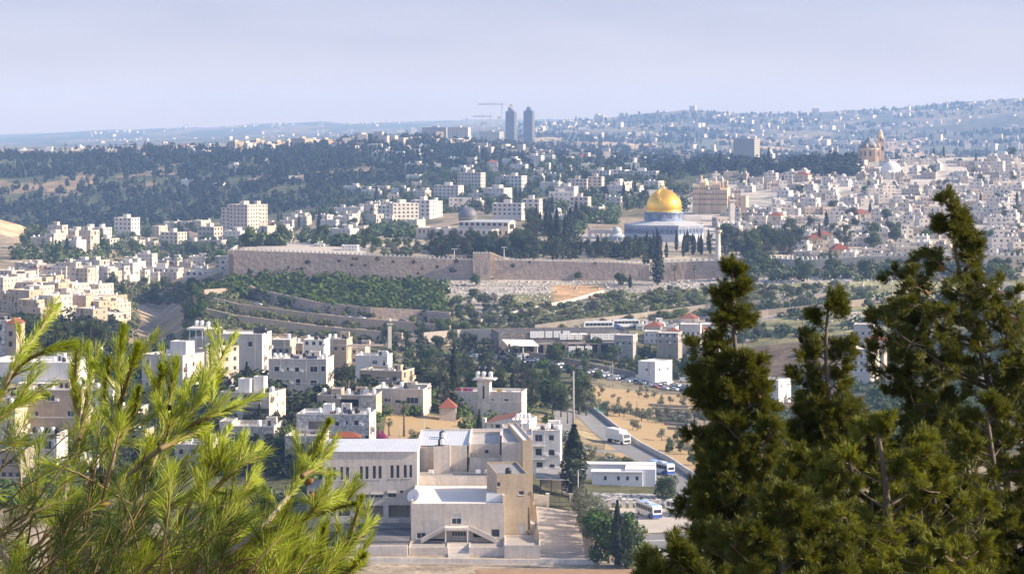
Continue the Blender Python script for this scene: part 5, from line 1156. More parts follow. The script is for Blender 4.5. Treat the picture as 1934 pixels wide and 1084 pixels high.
def blocked_gate():
    Y = 1394; k = Y / F; e = empty('gate_tower', P(893, 532, Y)); tag(e, 'projecting stone gate tower in the great wall with a sunlit flank', 'gate tower'); w_ = 34 * k; h = Z(478.5, Y) - Z(532, Y)
    mb = MB(); block(mb, 0, w_, 0, 9, -6, h, M['great_wall'], M['old_stone'], {}, 0.5); arch_hole(mb, (0, 0), (1, 0), w_ * 0.3, h * 0.25, 2.2, 5, M['limestone_dark']); arch_hole(mb, (0, 0), (1, 0), w_ * 0.7, h * 0.25, 2.2, 5, M['limestone_dark']); mb.build('tower', e)
    mb = MB(); 
    for i in range(7): x = 0.2 + i * (w_ - 1.2) / 6; mb.box(x, x + 0.8, -0.003, 0.4, h - 0.1, h + 0.9, M['frame_stone'])
    b = mb.build('battlement', e)
    mb = MB(); mb.poly([(w_ + 0.02, 9, h), (w_ + 14, 9.5, h - 6), (w_ + 14, 9.5, -6), (w_ + 0.02, 9, -6)], M['limestone_warm']); mb.poly([(w_ + 0.02, 9, h), (w_ + 0.02, 14, h), (w_ + 14, 14, h - 6), (w_ + 14, 9.5, h - 6)], M['limestone_warm']); mb.build('ramp', e)
blocked_gate()

def minaret(px, pyb, pyt, Y, wpx, label, square=False, m='limestone_pale'):
    k = Y / F; e = empty('minaret', P(px, pyb, Y)); tag(e, label, 'minaret', 'minarets'); r = wpx * k / 2; h = (pyb - pyt) * k
    mb = MB(); n = 4 if square else 14; ph = R(45 + 10) if square else 0; q = 1.3 if square else 1.0
    mb.lathe([(r * 1.7, -4), (r * 1.7, h * 0.07), (r * 1.05, h * 0.12), (r * 0.95, h * 0.70), (r * 1.0, h * 0.72)] if not square else [(r * q, -8), (r * q, h * 0.68), (r * q * 1.03, h * 0.69)], M[m], n, 0, 0, ph, not square); mb.build('shaft', e)
    mb = MB(); mb.lathe([(r * 1.0 * q, h * 0.69), (r * 1.55 * q, h * 0.745), (r * 1.6 * q, h * 0.75), (r * 1.6 * q, h * 0.79), (r * 1.5 * q, h * 0.79), (r * 1.5 * q, h * 0.765), (0.1, h * 0.765)], M[m], n, 0, 0, ph, False); mb.build('balcony', e)
    mb = MB(); mb.lathe([(r * 0.72, h * 0.76), (r * 0.72, h * 0.88), (r * 0.85, h * 0.885), (r * 0.85, h * 0.895), (r * 0.7, h * 0.9), (r * 0.72, h * 0.93), (r * 0.55, h * 0.965), (r * 0.25, h * 0.99), (0.05, h)], M[m], 14); 
    for i in range(6): a = i * 1.047; U = (math.cos(a), math.sin(a)); arch_hole(mb, (r * 0.72 * math.sin(a) - U[0], -r * 0.72 * math.cos(a) - U[1]), U, 1.0, h * 0.78, r * 0.4, h * 0.08, M['void'], 0.03)
    mb.build('lantern', e); mb = MB(); mb.tube([(0, 0, h), (0, 0, h + 1.6)], 0.06, M['iron'], 5); mb.build('finial', e)
minaret(1356, 489, 420, 1402, 9.5, 'slender round minaret standing by the wall right of the golden dome')
minaret(1382.5, 420, 366, 1720, 9.5, 'square stone minaret with small dome among the houses right of the golden dome', True)
minaret(736, 650, 600, 1105, 7.5, 'small pale minaret crowned with loudspeakers below the terraced road', True)
minaret(716, 398, 378, 1990, 5.0, 'tiny white minaret left of the long white apartment block', False, 'plaster')
def dome_prof(r, h, z0, pts=((1, 0), (0.98, 0.2), (0.9, 0.45), (0.74, 0.68), (0.5, 0.86), (0.25, 0.96), (0.03, 1))): return [(r * a, z0 + h * b) for a, b in pts]
def pavilion():
    Y = 1575; k = Y / F; e = empty('arcade', P(1115, 452, Y), R(-8)); tag(e, 'sunlit row of four round arches left of the small grey domed pavilion', 'arcade')
    mb = MB(); arcade(mb, (0, 0), (1, 0), 40 * k, 0, 18 * k, 4, M['limestone_pale'], 1.2); mb.build('arches', e); mb = MB(); mb.box(-1.6, -0.02, -0.2, 1.6, -1, 19 * k, M['limestone_pale']); mb.lathe(dome_prof(0.9, 1.2, 19 * k), M['lead'], 10, -0.8, 0.7); mb.build('corner_turret', e)
    e = empty('domed_pavilion', P(1165, 457, 1570)); tag(e, 'small open pavilion with a grey dome left of the golden domed shrine', 'pavilion')
    r = 9.5 * k
    for i in range(8): a = 2 * math.pi * i / 8; mb = MB(); mb.cyl(1.35 * r * math.sin(a), -1.35 * r * math.cos(a), -1, 9.5 * k, 0.28, M['marble'], 8); mb.build('column', e)
    mb = MB(); mb.lathe([(1.5 * r, 9.5 * k), (1.5 * r, 12 * k), (1.6 * r, 12.1 * k), (1.0 * r, 15 * k), (1.0 * r, 18.5 * k), (0.96 * r, 18.6 * k)], M['marble'], 16, smooth=False); mb.build('drum', e)
    mb = MB(); mb.lathe(dome_prof(0.95 * r, 10 * k, 18.6 * k), M['lead_roof'], 24); mb.build('dome', e)
pavilion()
def church_row():
    Y = 1760; k = Y / F; e = empty('rounded_church', P(1024, 428, Y), R(-10)); tag(e, 'white church with rounded gables, small dome and a bell gable behind the cypresses', 'church')
    for i, (a, b, h) in enumerate(((0, 14, 24), (15, 34, 26), (35, 53, 25))):
        mb = MB(); r = (b - a) / 2 * k; zc = (h - (b - a) / 2) * k
        mb.poly([(a * k, 0, -3), (b * k, 0, -3), (b * k, 0, zc)] + [((a + b) / 2 * k + r * math.cos(t), 0, zc + r * math.sin(t)) for t in np.linspace(0, math.pi, 10)] + [(a * k, 0, zc)], M['limestone_pale'])
        rings = [[(a * k, y, -3), (b * k, y, -3), (b * k, y, zc)] + [((a + b) / 2 * k + r * math.cos(t), y, zc + r * math.sin(t)) for t in np.linspace(0.01, math.pi - 0.01, 10)] + [(a * k, y, zc)] for y in (0.01, 14)]
        mb.ring(rings, M['limestone_pale'], False); arch_hole(mb, (a * k, 0), (1, 0), r, 2, r * 0.9, h * k * 0.6, M['limestone_dark']); mb.build('gabled_bay', e)
    mb = MB(); mb.lathe([(7 * k, 20 * k), (7 * k, 29 * k), (7.5 * k, 29.1 * k), (7.5 * k, 29.8 * k)] + dome_prof(6.8 * k, 5 * k, 29.9 * k), M['roof_white'], 20, 27 * k, 7); mb.build('dome', e)
    mb = MB(); mb.box(48 * k, 54 * k, 4, 6, 20 * k, 36 * k, M['limestone_pale']); mb.poly([(48 * k, 3.99, 36 * k), (54 * k, 3.99, 36 * k), (51 * k, 3.99, 40 * k)], M['limestone_pale']); arch_hole(mb, (48 * k, 4), (1, 0), 3 * k, 28 * k, 1.3, 3, M['void']); mb.build('bell_gable', e)
church_row()
def abbey():
    Y = 2560; k = Y / F; e = empty('abbey_church', P(1641, 304, Y)); tag(e, 'sand coloured abbey rotunda with dark conical roof and stair turrets on the skyline', 'church')
    r = 18.5 * k; z = lambda py: (304 - py) * k; S = 'sand_stone'
    mb = MB(); mb.lathe([(r, -8), (r, z(283)), (r * 1.05, z(282.8)), (r * 1.05, z(280.5)), (r * 0.98, z(280.3))], M[S], 28)
    for i in range(12): a = i * math.pi / 6; U = (math.cos(a), math.sin(a)); arch_hole(mb, (r * math.sin(a) - U[0], -r * math.cos(a) - U[1]), U, 1.0, z(295), 1.8, 6 * k + 2, M['void'], 0.3)
    mb.build('rotunda', e)
    mb = MB(); mb.lathe([(r * 0.98, z(280.3)), (r * 0.72, z(271)), (r * 0.22, z(263)), (r * 0.2, z(261)), (0.1, z(257.5))], M['lead'], 28); mb.build('roof', e)
    for px in (-19, -6, 8, 19):
        mb = MB(); mb.lathe([(2.6 * k, -6), (2.6 * k, z(277)), (3.0 * k, z(276.8)), (0.1, z(270.5))], M[S], 10, px * k, -math.sqrt(max(0, 19 ** 2 - px * px)) * k * 0.9); mb.build('stair_turret', e)
    e = empty('bell_tower', P(1663.5, 305, Y + 6)); tag(e, 'tall sand coloured bell tower with rounded cap beside the abbey rotunda', 'bell tower')
    w_ = 7.0 * k; mb = MB(); block(mb, -w_, w_, 0, 2 * w_, -6, z(268), M[S], M[S], {}, 0.4); 
    for q in (-0.5, 0.5): arch_hole(mb, (-w_, 0), (1, 0), w_ * (1 + q), z(284), w_ * 0.5, 9 * k, M['void'])
    for q in (-0.5, 0.5): arch_hole(mb, (w_, 0), (0, 1), w_ * (1 + q), z(284), w_ * 0.5, 9 * k, M['void'])
    mb.build('shaft', e); mb = MB(); mb.lathe([(w_ * 0.95, z(268.1)), (w_ * 0.9, z(258)), (w_ * 1.0, z(257.8)), (w_ * 0.72, z(253)), (w_ * 0.66, z(249)), (w_ * 0.4, z(245)), (0.1, z(243))], M[S], 8, 0, w_, R(22.5), False)
    for i in range(8): a = i * math.pi / 4; U = (math.cos(a), math.sin(a)); arch_hole(mb, (w_ * 0.9 * math.sin(a) - U[0], w_ - w_ * 0.9 * math.cos(a) - U[1]), U, 1.0, z(266), w_ * 0.35, 6 * k, M['void'], -0.05)
    mb.build('belfry', e)
    for q in (-1, 1): mb = MB(); mb.lathe([(1.5 * k, z(268)), (1.5 * k, z(263)), (0.1, z(259.5))], M[S], 8, q * w_ * 0.85, 1.0); mb.build('pinnacle', e)
    Y = 2330; k = Y / F; e = empty('domed_synagogue', P(1683, 332, Y)); tag(e, 'large plain white dome on a square pale block below the abbey', 'synagogue'); r = 19.8 * k
    mb = MB(); block(mb, -r * 1.02, r * 1.02, -r * 0.9, r * 1.1, -8, 5 * k, M['limestone_pale'], M['roof_white'], {'f': [(r * 2.04 * (i + 0.5) / 5 - 1, r * 2.04 * (i + 0.5) / 5 + 1, -1, 1.6) for i in range(5)]}, 0.4); mb.build('base_block', e)
    mb = MB(); mb.lathe([(r, 5 * k - 0.4), (r, 8 * k), (r * 0.98, 8.1 * k)] + dome_prof(r * 0.98, 19 * k, 8.1 * k), M['plaster'], 32); 
    for i in range(16): a = i * math.pi / 8; U = (math.cos(a), math.sin(a)); arch_hole(mb, (r * math.sin(a) - U[0], -r * math.cos(a) - U[1]), U, 1.0, 5.3 * k, 1.1, 2.4 * k, M['glass_dark'], 0.03)
    mb.build('dome', e)
abbey()
def seminary():
    Y = 1900; k = Y / F; e = empty('seminary_building', P(1308, 392, Y), R(-14)); tag(e, 'tall tan stone building with rounded tower tops and chimney like posts', 'college'); S = 'sand_stone'
    for i, (a, b, h) in enumerate(((0, 12, 46), (12.3, 24, 52), (24.3, 36, 34), (36.3, 52, 49), (52.3, 66, 38))):
        mb = MB(); n = 3; hs = [((b - a) * k * (c + 0.5) / n - 0.45, (b - a) * k * (c + 0.5) / n + 0.45, r_ * 4.2 + 1.7, r_ * 4.2 + 3.1, 0.3, M['glass_far']) for c in range(n) for r_ in range(int(h * k / 4.6))]
        y0 = (i % 2) * 1.6; facade(mb, (a * k, y0), (1, 0), (b - a) * k, -10, h * k * 0.85, hs, M[S]); facade(mb, (b * k, y0), (0, 1), 16, -10, h * k * 0.85, [], M[S]); facade(mb, (a * k, y0 + 16), (0, -1), 16, -10, h * k * 0.85, [], M[S])
        c = (b - a) * k; R_ = [[(a * k, y0 + 8 - 8 * math.cos(t) * 1.0, h * k * (0.85 + 0.15 * math.sin(t))) for t in np.linspace(0, math.pi, 9)], [(b * k, y0 + 8 - 8 * math.cos(t), h * k * (0.85 + 0.15 * math.sin(t))) for t in np.linspace(0, math.pi, 9)]]
        mb.ring(R_, M[S], False); mb.build('rounded_bay', e)
    for px, h in ((15, 60), (42, 57), (54, 50), (59, 52), (64, 51)): mb = MB(); mb.cyl(px * k, 5, 35 * k, h * k, 0.8, M[S], 10); mb.build('roof_post', e)
    mb = MB(); hs = [(2 + i * 3.4, 3.0 + i * 3.4, 2 + j * 4, 3.5 + j * 4, 0.3, M['glass_far']) for i in range(3) for j in range(2)]; block(mb, 66.3 * k, 100 * k, 4, 18, -10, 22 * k, M[S], M['roof_grey'], {'f': hs}, 0.5); mb.build('long_wing', e)
seminary()

# the far skyline: two towers, cranes, blocks
def skyscraper(px, Y, pyt, pyb, wpx, label, cap):
    k = Y / F; e = empty('skyscraper', P(px, pyb, Y), R(-20)); tag(e, label, 'skyscraper', 'twin towers on the horizon'); w_ = wpx * k * 0.8; h = (pyb - pyt) * k
    mb = MB(); hs = [(w_ * (c + 0.5) / 7 - w_ * 0.045, w_ * (c + 0.5) / 7 + w_ * 0.045, r_ * 3.6 + 1.0, r_ * 3.6 + 2.9) for c in range(7) for r_ in range(int(h * 0.9 / 3.6))]
    block(mb, -w_ / 2, w_ / 2, 0, w_ * 0.8, -25, h * 0.9, M['dark_concrete'], M['roof_grey'], {'f': hs, 'r': hs[: len(hs) * 5 // 7]}, 1.0, 0.4, 0.5); mb.build('shaft', e)
    mb = MB(); mb.box(-w_ * 0.28, w_ * 0.3, w_ * .1, w_ * .7, h * 0.9 - 1, h * 0.95, M['dark_concrete']); mb.box(-w_ * 0.14 + cap, w_ * 0.18 + cap, w_ * .2, w_ * .6, h * 0.95, h, M['dark_concrete']); mb.build('top_storeys', e)
skyscraper(963, 5500, 203, 280, 22, 'left of two dark concrete skyscrapers on the horizon', -3)
skyscraper(997, 5520, 202, 278, 22, 'right of two dark concrete skyscrapers on the horizon', -1)
def crane(px, Y, pyb, pyt, l, r, label):
    k = Y / F; e = empty('tower_crane', P(px, pyb, Y), R(4)); tag(e, label, 'tower crane', 'cranes by the twin towers'); h = (pyb - pyt) * k; c = M['steel']
    mb = MB(); t = 1.0
    for x in (-t, t):
        for y in (-t, t): mb.bar((x, y, -20), (x, y, h + 3), 0.45, c)
    z = 0
    while z < h: mb.bar((-t, -t, z), (t, -t, z + 5), 0.3, c); mb.bar((t, -t, z + 5), (-t, -t, z + 10), 0.3, c); z += 10
    mb.build('mast', e); mb = MB(); a, b = -l * k, r * k
    mb.bar((a, 0, h), (b, 0, h), 0.55, c); mb.bar((a, 0, h + 2.2), (b, 0, h + 2.2), 0.35, c); n = 14
    for i in range(n): x = a + (b - a) * i / n; mb.bar((x, 0, h), (x + (b - a) / n / 2, 0, h + 2.2), 0.25, c); mb.bar((x + (b - a) / n / 2, 0, h + 2.2), (x + (b - a) / n, 0, h), 0.25, c)
    mb.build('jib', e); mb = MB(); mb.bar((0, 0, h), (0, 0, h + 9), 0.5, c); mb.bar((0, 0, h + 9), (a * 0.7, 0, h + 2.2), 0.2, c); mb.bar((0, 0, h + 9), (b * 0.9, 0, h + 2.2), 0.2, c); mb.build('tower_head', e)
    mb = MB(); x = b if r < l else a; mb.box(x - 3, x + 3, -1.5, 1.5, h - 4, h + 0.3, M['concrete']); mb.build('counterweight', e)
crane(948, 5450, 278, 198, 45, 17, 'tallest tower crane beside the left skyscraper'); crane(926, 5400, 252, 221, 33, 17, 'middle tower crane over the unfinished block'); crane(914, 5400, 255, 234, 5, 9, 'smallest tower crane left of the unfinished block')
def slab(px0, px1, pyt, pyb, Y, d, yaw, label, wall='old_plaster', group='blocks on the far ridge', name='apartment_tower', sh=3.1, bay=3.6, cat='apartment tower', roof='roof_grey'):
    k = Y / F; e = empty(name, P(px0, pyb, Y), R(yaw)); tag(e, label, cat, group); w_ = (px1 - px0) * k / math.cos(R(yaw)); h = (pyb - pyt) * k; n = max(2, int(w_ / bay)); n = min(n, 16); rr = min(26, max(1, int(h / sh))); dz = h / rr; m2 = max(1, min(6, int(d / bay)))
    ws = w_ / n; hs = [(ws * (c + 0.5) - ws * 0.22, ws * (c + 0.5) + ws * 0.22, r_ * dz + dz * 0.3, r_ * dz + dz * 0.75) for c in range(n) for r_ in range(rr)]; ds = d / m2; hr = [(ds * (c + 0.5) - ds * 0.2, ds * (c + 0.5) + ds * 0.2, r_ * dz + dz * 0.3, r_ * dz + dz * 0.75) for c in range(m2) for r_ in range(rr)]
    mb = MB(); block(mb, 0, w_, 0, d, -25, h, M[wall], M[roof], {'f': hs, 'r': hr, 'l': hr}, 0.6, 0.3, 0.3); mb.build('wall', e)
    mb = MB(); mb.box(w_ * 0.35, w_ * 0.6, d * 0.3, d * 0.7, h - 0.6, h + 2.8, M[wall]); mb.build('roof_room', e); return e
slab(905, 943, 249, 273, 5400, 40, -15, 'unfinished dark concrete block under the cranes', 'concrete', None, 'unfinished_block', cat='building')
slab(797, 843, 241, 268, 4300, 25, -15, 'long grey apartment block left of its twin behind dark trees', 'concrete'); slab(845, 884, 241, 270, 4250, 25, -10, 'tall grey apartment block nearer the twin skyscrapers', 'old_plaster')
slab(1385, 1423, 262, 296, 3600, 25, -25, 'square grey hotel block standing alone before the tan hill', 'concrete', None, 'hotel_block', cat='hotel')
slab(1373, 1450, 302, 318, 3000, 20, -10, 'long low blue grey block behind cypress trees', 'glass_grey', None, 'office_block', cat='office block')
e = slab(1450, 1459, 290, 316, 2950, 9, -25, 'thin bright white tower left of the abbey', 'plaster', None, 'white_tower', cat='tower')
TW = [(430, 446, 268, 292), (448, 470, 270, 294), (472, 486, 265, 296), (488, 512, 272, 296), (514, 524, 268, 298), (526, 548, 266, 294), (552, 578, 262, 296), (580, 592, 264, 290), (594, 622, 264, 290), (623, 640, 272, 296), (640, 664, 278, 297), (664, 684, 274, 296)]
for i, (a, b, t, bb) in enumerate(TW):
    e = slab(a, b - 1, t, bb + 2, 3560 + (i % 3) * 40, 22, -30, 'tall beige apartment tower in the ridge top cluster', 'old_plaster' if i % 2 else 'limestone_warm'); e.name = 'apartment_tower'; AUTO.append((e, a)); e['group'] = 'ridge top apartment towers'
BIG = [(713, 745, 388, 422, 1960, 14, -30, 'broad white block with cream flank, leftmost part of the long white row'), (742, 790, 384, 424, 1950, 16, 25, 'white six storey block with bright sunlit grid of windows'), (776, 812, 378, 406, 2010, 14, -25, 'cream block behind the bright white six storey one'), (812, 826, 380, 404, 2020, 12, -20, 'narrow cream block at the end of the white row'),
 (418, 436, 392, 436, 2080, 14, -30, 'left grey wing of the tall striped apartment block'), (433, 470, 386, 432, 2075, 18, -32, 'tall balcony striped apartment block above the left valley houses'), (469, 491, 386, 420, 2090, 14, -25, 'cream tower joined to the tall striped block'),
 (864, 908, 326, 350, 2450, 14, -20, 'long cream apartment block with square windows on the slope'), (1112, 1150, 322, 342, 2480, 14, -20, 'left end of the long white terrace of flats'), (1150, 1180, 321, 343, 2480, 14, -22, 'middle part of the long white terrace of flats'), (1182, 1238, 323, 343, 2470, 14, -18, 'right end of the long white terrace of flats'),
 (1076, 1110, 372, 402, 1880, 15, -12, 'cream five storey block behind the cypresses left of the dome'), (930, 985, 384, 405, 1850, 14, -10, 'white flats with square windows left of the rounded church'), (985, 1018, 376, 404, 1870, 14, -12, 'taller white flats with square windows left of the rounded church'), (1072, 1108, 338, 362, 2250, 13, -8, 'long arcaded grey stone convent on the slope'), (1110, 1136, 334, 362, 2260, 13, -14, 'pale four storey block beside the long convent'),
 (950, 985, 332, 356, 2380, 13, -25, 'white balcony block high on the middle slope'), (820, 866, 350, 372, 2240, 13, -22, 'bright white stepped block on the middle slope'), (216, 250, 411, 432, 2130, 14, -25, 'bright white villa block on the left slope'), (150, 176, 430, 452, 2050, 14, -30, 'white block at the left of the valley houses'), (176, 197, 430, 454, 2040, 14, -20, 'cream block beside the white one at the left'), (180, 210, 450, 476, 1900, 13, -25, 'cream four storey block with balconies'), (303, 338, 438, 464, 1950, 13, -28, 'cream block with many square windows left of the great wall'), (374, 406, 428, 452, 1990, 14, -25, 'cream block with a red edged roof left of the striped tower'),
 (415, 440, 490, 520, 1580, 12, -12, 'white block with square windows hard against the great wall corner'), (268, 340, 506, 526, 1640, 12, -6, 'long white three storey row in the valley'), (350, 395, 512, 530, 1600, 12, -6, 'white three storey row nearer the great wall')]
for a, b, t, bb, Y, d, yaw, lab in BIG: slab(a, b, t, bb + 3, Y, d, yaw, lab, 'town_plaster' if 'white' in lab else 'town_stone', 'larger blocks among the houses', 'apartment_block', cat='apartment block', roof='roof_white')
rsw = random.Random(8)
for i in range(30):
    px = rsw.uniform(500, 1210); Y = 1396.5; py = rsw.uniform(486, 516) + (px - 500) * 0.012; e = empty('caper_bush', P(px, py, Y)); vf = crown([((0, -0.3, 0), (1.0, 0.6, 0.9))], 90, 0.6, np.random.default_rng(i)); link('foliage', soup('foliage', vf[0], vf[1], [M['leaf_cypress']]), e); s_ = rsw.uniform(0.5, 1.7); e.scale = (s_,) * 3
    auto(e, 'dark caper bush rooted in the face of the great wall', 'bush', px, 'caper bushes on the great wall')
# ------------------------------------------------------------------ the many houses of the town
MARKS = [(1254, 400, 'the golden dome'), (875, 410, 'the grey domed mosque'), (1683, 318, 'the white dome'), (1648, 280, 'the abbey'), (1356, 455, 'the round minaret'), (1350, 355, 'the tan seminary'), (765, 400, 'the bright white flats'), (452, 408, 'the striped apartment block'), (1175, 332, 'the white terrace of flats'), (910, 505, 'the gate tower'), (445, 500, 'the great wall corner'), (1050, 410, 'the rounded church'), (980, 245, 'the twin skyscrapers'), (560, 280, 'the ridge top towers'), (40, 435, 'the bare sandy hill'), (886, 338, 'the long cream block'), (735, 620, 'the loudspeaker minaret'), (620, 605, 'the terraced road'), (1100, 655, 'the arched church terrace'), (1240, 690, 'the white cube house'), (1640, 680, 'the red roofed hillside house'), (330, 690, 'the white stair box block'), (560, 700, 'the framed window house'), (860, 930, 'the stone school'), (1170, 895, 'the white cabin'), (1085, 730, 'the tall floodlight mast'), (1242, 505, 'the great cypress'), (920, 750, 'the stair tower house'), (650, 810, 'the rubble porch house'), (1225, 960, 'the blue and white coach'), (90, 580, 'the golden hillside houses')]
def rel(px, py):
    d, m = min(((math.hypot((px - a), (py - b) * 1.6), (a, b, n)) for a, b, n in MARKS), key=lambda t: t[0])
    dx, dy = px - m[0], (py - m[1]) * 1.6
    if d < 22: return 'close to ' + m[2]
    far = 'far ' if d > 110 else ''
    if abs(dx) > 2.2 * abs(dy): return f"{far}{'right' if dx > 0 else 'left'} of {m[2]}"
    if abs(dy) > 2.2 * abs(dx): return f"{far}{'below' if dy > 0 else 'above'} {m[2]}"
    return f"{far}{'below' if dy > 0 else 'above'} and {'right' if dx > 0 else 'left'} of {m[2]}"
EXCL = [(1165, 395, 1345, 470), (1100, 425, 1170, 470), (1303, 372, 1460, 403), (785, 405, 1000, 470), (1655, 318, 1712, 338), (1612, 290, 1682, 312), (1015, 405, 1085, 436), (1370, 405, 1395, 428)] + [(a - 7, t + 6, b + 9, bb + 9) for a, b, t, bb, *_ in BIG]
def blocked(px, py): return any(a < px < c and b < py < d for a, b, c, d in EXCL)
def old_lib(top, wall):
    return lambda rs: small_house(rs.uniform(8, 15), rs.uniform(8, 12), rs.choice((1, 2, 2, 3)), wall, rs.choice(('roof_white', 'roof_white', 'roof_grey')), rs, top) + (top,)
def val_lib(wall, lo, hi):
    return lambda rs: small_house(rs.uniform(9, 17), rs.uniform(9, 13), rs.randint(lo, hi), wall, rs.choice(('roof_white', 'roof_white', 'roof_grey')), rs) + (None,)
LIBS = {
 'old': [lib('olda', 7, old_lib(None, 'old_stone')), lib('oldb', 6, old_lib(None, 'old_plaster')), lib('oldc', 4, old_lib('dome', 'old_plaster')), lib('oldd', 3, old_lib('hip', 'old_stone')), lib('olde', 5, old_lib(None, 'town_plaster'))],
 'val': [lib('vala', 6, val_lib('town_stone', 2, 4)), lib('valb', 6, val_lib('town_plaster', 2, 4)), lib('valc', 4, val_lib('old_plaster', 2, 3)), lib('vald', 2, old_lib('hip', 'limestone_pale'))],
 'gold': [lib('golda', 6, val_lib('limestone_warm', 2, 4)), lib('goldb', 5, val_lib('limestone', 2, 4))],
 'low': [lib('lowa', 5, val_lib('old_plaster', 1, 2)), lib('lowb', 4, val_lib('plaster', 1, 2)), lib('lowc', 2, old_lib('hip', 'old_stone'))],
}
TONE = {'olda': 'grey tan', 'oldb': 'pale', 'oldc': 'domed', 'oldd': 'red roofed', 'olde': 'light stone', 'vala': 'cream', 'valb': 'white', 'valc': 'dull pale', 'vald': 'red roofed', 'golda': 'golden tan', 'goldb': 'beige', 'lowa': 'dull low', 'lowb': 'white low', 'lowc': 'red roofed low'}
KEYS = {'old': ['olda', 'oldb', 'oldc', 'oldd', 'olde'], 'val': ['vala', 'valb', 'valc', 'vald'], 'gold': ['golda', 'goldb'], 'low': ['lowa', 'lowb', 'lowc']}
NHOUSE = {}
def put_house(px, py, style, yaw, group, rs, Y0=1000, wts=None, s=1.0, name=None, cat='house', kindword='house'):
    g = hit(px, py, Y0)
    if g is None: return
    i = rs.choices(range(len(LIBS[style])), wts)[0] if wts else rs.randrange(len(LIBS[style])); me, h, top = rs.choice(LIBS[style][i])
    nm = name or {'old': 'stone_house', 'val': 'town_house', 'gold': 'hillside_house', 'low': 'low_house'}[style]
    o = link(nm, me, None, (g.x, g.y, g.z - 0.3), R(yaw)); q = s * rs.uniform(0.85, 1.15); o.scale = (q, q, s)
    st = 'tall' if h > 10.5 else ('low' if h < 5 else '')
    lab = f'{st} {TONE[KEYS[style][i]]} {kindword} {rel(px, py - 4)}'.strip()
    auto(o, lab, cat, px, group); NHOUSE[group] = NHOUSE.get(group, 0) + 1
    return o
def rows(style, px0, px1, py0, py1, dpy, dpx, fill, group, seed, yaws=(-25, 15), Y0=1000, wts=None, inside=None, s=1.0, cap=290):
    rs = random.Random(seed); py = py0
    while py < py1:
        px = px0 + rs.uniform(0, dpx)
        while px < px1:
            y = py + rs.uniform(-dpy * 0.4, dpy * 0.4)
            if rs.random() < fill and not blocked(px, y) and (inside is None or inside(px, y)) and NHOUSE.get(group, 0) < cap:
                put_house(px, y, style, rs.uniform(*yaws), group, rs, Y0, wts, s)
            px += dpx * rs.uniform(0.75, 1.3)
        py += dpy * rs.uniform(0.85, 1.2)
old_top = lambda px: float(np.interp(px, [1290, 1400, 1500, 1600, 1700, 1934], [338, 334, 328, 312, 306, 303]))
rows('old', 1300, 1960, 306, 470, 8.6, 27, 0.84, 'crowded stone houses of the old town', 5, (-30, 14), 1500, [5, 4, 1.6, 0.2, 4], lambda x, y: y > old_top(x) and not (y > 443 and x < 1450))
rows('old', 1290, 1480, 388, 442, 9, 26, 0.75, 'stone houses right behind the golden dome', 25, (-25, 10), 1640, [4, 5, 2, 0.3, 5])
rows('val', 1085, 1215, 378, 422, 11, 32, 0.6, 'pale buildings left behind the golden dome', 26, (-25, 5), 1680, [4, 2, 2, .3])
rows('val', 480, 930, 398, 462, 9.5, 26, 0.72, 'houses on the middle slope', 6, (-35, 0), 1500, [3, 3, 3, .4], lambda x, y: y > np.interp(x, [480, 700, 930], [425, 400, 392]) and not (x > 690 and y > 440))
rows('val', 640, 1240, 300, 400, 12.5, 36, 0.52, 'houses among trees on the upper slope', 7, (-30, 5), 1800, [3, 3, 3, .5], lambda x, y: y > np.interp(x, [640, 760, 900, 1240], [362, 318, 306, 302]), 1.15)
rows('val', 30, 480, 428, 478, 9.5, 28, 0.62, 'houses on the slope below the dark wood', 8, (-35, -5), 1500, [4, 3, 2, .4], lambda x, y: y > np.interp(x, [0, 140, 480], [462, 446, 424]) and y < np.interp(x, [0, 200, 480], [500, 472, 480]), 1.1)
rows('val', 20, 440, 498, 536, 7.5, 23, 0.85, 'white houses packed in the valley', 9, (-25, 10), 1450, [3, 3, 3, .2], lambda x, y: y > np.interp(x, [0, 150, 230, 440], [520, 514, 505, 480]), 0.85)
rows('gold', -20, 196, 540, 622, 11, 22, 0.9, 'golden houses stacked on the near left hillside', 10, (-42, -12), 1050, None, lambda x, y: y < np.interp(x, [0, 110, 196], [600, 612, 622]) and y > np.interp(x, [0, 80, 196], [536, 548, 585]), 0.95)
rows('low', 0, 420, 282, 298, 6, 40, 0.55, 'low buildings along the left ridge', 11, (-20, 20), 2900, [4, 4, .3], None, 1.5)
rows('low', 640, 800, 286, 306, 7, 24, 0.7, 'houses at the end of the ridge', 12, (-30, 0), 2900, [4, 4, .4], None, 1.4)
rows('low', 180, 660, 306, 362, 14, 70, 0.22, 'lone houses among the trees of the wooded hill', 13, (-30, 10), 2500, [4, 4, .4], None, 1.3)
rows('low', 1200, 1330, 622, 700, 13, 27, 0.7, 'small houses beside the valley church', 14, (-20, 5), 1010, None, lambda x, y: not (1195 < x < 1270 and y > 660), 0.9)
rows('old', 1480, 1934, 468, 500, 9, 34, 0.6, 'houses just behind the far town wall', 15, (-25, 10), 1425, [5, 4, 1, 1, 4])
rows('low', 1860, 1960, 560, 640, 14, 40, 0.6, 'grey houses at the right picture edge', 16, (-20, 5), 1050)
rows('low', 440, 680, 468, 476, 6, 60, 0.3, 'low buildings on the sunny platform edge', 17, (-10, 5), 1440, [4, 4, 0], None, 0.6)
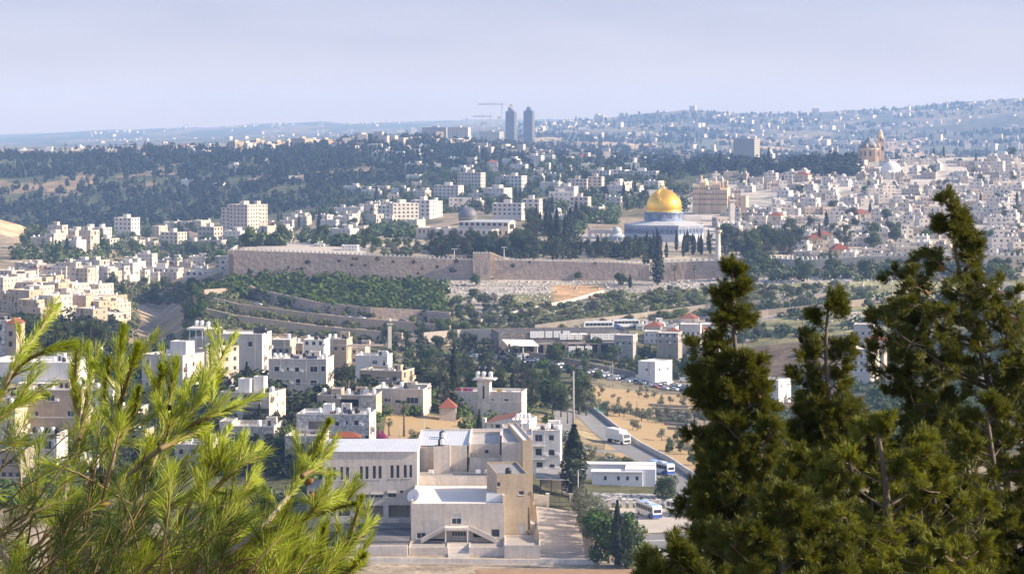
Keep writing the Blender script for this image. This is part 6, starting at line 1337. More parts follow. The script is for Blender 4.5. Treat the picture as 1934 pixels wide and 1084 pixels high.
# houses with a look of their own on the valley's far side
def valley_house(px0, px1, t, b, Y, d, wall, label, roof='roof_white', yaw=-14, fr=(4, 2), hip=False):
    h = House('valley_house', label, px0, px1, t, b, Y, d, wall, roof, yaw, 'house', 'houses on the far side of the valley', 8.0)
    h.side('f', *fr, 1.1, 1.3, 1.0, 3.0).side('r', 2, fr[1], 1.1, 1.3, 1.0, 3.0).make(0 if hip else 0.5, not hip)
    if hip: sub(h, 'roof', lambda mb: mb.hip(0, h.w, 0, h.d, h.h + 0.01, h.h + 2.2, M['red_tile']))
    return h
valley_house(1205, 1236, 681, 704, 1035, 13, 'plaster', 'bright white cube house with a plain sunlit wall on the valley side', fr=(1, 1), yaw=-38)
valley_house(1286, 1322, 612, 648, 1110, 12, 'limestone_pale', 'two storey white house with laundry coloured wall above the cube house', yaw=-8)
valley_house(1600, 1640, 658, 705, 1010, 12, 'old_plaster', 'white topped house stepping down the slope between the pine trees', fr=(4, 3), yaw=-28)
valley_house(1630, 1668, 642, 690, 1030, 12, 'limestone', 'tan hillside house with a red hipped roof between the pines', yaw=-15, hip=True, fr=(3, 3))
valley_house(1598, 1616, 655, 680, 1015, 9, 'plaster', 'small white annexe at the corner of the red roofed hillside house', fr=(2, 2))
valley_house(1428, 1468, 716, 736, 930, 12, 'plaster', 'flat roofed white hall half hidden by the middle pine', fr=(3, 1), yaw=-30)
valley_house(1612, 1646, 612, 636, 1090, 11, 'old_plaster', 'flat white roofed house above the red roofed one', fr=(3, 1))
valley_house(1240, 1280, 628, 652, 1090, 11, 'limestone_dark', 'dark stone house with porch left of the laundry house', fr=(3, 2))
valley_house(1160, 1195, 632, 655, 1085, 11, 'concrete', 'grey concrete house at the end of the white window frames', fr=(3, 1))
# ------------------------------------------------------------------ far towns on the hills: one mass each
def far_town(name, label, n, seed, f, wlo, whi, hlo, hhi, m):
    rs = np.random.default_rng(seed); mb = MB(); c = 0; tries = 0
    while c < n and tries < n * 8:
        tries += 1; px, Y = f(rs)
        n1 = vnoise(X(px, Y), Y, 420, seed + 0.3)
        if n1 < rs.uniform(-0.05, 0.35): continue
        z = gz(px, Y) - 3; x = X(px, Y); w_ = rs.uniform(wlo, whi); d = rs.uniform(wlo, whi); h = rs.uniform(hlo, hhi) * (2.2 if rs.uniform() < 0.06 else 1)
        a = rs.uniform(-0.6, 0.2); ca, sa = math.cos(a), math.sin(a); k = len(mb.v)
        mb.box(0, w_, 0, d, -6, h + 3, M[m], M['roof_white'], 'b'); 
        for i in range(k, len(mb.v)): vx, vy, vz = mb.v[i]; mb.v[i] = (x + vx * ca - vy * sa, Y + vx * sa + vy * ca, z + vz)
        c += 1
    o = mb.build(name); tag(o, label, 'distant town', kind='stuff')
far_town('distant_town', 'pale scattered town spread over the far hills', 620, 3, lambda r: (r.uniform(980, 1990), r.uniform(5600, 8950)), 11, 26, 5, 12, 'town_stone')
far_town('distant_suburb', 'faint town along the far left skyline', 200, 4, lambda r: (r.uniform(150, 1150), r.uniform(8200, 14200)), 9, 22, 5, 10, 'town_stone')
far_town('distant_quarter', 'houses beyond the ridge between the skyscrapers and the abbey', 330, 5, lambda r: (r.uniform(640, 1700), r.uniform(3300, 5200)), 9, 18, 5, 9, 'town_stone')
# ------------------------------------------------------------------ roads, walls, terraces, graves
road('valley_road', [G2(820, 668, 900), G2(900, 668, 900), G2(980, 676, 900), G2(1060, 692, 900), G2(1140, 708, 900), G2(1240, 726, 900), G2(1330, 738, 900), G2(1480, 742, 900)], 17, M['asphalt'], 0.12)
road('terrace_road', [G2(368, 571, 1100), G2(420, 578, 1100), G2(500, 586, 1100), G2(600, 598, 1100), G2(700, 608, 1100), G2(800, 617, 1100), G2(860, 622, 1100)], 9, M['asphalt'], 0.12)
road('upper_road', [G2(960, 640, 1000), G2(1040, 630, 1000), G2(1130, 622, 1000), G2(1240, 610, 1000), G2(1400, 592, 1000), G2(1560, 576, 1000), G2(1960, 560, 1000)], 10, M['asphalt'], 0.12)
ST = [W2(1345, 585), W2(1330, 615), W2(1285, 650), W2(1236, 690), W2(1180, 735), W2(1130, 795), W2(1098, 850), W2(1082, 900), W2(1075, 950)]
road('street', ST, 9.5, M['pale_asphalt'], 0.10, 7)
road('branch_road', [W2(1330, 612), W2(1230, 606), W2(1130, 612), W2(1060, 622)], 6.0, M['pale_asphalt'], 0.09)
road('branch_road', [W2(1200, 720), W2(1130, 716), W2(1075, 722), W2(1062, 770), W2(1075, 870)], 7.0, M['pale_asphalt'], 0.085)
sheet('parking_lot', [(1132, 553), (1310, 556), (1300, 596), (1138, 598)], M['gravel_lot'], 0.05)
sheet('street_asphalt', [(1165, 512), (1480, 512), (1430, 551), (1172, 551)], M['pale_asphalt'], 0.05)
sheet('driveway', [(1020, 511), (1124, 511), (1106, 590), (1012, 590)], M['paving'], 0.07)
sheet('pavement', [(560, 502), (1200, 502), (1118, 510.5), (560, 510.5)], M['paving'], 0.06)
sheet('red_earth_verge', [(900, 480), (1200, 480), (1195, 496), (900, 496)], M['red_soil'], 0.05)
sheet('dry_field', [(1140, 700), (1420, 640), (1440, 760), (1150, 870)], M['dry_grass'], 0.07)
sheet('upper_field', [(1085, 880), (1330, 870), (1300, 985), (1095, 1000)], M['dry_grass'], 0.05)
sheet('garden_patch', [(720, 655), (905, 655), (905, 745), (730, 745)], M['dry_grass'], 0.05)
sheet('paved_yard', [(440, 1425), (690, 1425), (700, 1540), (455, 1540)], M['gravel_lot'], 0.25, res=15)
sheet('shrine_terrace', [(1090, 1540), (1400, 1540), (1390, 1660), (1100, 1660)], M['paving'], 0.3, res=15)
def wall_thing(name, label, pts, h, th, m, group=None, cat='wall', **k):
    o = wallstrip(name, pts, h, th, M[m], **k); tag(o, label, cat, group, 'thing'); return o
off = lambda pts, d: [(p[0] + d * 0.8, p[1] + d * 0.6) for p in pts]
wall_thing('roadside_wall', 'pale stone wall running down beside the street and dry field', off(ST, 6.2), 1.5, 0.5, 'kerb_stone')
wall_thing('kerb', 'pale kerb edging the gravel lot by the lower street', [W2(1138, 552), W2(1300, 552)], 0.14, 0.3, 'kerb_stone', cat='kerb', base=-0.3)
wall_thing('kerb', 'short pale traffic island kerb in the lower street', [W2(1195, 540), W2(1278, 541)], 0.16, 0.9, 'kerb_stone', cat='kerb', base=-0.3)
wall_thing('street_wall', 'low pale wall along the street in front of the school', [W2(560, 503.5), W2(1125, 503.5)], 1.1, 0.4, 'limestone_pale')
wall_thing('gate_wall', 'pale stone wall left of the black driveway gate', [W2(1008, 592), W2(1034, 592)], 2.6, 0.5, 'limestone_pale'); wall_thing('gate_wall', 'rubble wall right of the black driveway gate', [W2(1080, 592), W2(1100, 592)], 2.6, 0.5, 'rubble')
wall_thing('driveway_wall', 'long low wall along the right edge of the driveway', [W2(1127, 512), W2(1112, 585)], 1.2, 0.4, 'limestone_pale')
# terraces under the great wall
T = lambda L, Y0=1100: [G2(a, b, Y0) for a, b in L]
wall_thing('retaining_wall', 'tan stone retaining wall above the terraced road', T([(385, 566), (470, 560), (520, 572), (600, 590), (700, 600), (800, 605), (850, 610)]), 5.5, 1.0, 'great_wall', 'terrace walls', base=-1.5)
wall_thing('retaining_wall', 'long tan retaining wall just below the terraced road', T([(368, 582), (450, 592), (560, 606), (680, 619), (800, 629), (850, 633)]), 5.0, 1.0, 'limestone_warm', 'terrace walls', base=-3)
wall_thing('retaining_wall', 'lowest tan retaining wall of the terraces', T([(365, 603), (450, 614), (540, 626), (640, 638), (760, 648)]), 5.0, 1.0, 'limestone_warm', 'terrace walls', base=-3)
wall_thing('ruin_wall', 'stepped ruined wall among trees above the terraced road', T([(466, 556), (500, 566), (530, 575)], 1200), lambda t: 6 - 3 * t, 1.2, 'limestone_warm', base=-1)
wall_thing('graveyard_wall', 'pale wall climbing between the graves and the bare bank', T([(905, 610), (960, 596), (1040, 578), (1080, 570), (1140, 553)], 1150), 1.6, 0.7, 'limestone_pale', 'graveyard walls')
wall_thing('graveyard_wall', 'long retaining wall under the graves along the upper road', T([(1010, 627), (1130, 613), (1240, 600), (1330, 588), (1450, 578), (1560, 566)], 1100), 3.5, 0.9, 'limestone_dark', 'graveyard walls', base=-2)
wall_thing('graveyard_wall', 'grey wall stepping along the lower slope behind the middle pine', T([(1370, 606), (1450, 596), (1560, 585), (1680, 570)], 1080), 3.0, 0.9, 'limestone_dark', 'graveyard walls', base=-2)
wall_thing('churchyard_wall', 'high pale wall left of the white roofed church porch', T([(800, 656), (870, 650), (950, 648)], 950), 7.0, 1.0, 'limestone', base=-6); wall_thing('churchyard_wall', 'low wall between the queue of cars and the church terrace', T([(960, 672), (1040, 684), (1120, 700), (1200, 716)], 960), 3.2, 0.8, 'limestone_dark', base=-3)
mat('rubble_dark', (0.24, 0.21, 0.18), noise=(0.3, 0.2), cells=(1.2, 0.3), streak=0.15)
# church terrace: concrete frames with white window grids, and the porch
def church_terrace():
    e = empty('church_terrace', P(952, 680, 1075), R(9)); k = 1075 / F; tag(e, 'long church terrace of white gridded window screens below the parked coaches', 'church')
    mb = MB(); block(mb, 0, 255 * k, 16, 40, -14, 47 * k, M['rubble_dark'], M['asphalt'], {}, 0.8); mb.build('upper_wall', e)
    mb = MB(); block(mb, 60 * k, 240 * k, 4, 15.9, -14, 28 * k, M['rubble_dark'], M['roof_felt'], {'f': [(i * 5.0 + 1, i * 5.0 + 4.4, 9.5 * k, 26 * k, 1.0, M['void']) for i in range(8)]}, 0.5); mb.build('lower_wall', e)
    mb = MB(); mb.poly([(2 * k, -8, 30 * k), (62 * k, -8, 29 * k), (62 * k, 10, 34 * k), (2 * k, 10, 36 * k)], M['roof_white']); mb.poly([(2 * k, -8, 29 * k), (62 * k, -8, 28 * k), (62 * k, -8, 29 * k), (2 * k, -8, 30 * k)], M['frame_white']); mb.build('porch_roof', e)
    for i in range(3): mb = MB(); mb.cyl((4 + 27 * i) * k, -7.4, -3, 29 * k, 0.4, M['concrete'], 8); mb.build('column', e)
    def screen(x, y, z, w_, h, nx, ny):
        mb = MB(); t = 0.28
        for i in range(nx + 1): xx = x + w_ * i / nx; mb.box(xx - t, xx + t, y - 0.3, y, z, z + h, M['frame_white'])
        for j in range(ny + 1): zz = z + h * j / ny; mb.box(x - t, x + w_ + t, y - 0.285, y - 0.02, zz - t, zz + t, M['frame_white'])
        o = mb.build('window_screen', e); g = MB(); g.poly([(x, y - 0.01, z), (x + w_, y - 0.01, z), (x + w_, y - 0.01, z + h), (x, y - 0.01, z + h)], M['glass_dark']); g.build('glazing', o)
    for i, px in enumerate((62, 76, 92, 108, 126)): screen(px * k, 15.8, 37 * k, 2.6, 10 * k, 2, 3)
    for i in range(4): screen((180 + 12 * i) * k, 15.7, 31 * k, 2.3, 10 * k, 2, 3)
    for i in range(3): screen((120 + 15 * i) * k, 15.7, 33 * k, 2.6, 9 * k, 3, 2)
    for i in range(2): screen((20 + 9 * i) * k, -9, 2 * k, 1.7, 13 * k, 2, 4)
    for i in range(3): screen((128 + 16 * i) * k, 3.7, 10 * k, 2.6, 12 * k, 3, 3)
    for a in (134, 152): mb = MB(); mb.box(a * k, (a + 14) * k, 6, 12, 44 * k, 45 * k, M['frame_white']); mb.build('sun_roof', e)
    mb = MB(); mb.box(18 * k, 42 * k, -9, -2, -6, 15 * k, M['limestone']); mb.build('gate_house', e)
church_terrace()
# graves: white slabs past counting
def graves():
    rs = np.random.default_rng(21); mb = MB(); V = []; Fc = []; k = 0; q = np.array([(0, 3, 2, 1), (4, 5, 6, 7), (0, 1, 5, 4), (1, 2, 6, 5), (2, 3, 7, 6), (3, 0, 4, 7)])
    for _ in range(7000):
        px = rs.uniform(800, 1960); Y = rs.uniform(1150, 1390)
        n = vnoise(X(px, Y), Y, 40, 7.7); dens = 0.05 + 0.6 * max(0.0, (Y - 1280) / 110) + 0.4 * n
        if px < 900: dens = 1.0 if Y > 1320 and px > 830 else 0.0
        if 1040 < px < 1140 and 1310 < Y < 1375: dens = 0.05
        if px < np.interp(Y, [1150, 1400], [930, 820]): continue
        if rs.uniform() > dens: continue
        g = ground(px, Y); w_, d, h = rs.uniform(0.35, 0.7), rs.uniform(1.2, 2.1), rs.uniform(0.25, 0.8); a = rs.normal(0.1, 0.15); ca, sa = math.cos(a), math.sin(a)
        b = np.array([(x, y, z) for z in (-0.5, h) for x, y in ((-w_, -d / 2), (w_, -d / 2), (w_, d / 2), (-w_, d / 2))]); R2 = np.array([[ca, sa, 0], [-sa, ca, 0], [0, 0, 1]])
        V.append(b @ R2 + np.array(g)); Fc.append(q + k); k += 8
    o = link('gravestones', soup('gravestones', np.concatenate(V), np.concatenate(Fc), [M['grave_stone']])); tag(o, 'countless pale graves on the slope below the great wall', 'graves', kind='stuff')
graves()
# stony terraces beyond the field
for i in range(7):
    Yt = 905 - i * 16; o = wall_thing('field_wall', ('topmost', 'second highest', 'third highest', 'middle', 'third lowest', 'second lowest', 'lowest')[i] + ' dry stone terrace wall on the shaded bank below the field', [W2(1225 + i * 6, Yt), W2(1300, Yt - 3), W2(1400, Yt + 4)], 1.1, 0.8, 'limestone_dark', 'dry stone terrace walls')
# ------------------------------------------------------------------ trees of the town and valley
def scatter(n, seed, region, kinds, hm, phrase, group, Y0=480.0, ok=None, wide=(0.85, 1.2)):
    """n trees at random photograph points of a region (px0, py0, px1, py1), heights hm in metres."""
    rs = random.Random(seed); c = t = 0
    while c < n and t < n * 12:
        t += 1; px, py = rs.uniform(region[0], region[2]), rs.uniform(region[1], region[3])
        if ok and not ok(px, py): continue
        kd = rs.choices(list(kinds), list(kinds.values()))[0]
        g = hit(px, py, Y0)
        if g is None: continue
        h = rs.uniform(*hm) * (1.25 if kd == 'cypress_tree' else 1.0)
        word = {'cypress_tree': 'dark cypress', 'pine_tree': 'bushy pine', 'broadleaf_tree': 'round leafy tree', 'olive_tree': 'grey green olive tree', 'shrub': 'scrubby bush', 'palm_tree': 'palm', 'conifer_tree': 'pointed conifer'}[kd]
        tree(kd, px, py, h * F / g.y, f'{word} {phrase or rel(px, py - 6)}', group, None, Y0, rs.uniform(*wide)); c += 1
PB = {'pine_tree': 3, 'broadleaf_tree': 2}
# the wooded hill behind, one mass
rs = np.random.default_rng(31); spots = []
while len(spots) < 3400:
    px = rs.uniform(-60, 900); Y = rs.uniform(2330, 3650); n = vnoise(X(px, Y), Y, 90, 5.5) + 0.35 * vnoise(X(px, Y), Y, 25, 1.5)
    lim = np.interp(px, [-60, 600, 760, 900], [2330, 2480, 2700, 3000])
    if Y < lim or n < -0.22: continue
    if px < 340 and 2930 < Y < 3070 and rs.uniform() < 0.8: continue
    g = ground(px, Y); spots.append((g.x, g.y, g.z - 0.5))
far_wood('hill_wood', spots, 'dark wood covering the hillside behind the valley houses', 'leaf_far', 41, 7, 13)
spots = []
while len(spots) < 1500:
    px = rs.uniform(640, 1960); Y = rs.uniform(2850, 5600); n = vnoise(X(px, Y), Y, 160, 2.5)
    if n < 0.0 or (px > 1230 and Y < 2900): continue
    g = ground(px, Y); spots.append((g.x, g.y, g.z - 0.5))
far_wood('ridge_wood', spots, 'scattered dark woods between the middle slope and the far hills', 'leaf_far', 42, 9, 15)
spots = []
while len(spots) < 1700:
    px = rs.uniform(980, 1990); Y = rs.uniform(5700, 8900); n = vnoise(X(px, Y), Y, 300, 8.5)
    if n < 0.05: continue
    g = ground(px, Y); spots.append((g.x, g.y, g.z - 0.5))
far_wood('distant_wood', spots, 'hazy woods on the far hills behind the abbey', 'leaf_far', 43, 9, 17)
# bushes and small trees too many to count, as one mass per slope
def mass(name, label, n, seed, region, m, hm, Y0, ok=None, thr=-0.2, sc=26, group=None):
    rs = np.random.default_rng(seed); out = []; t = 0
    while len(out) < n and t < n * 15:
        t += 1; px, py = rs.uniform(region[0], region[2]), rs.uniform(region[1], region[3])
        if ok and not ok(px, py): continue
        g = hit(px, py, Y0)
        if g is None or vnoise(g.x, g.y, sc, seed * 0.7) + 0.4 * vnoise(g.x, g.y, sc / 4, seed) < thr: continue
        out.append((g.x, g.y, g.z - 0.4))
    Vs = []; Fs = []; k = 0
    for (x, y, z) in out:
        h = rs.uniform(*hm); r = h * rs.uniform(0.45, 0.75); q = 60 if hm[1] > 4 else 34; p, u = blob_points(q, (x, y, z + h * 0.5), (r, r, h * 0.55), rs, 0.5); V, Fc = cards(p, u + np.array([0, 0, 0.3]), max(0.4, r * 0.55), rs, 0.5, 1.4); Vs.append(V); Fs.append(Fc + k); k += len(V)
    o = link(name, soup(name, np.concatenate(Vs), np.concatenate(Fs), [M[m]])); tag(o, label, 'vegetation', kind='stuff')
mass('slope_scrub', 'green scrub growing between the graves below the great wall', 2100, 71, (840, 535, 1660, 640), 'leaf_scrub', (0.8, 2.4), 1120, lambda x, y: y < np.interp(x, [850, 960, 1240, 1660], [640, 630, 604, 572]) and y > np.interp(x, [840, 1000, 1140, 1300, 1660], [640, 585, 556, 548, 540]), -0.25)
mass('slope_wood', 'dark green wood filling the slope under the great wall', 420, 72, (385, 530, 840, 610), 'leaf_broad', (5, 9), 1150, lambda x, y: y > np.interp(x, [392, 440, 520, 832], [545, 540, 530, 545]) and y < np.interp(x, [392, 480, 620, 832], [560, 566, 592, 608]), -0.45)
mass('valley_scrub', 'green undergrowth on the far slope of the left valley', 520, 73, (190, 540, 440, 640), 'leaf_scrub', (2, 6), 1050, lambda x, y: x > np.interp(y, [540, 640], [180, 250]) and not (255 < x < 350 and y > 575), -0.15)
mass('valley_scrub', 'dark scrub between the houses below the wooded hill', 420, 74, (30, 436, 700, 505), 'leaf_broad', (4, 9), 1500, None, -0.05)
mass('slope_scrub', 'scrub and trees on the shaded slope behind the near pines', 900, 75, (1330, 560, 1960, 860), 'leaf_broad', (1.5, 5.5), 600, lambda x, y: not (1430 < x < 1600 and 640 < y < 720), -0.1)
mass('garden_scrub', 'garden greenery filling the gaps between the near houses', 900, 76, (0, 640, 1110, 960), 'leaf_broad', (1.2, 4.5), 540, lambda x, y: y < np.interp(x, [0, 600, 800, 1000, 1110], [960, 950, 840, 830, 760]) and not (720 < x < 910 and 790 < y < 850), -0.05, 14)
mass('town_greenery', 'trees massed among the houses of the upper slope', 700, 77, (600, 300, 1300, 405), 'leaf_broad', (6, 11), 1800, lambda x, y: y > np.interp(x, [600, 760, 900, 1300], [365, 325, 306, 300]), -0.1, 60)
mass('town_greenery', 'trees massed behind the tan seminary and old town', 330, 78, (1220, 296, 1620, 335), 'leaf_far', (8, 14), 1800, None, -0.3, 60)
mass('platform_trees', 'unbroken dark tree belt on the walled platform', 200, 79, (815, 462, 1235, 490), 'leaf_pine', (4, 7.5), 1410, lambda x, y: not (1100 < x < 1180 and y < 472), -0.35, 20)
mass('bank_scrub', 'dry scrub dotting the bare bank and terraces', 420, 80, (365, 570, 1010, 650), 'leaf_scrub', (0.8, 2.6), 1100, None, -0.1)
mass('town_greenery', 'trees massed around the mosque and left of the shrine', 330, 81, (690, 385, 1245, 452), 'leaf_broad', (5, 9), 1620, lambda x, y: not (850 < x < 990 and y < 445) and not blocked(x, y) and (y < 445 or x < 800 or x > 985), -0.15, 40)
mass('garden_trees', 'dark trees crowded between the near houses', 340, 82, (190, 650, 1000, 930), 'leaf_pine', (4, 8), 560, lambda x, y: y < np.interp(x, [190, 600, 700, 1000], [930, 900, 800, 770]) and not (720 < x < 910 and 790 < y < 850), 0.0, 14)
mass('hillside_trees', 'dark trees at the foot of the golden hillside', 110, 83, (40, 610, 240, 665), 'leaf_pine', (5, 9), 820, None, -0.3, 20)
mass('valley_scrub', 'bushes before the church terrace and valley houses', 170, 84, (960, 662, 1340, 716), 'leaf_broad', (2, 5), 1000, lambda x, y: y < np.interp(x, [960, 1060, 1240, 1340], [668, 684, 712, 722]), -0.1, 14)
mass('wall_trees', 'rounded trees merging along the foot of the far town wall', 150, 85, (1375, 503, 1960, 532), 'leaf_broad', (4, 8.5), 1290, None, -0.25, 22)
tree('cypress_tree', 1343, 396, 44, 'dark cypress before the tan seminary', None, None, 1700); tree('pine_tree', 1322, 398, 22, 'small dark tree before the tan seminary', None, None, 1700)
# among the houses
scatter(110, 1, (600, 300, 1240, 402), {'pine_tree': 3, 'broadleaf_tree': 3, 'cypress_tree': 2}, (9, 15), None, 'trees among the slope houses', 1800, lambda x, y: y > np.interp(x, [600, 760, 900, 1240], [380, 330, 306, 300]))
scatter(34, 2, (700, 400, 1120, 440), {'pine_tree': 2, 'broadleaf_tree': 3, 'cypress_tree': 3}, (8, 13), None, 'trees behind the mosque', 1620, lambda x, y: y < 432 and not (855 < x < 990 and y > 395) and not blocked(x, y))
scatter(46, 3, (1300, 312, 1960, 465), {'broadleaf_tree': 3, 'cypress_tree': 2, 'pine_tree': 2}, (7, 12), None, 'trees in the old town', 1480, lambda x, y: y > old_top(x) and not blocked(x, y))
scatter(26, 4, (1240, 296, 1640, 322), {'cypress_tree': 3, 'pine_tree': 2}, (12, 18), None, 'trees along the old town skyline', 1500)
scatter(16, 44, (1660, 292, 1960, 302), {'broadleaf_tree': 3, 'pine_tree': 2, 'cypress_tree': 1}, (10, 16), None, 'trees along the old town skyline', 2450)
scatter(40, 5, (40, 436, 480, 500), {'broadleaf_tree': 3, 'pine_tree': 2, 'cypress_tree': 1}, (8, 13), None, 'trees in the left valley', 1500)
scatter(26, 6, (420, 400, 700, 470), {'broadleaf_tree': 3, 'cypress_tree': 2}, (8, 13), None, 'trees in the left valley', 1550)
scatter(16, 7, (200, 540, 400, 640), {'broadleaf_tree': 3, 'pine_tree': 2}, (8, 13), None, 'trees in the deep valley', 1050, lambda x, y: x > np.interp(y, [540, 640], [190, 250]) and (y < 585 or x > 330 or x < 230))
# on the platform
scatter(44, 8, (815, 470, 1010, 488), {'pine_tree': 4, 'broadleaf_tree': 1}, (11, 15), None, 'trees on the walled platform', 1412)
scatter(56, 9, (1005, 474, 1235, 494), {'pine_tree': 3, 'broadleaf_tree': 1, 'cypress_tree': 2}, (7, 10.5), None, 'trees on the walled platform', 1412)
scatter(18, 10, (1230, 470, 1345, 488), {'cypress_tree': 1}, (8, 12), None, 'cypresses before the golden domed shrine', 1412)
scatter(20, 11, (1000, 440, 1130, 468), {'cypress_tree': 4, 'pine_tree': 2}, (12, 17), None, 'trees on the walled platform', 1560, lambda x, y: not blocked(x, y))
scatter(40, 12, (1368, 462, 1500, 492), {'pine_tree': 3, 'broadleaf_tree': 2, 'cypress_tree': .5}, (10, 15), None, 'trees right of the golden dome', 1425)
scatter(24, 13, (1440, 440, 1700, 478), {'pine_tree': 3, 'broadleaf_tree': 3, 'cypress_tree': 1}, (9, 14), None, 'trees right of the golden dome', 1480)
scatter(26, 14, (690, 466, 830, 488), {'shrub': 3, 'olive_tree': 3}, (3.5, 6), None, 'olives and bushes behind the great wall', 1412)
for px, py, h in ((690, 470, 26), (710, 474, 30), (750, 470, 22), (770, 472, 24), (790, 472, 20)): tree('broadleaf_tree', px, py, h, f'round dark tree {rel(px, py)}', 'trees on the walled platform', None, 1412)
scatter(30, 15, (1380, 505, 1934, 532), {'broadleaf_tree': 4, 'pine_tree': 1}, (8, 13), None, 'round trees before the far town wall', 1300, wide=(1.0, 1.4))
# below the great wall
scatter(32, 16, (392, 536, 832, 606), {'broadleaf_tree': 3, 'pine_tree': 2, 'olive_tree': 1}, (6, 10), None, 'dark trees below the great wall', 1150, lambda x, y: y > np.interp(x, [392, 440, 520, 832], [545, 540, 530, 545]) and y < np.interp(x, [392, 480, 620, 832], [560, 566, 592, 608]))
scatter(38, 17, (832, 560, 1010, 618), {'olive_tree': 3, 'broadleaf_tree': 2, 'shrub': 3}, (4, 8), None, 'trees on the bare bank', 1120, lambda x, y: y > np.interp(x, [832, 1010], [545, 575]))
for i, (L, n, h) in enumerate((([(372, 594), (480, 602), (600, 616), (720, 630), (830, 640)], 44, (3.0, 5.5)), ([(372, 616), (480, 626), (600, 640), (700, 650)], 30, (3.0, 5.0)), ([(380, 574), (520, 584), (700, 604), (850, 615)], 20, (2.5, 4)))):
    rs2 = random.Random(60 + i); xs, ys = [a for a, b in L], [b for a, b in L]
    for j in range(n):
        px = rs2.uniform(xs[0], xs[-1]); py = float(np.interp(px, xs, ys)) + rs2.uniform(-3, 2); g = hit(px, py, 1100)
        tree('shrub' if rs2.random() < 0.6 else 'olive_tree', px, py, rs2.uniform(*h) * F / g.y, ['bush along the middle terrace', 'bush along the lowest terrace', 'bush beside the terraced road'][i], 'bushes on the terraces', None, 1100)
scatter(230, 18, (850, 540, 1640, 640), {'shrub': 5, 'olive_tree': 1}, (1.8, 4.2), None, 'bushes among the graves', 1120, lambda x, y: y < np.interp(x, [850, 960, 1240, 1640], [640, 630, 604, 572]) and y > np.interp(x, [850, 1000, 1140, 1300, 1640], [630, 585, 558, 540, 530]), (1.0, 1.6))
for kd, px, py, h, lab in [('cypress_tree', 1242, 538, 84, 'great broad dark cypress standing before the wall below the golden dome'), ('cypress_tree', 1190, 544, 26, 'small thin cypress left of the great broad one'), ('cypress_tree', 1586, 514, 34, 'slim cypress before the far town wall'), ('broadleaf_tree', 900, 540, 26, 'round tree against the great wall under the gate tower'), ('broadleaf_tree', 1000, 524, 18, 'dark bush shaped tree growing close to the great wall right of the gate'), ('palm_tree', 1125, 526, 20, 'low yellow palm by the great wall'), ('broadleaf_tree', 1092, 530, 17, 'small round green tree beside the low yellow palm'), ('broadleaf_tree', 1172, 542, 28, 'leafy green tree left of the small thin cypress'), ('palm_tree', 1275, 530, 30, 'palm right of the great broad cypress'), ('palm_tree', 1312, 530, 30, 'palm below the battlements left of the minaret'), ('broadleaf_tree', 1220, 508, 20, 'bright green spreading tree on the wall beside the great cypress'), ('pine_tree', 855, 605, 42, 'tall grey green tree on the bank below the great wall'), ('broadleaf_tree', 1046, 690, 46, 'big round green tree before the church terrace'), ('cypress_tree', 805, 620, 26, 'thin cypress at the end of the terraced road'), ('pine_tree', 968, 638, 24, 'small pine above the church wall')]: tag(tree(kd, px, py, h, lab, 'single trees of the valley', None, 1000 if py > 600 else 1100, 1.45 if 'great broad' in lab else 1.1), lab, 'tree'); AUTO.pop()
# valley floor and the wood beside the houses
scatter(52, 19, (790, 700, 1110, 790), {'pine_tree': 5, 'broadleaf_tree': 2, 'olive_tree': 1}, (8, 12.5), None, 'pines of the valley wood', 800, lambda x, y: y > np.interp(x, [790, 900, 1000, 1060, 1110], [690, 690, 705, 735, 760]))
scatter(22, 20, (735, 630, 960, 662), {'broadleaf_tree': 4, 'pine_tree': 2}, (6, 10), None, 'trees along the valley road', 1060)
scatter(22, 21, (1060, 655, 1330, 728), {'broadleaf_tree': 4, 'cypress_tree': .5}, (5, 9), None, 'trees beside the valley road', 1000)
scatter(44, 22, (1330, 560, 1934, 700), {'broadleaf_tree': 3, 'pine_tree': 2, 'olive_tree': 2}, (6, 11), None, 'trees on the slope behind the near pines', 900, lambda x, y: not (1440 < x < 1600 and y > 620))
scatter(26, 23, (1340, 720, 1934, 850), {'broadleaf_tree': 3, 'olive_tree': 2, 'pine_tree': 1}, (4, 8), None, 'trees in the hollow behind the near pines', 620)
scatter(22, 24, (60, 640, 215, 668), {'pine_tree': 3, 'broadleaf_tree': 1}, (8, 12), None, 'dark trees behind the left houses', 820)
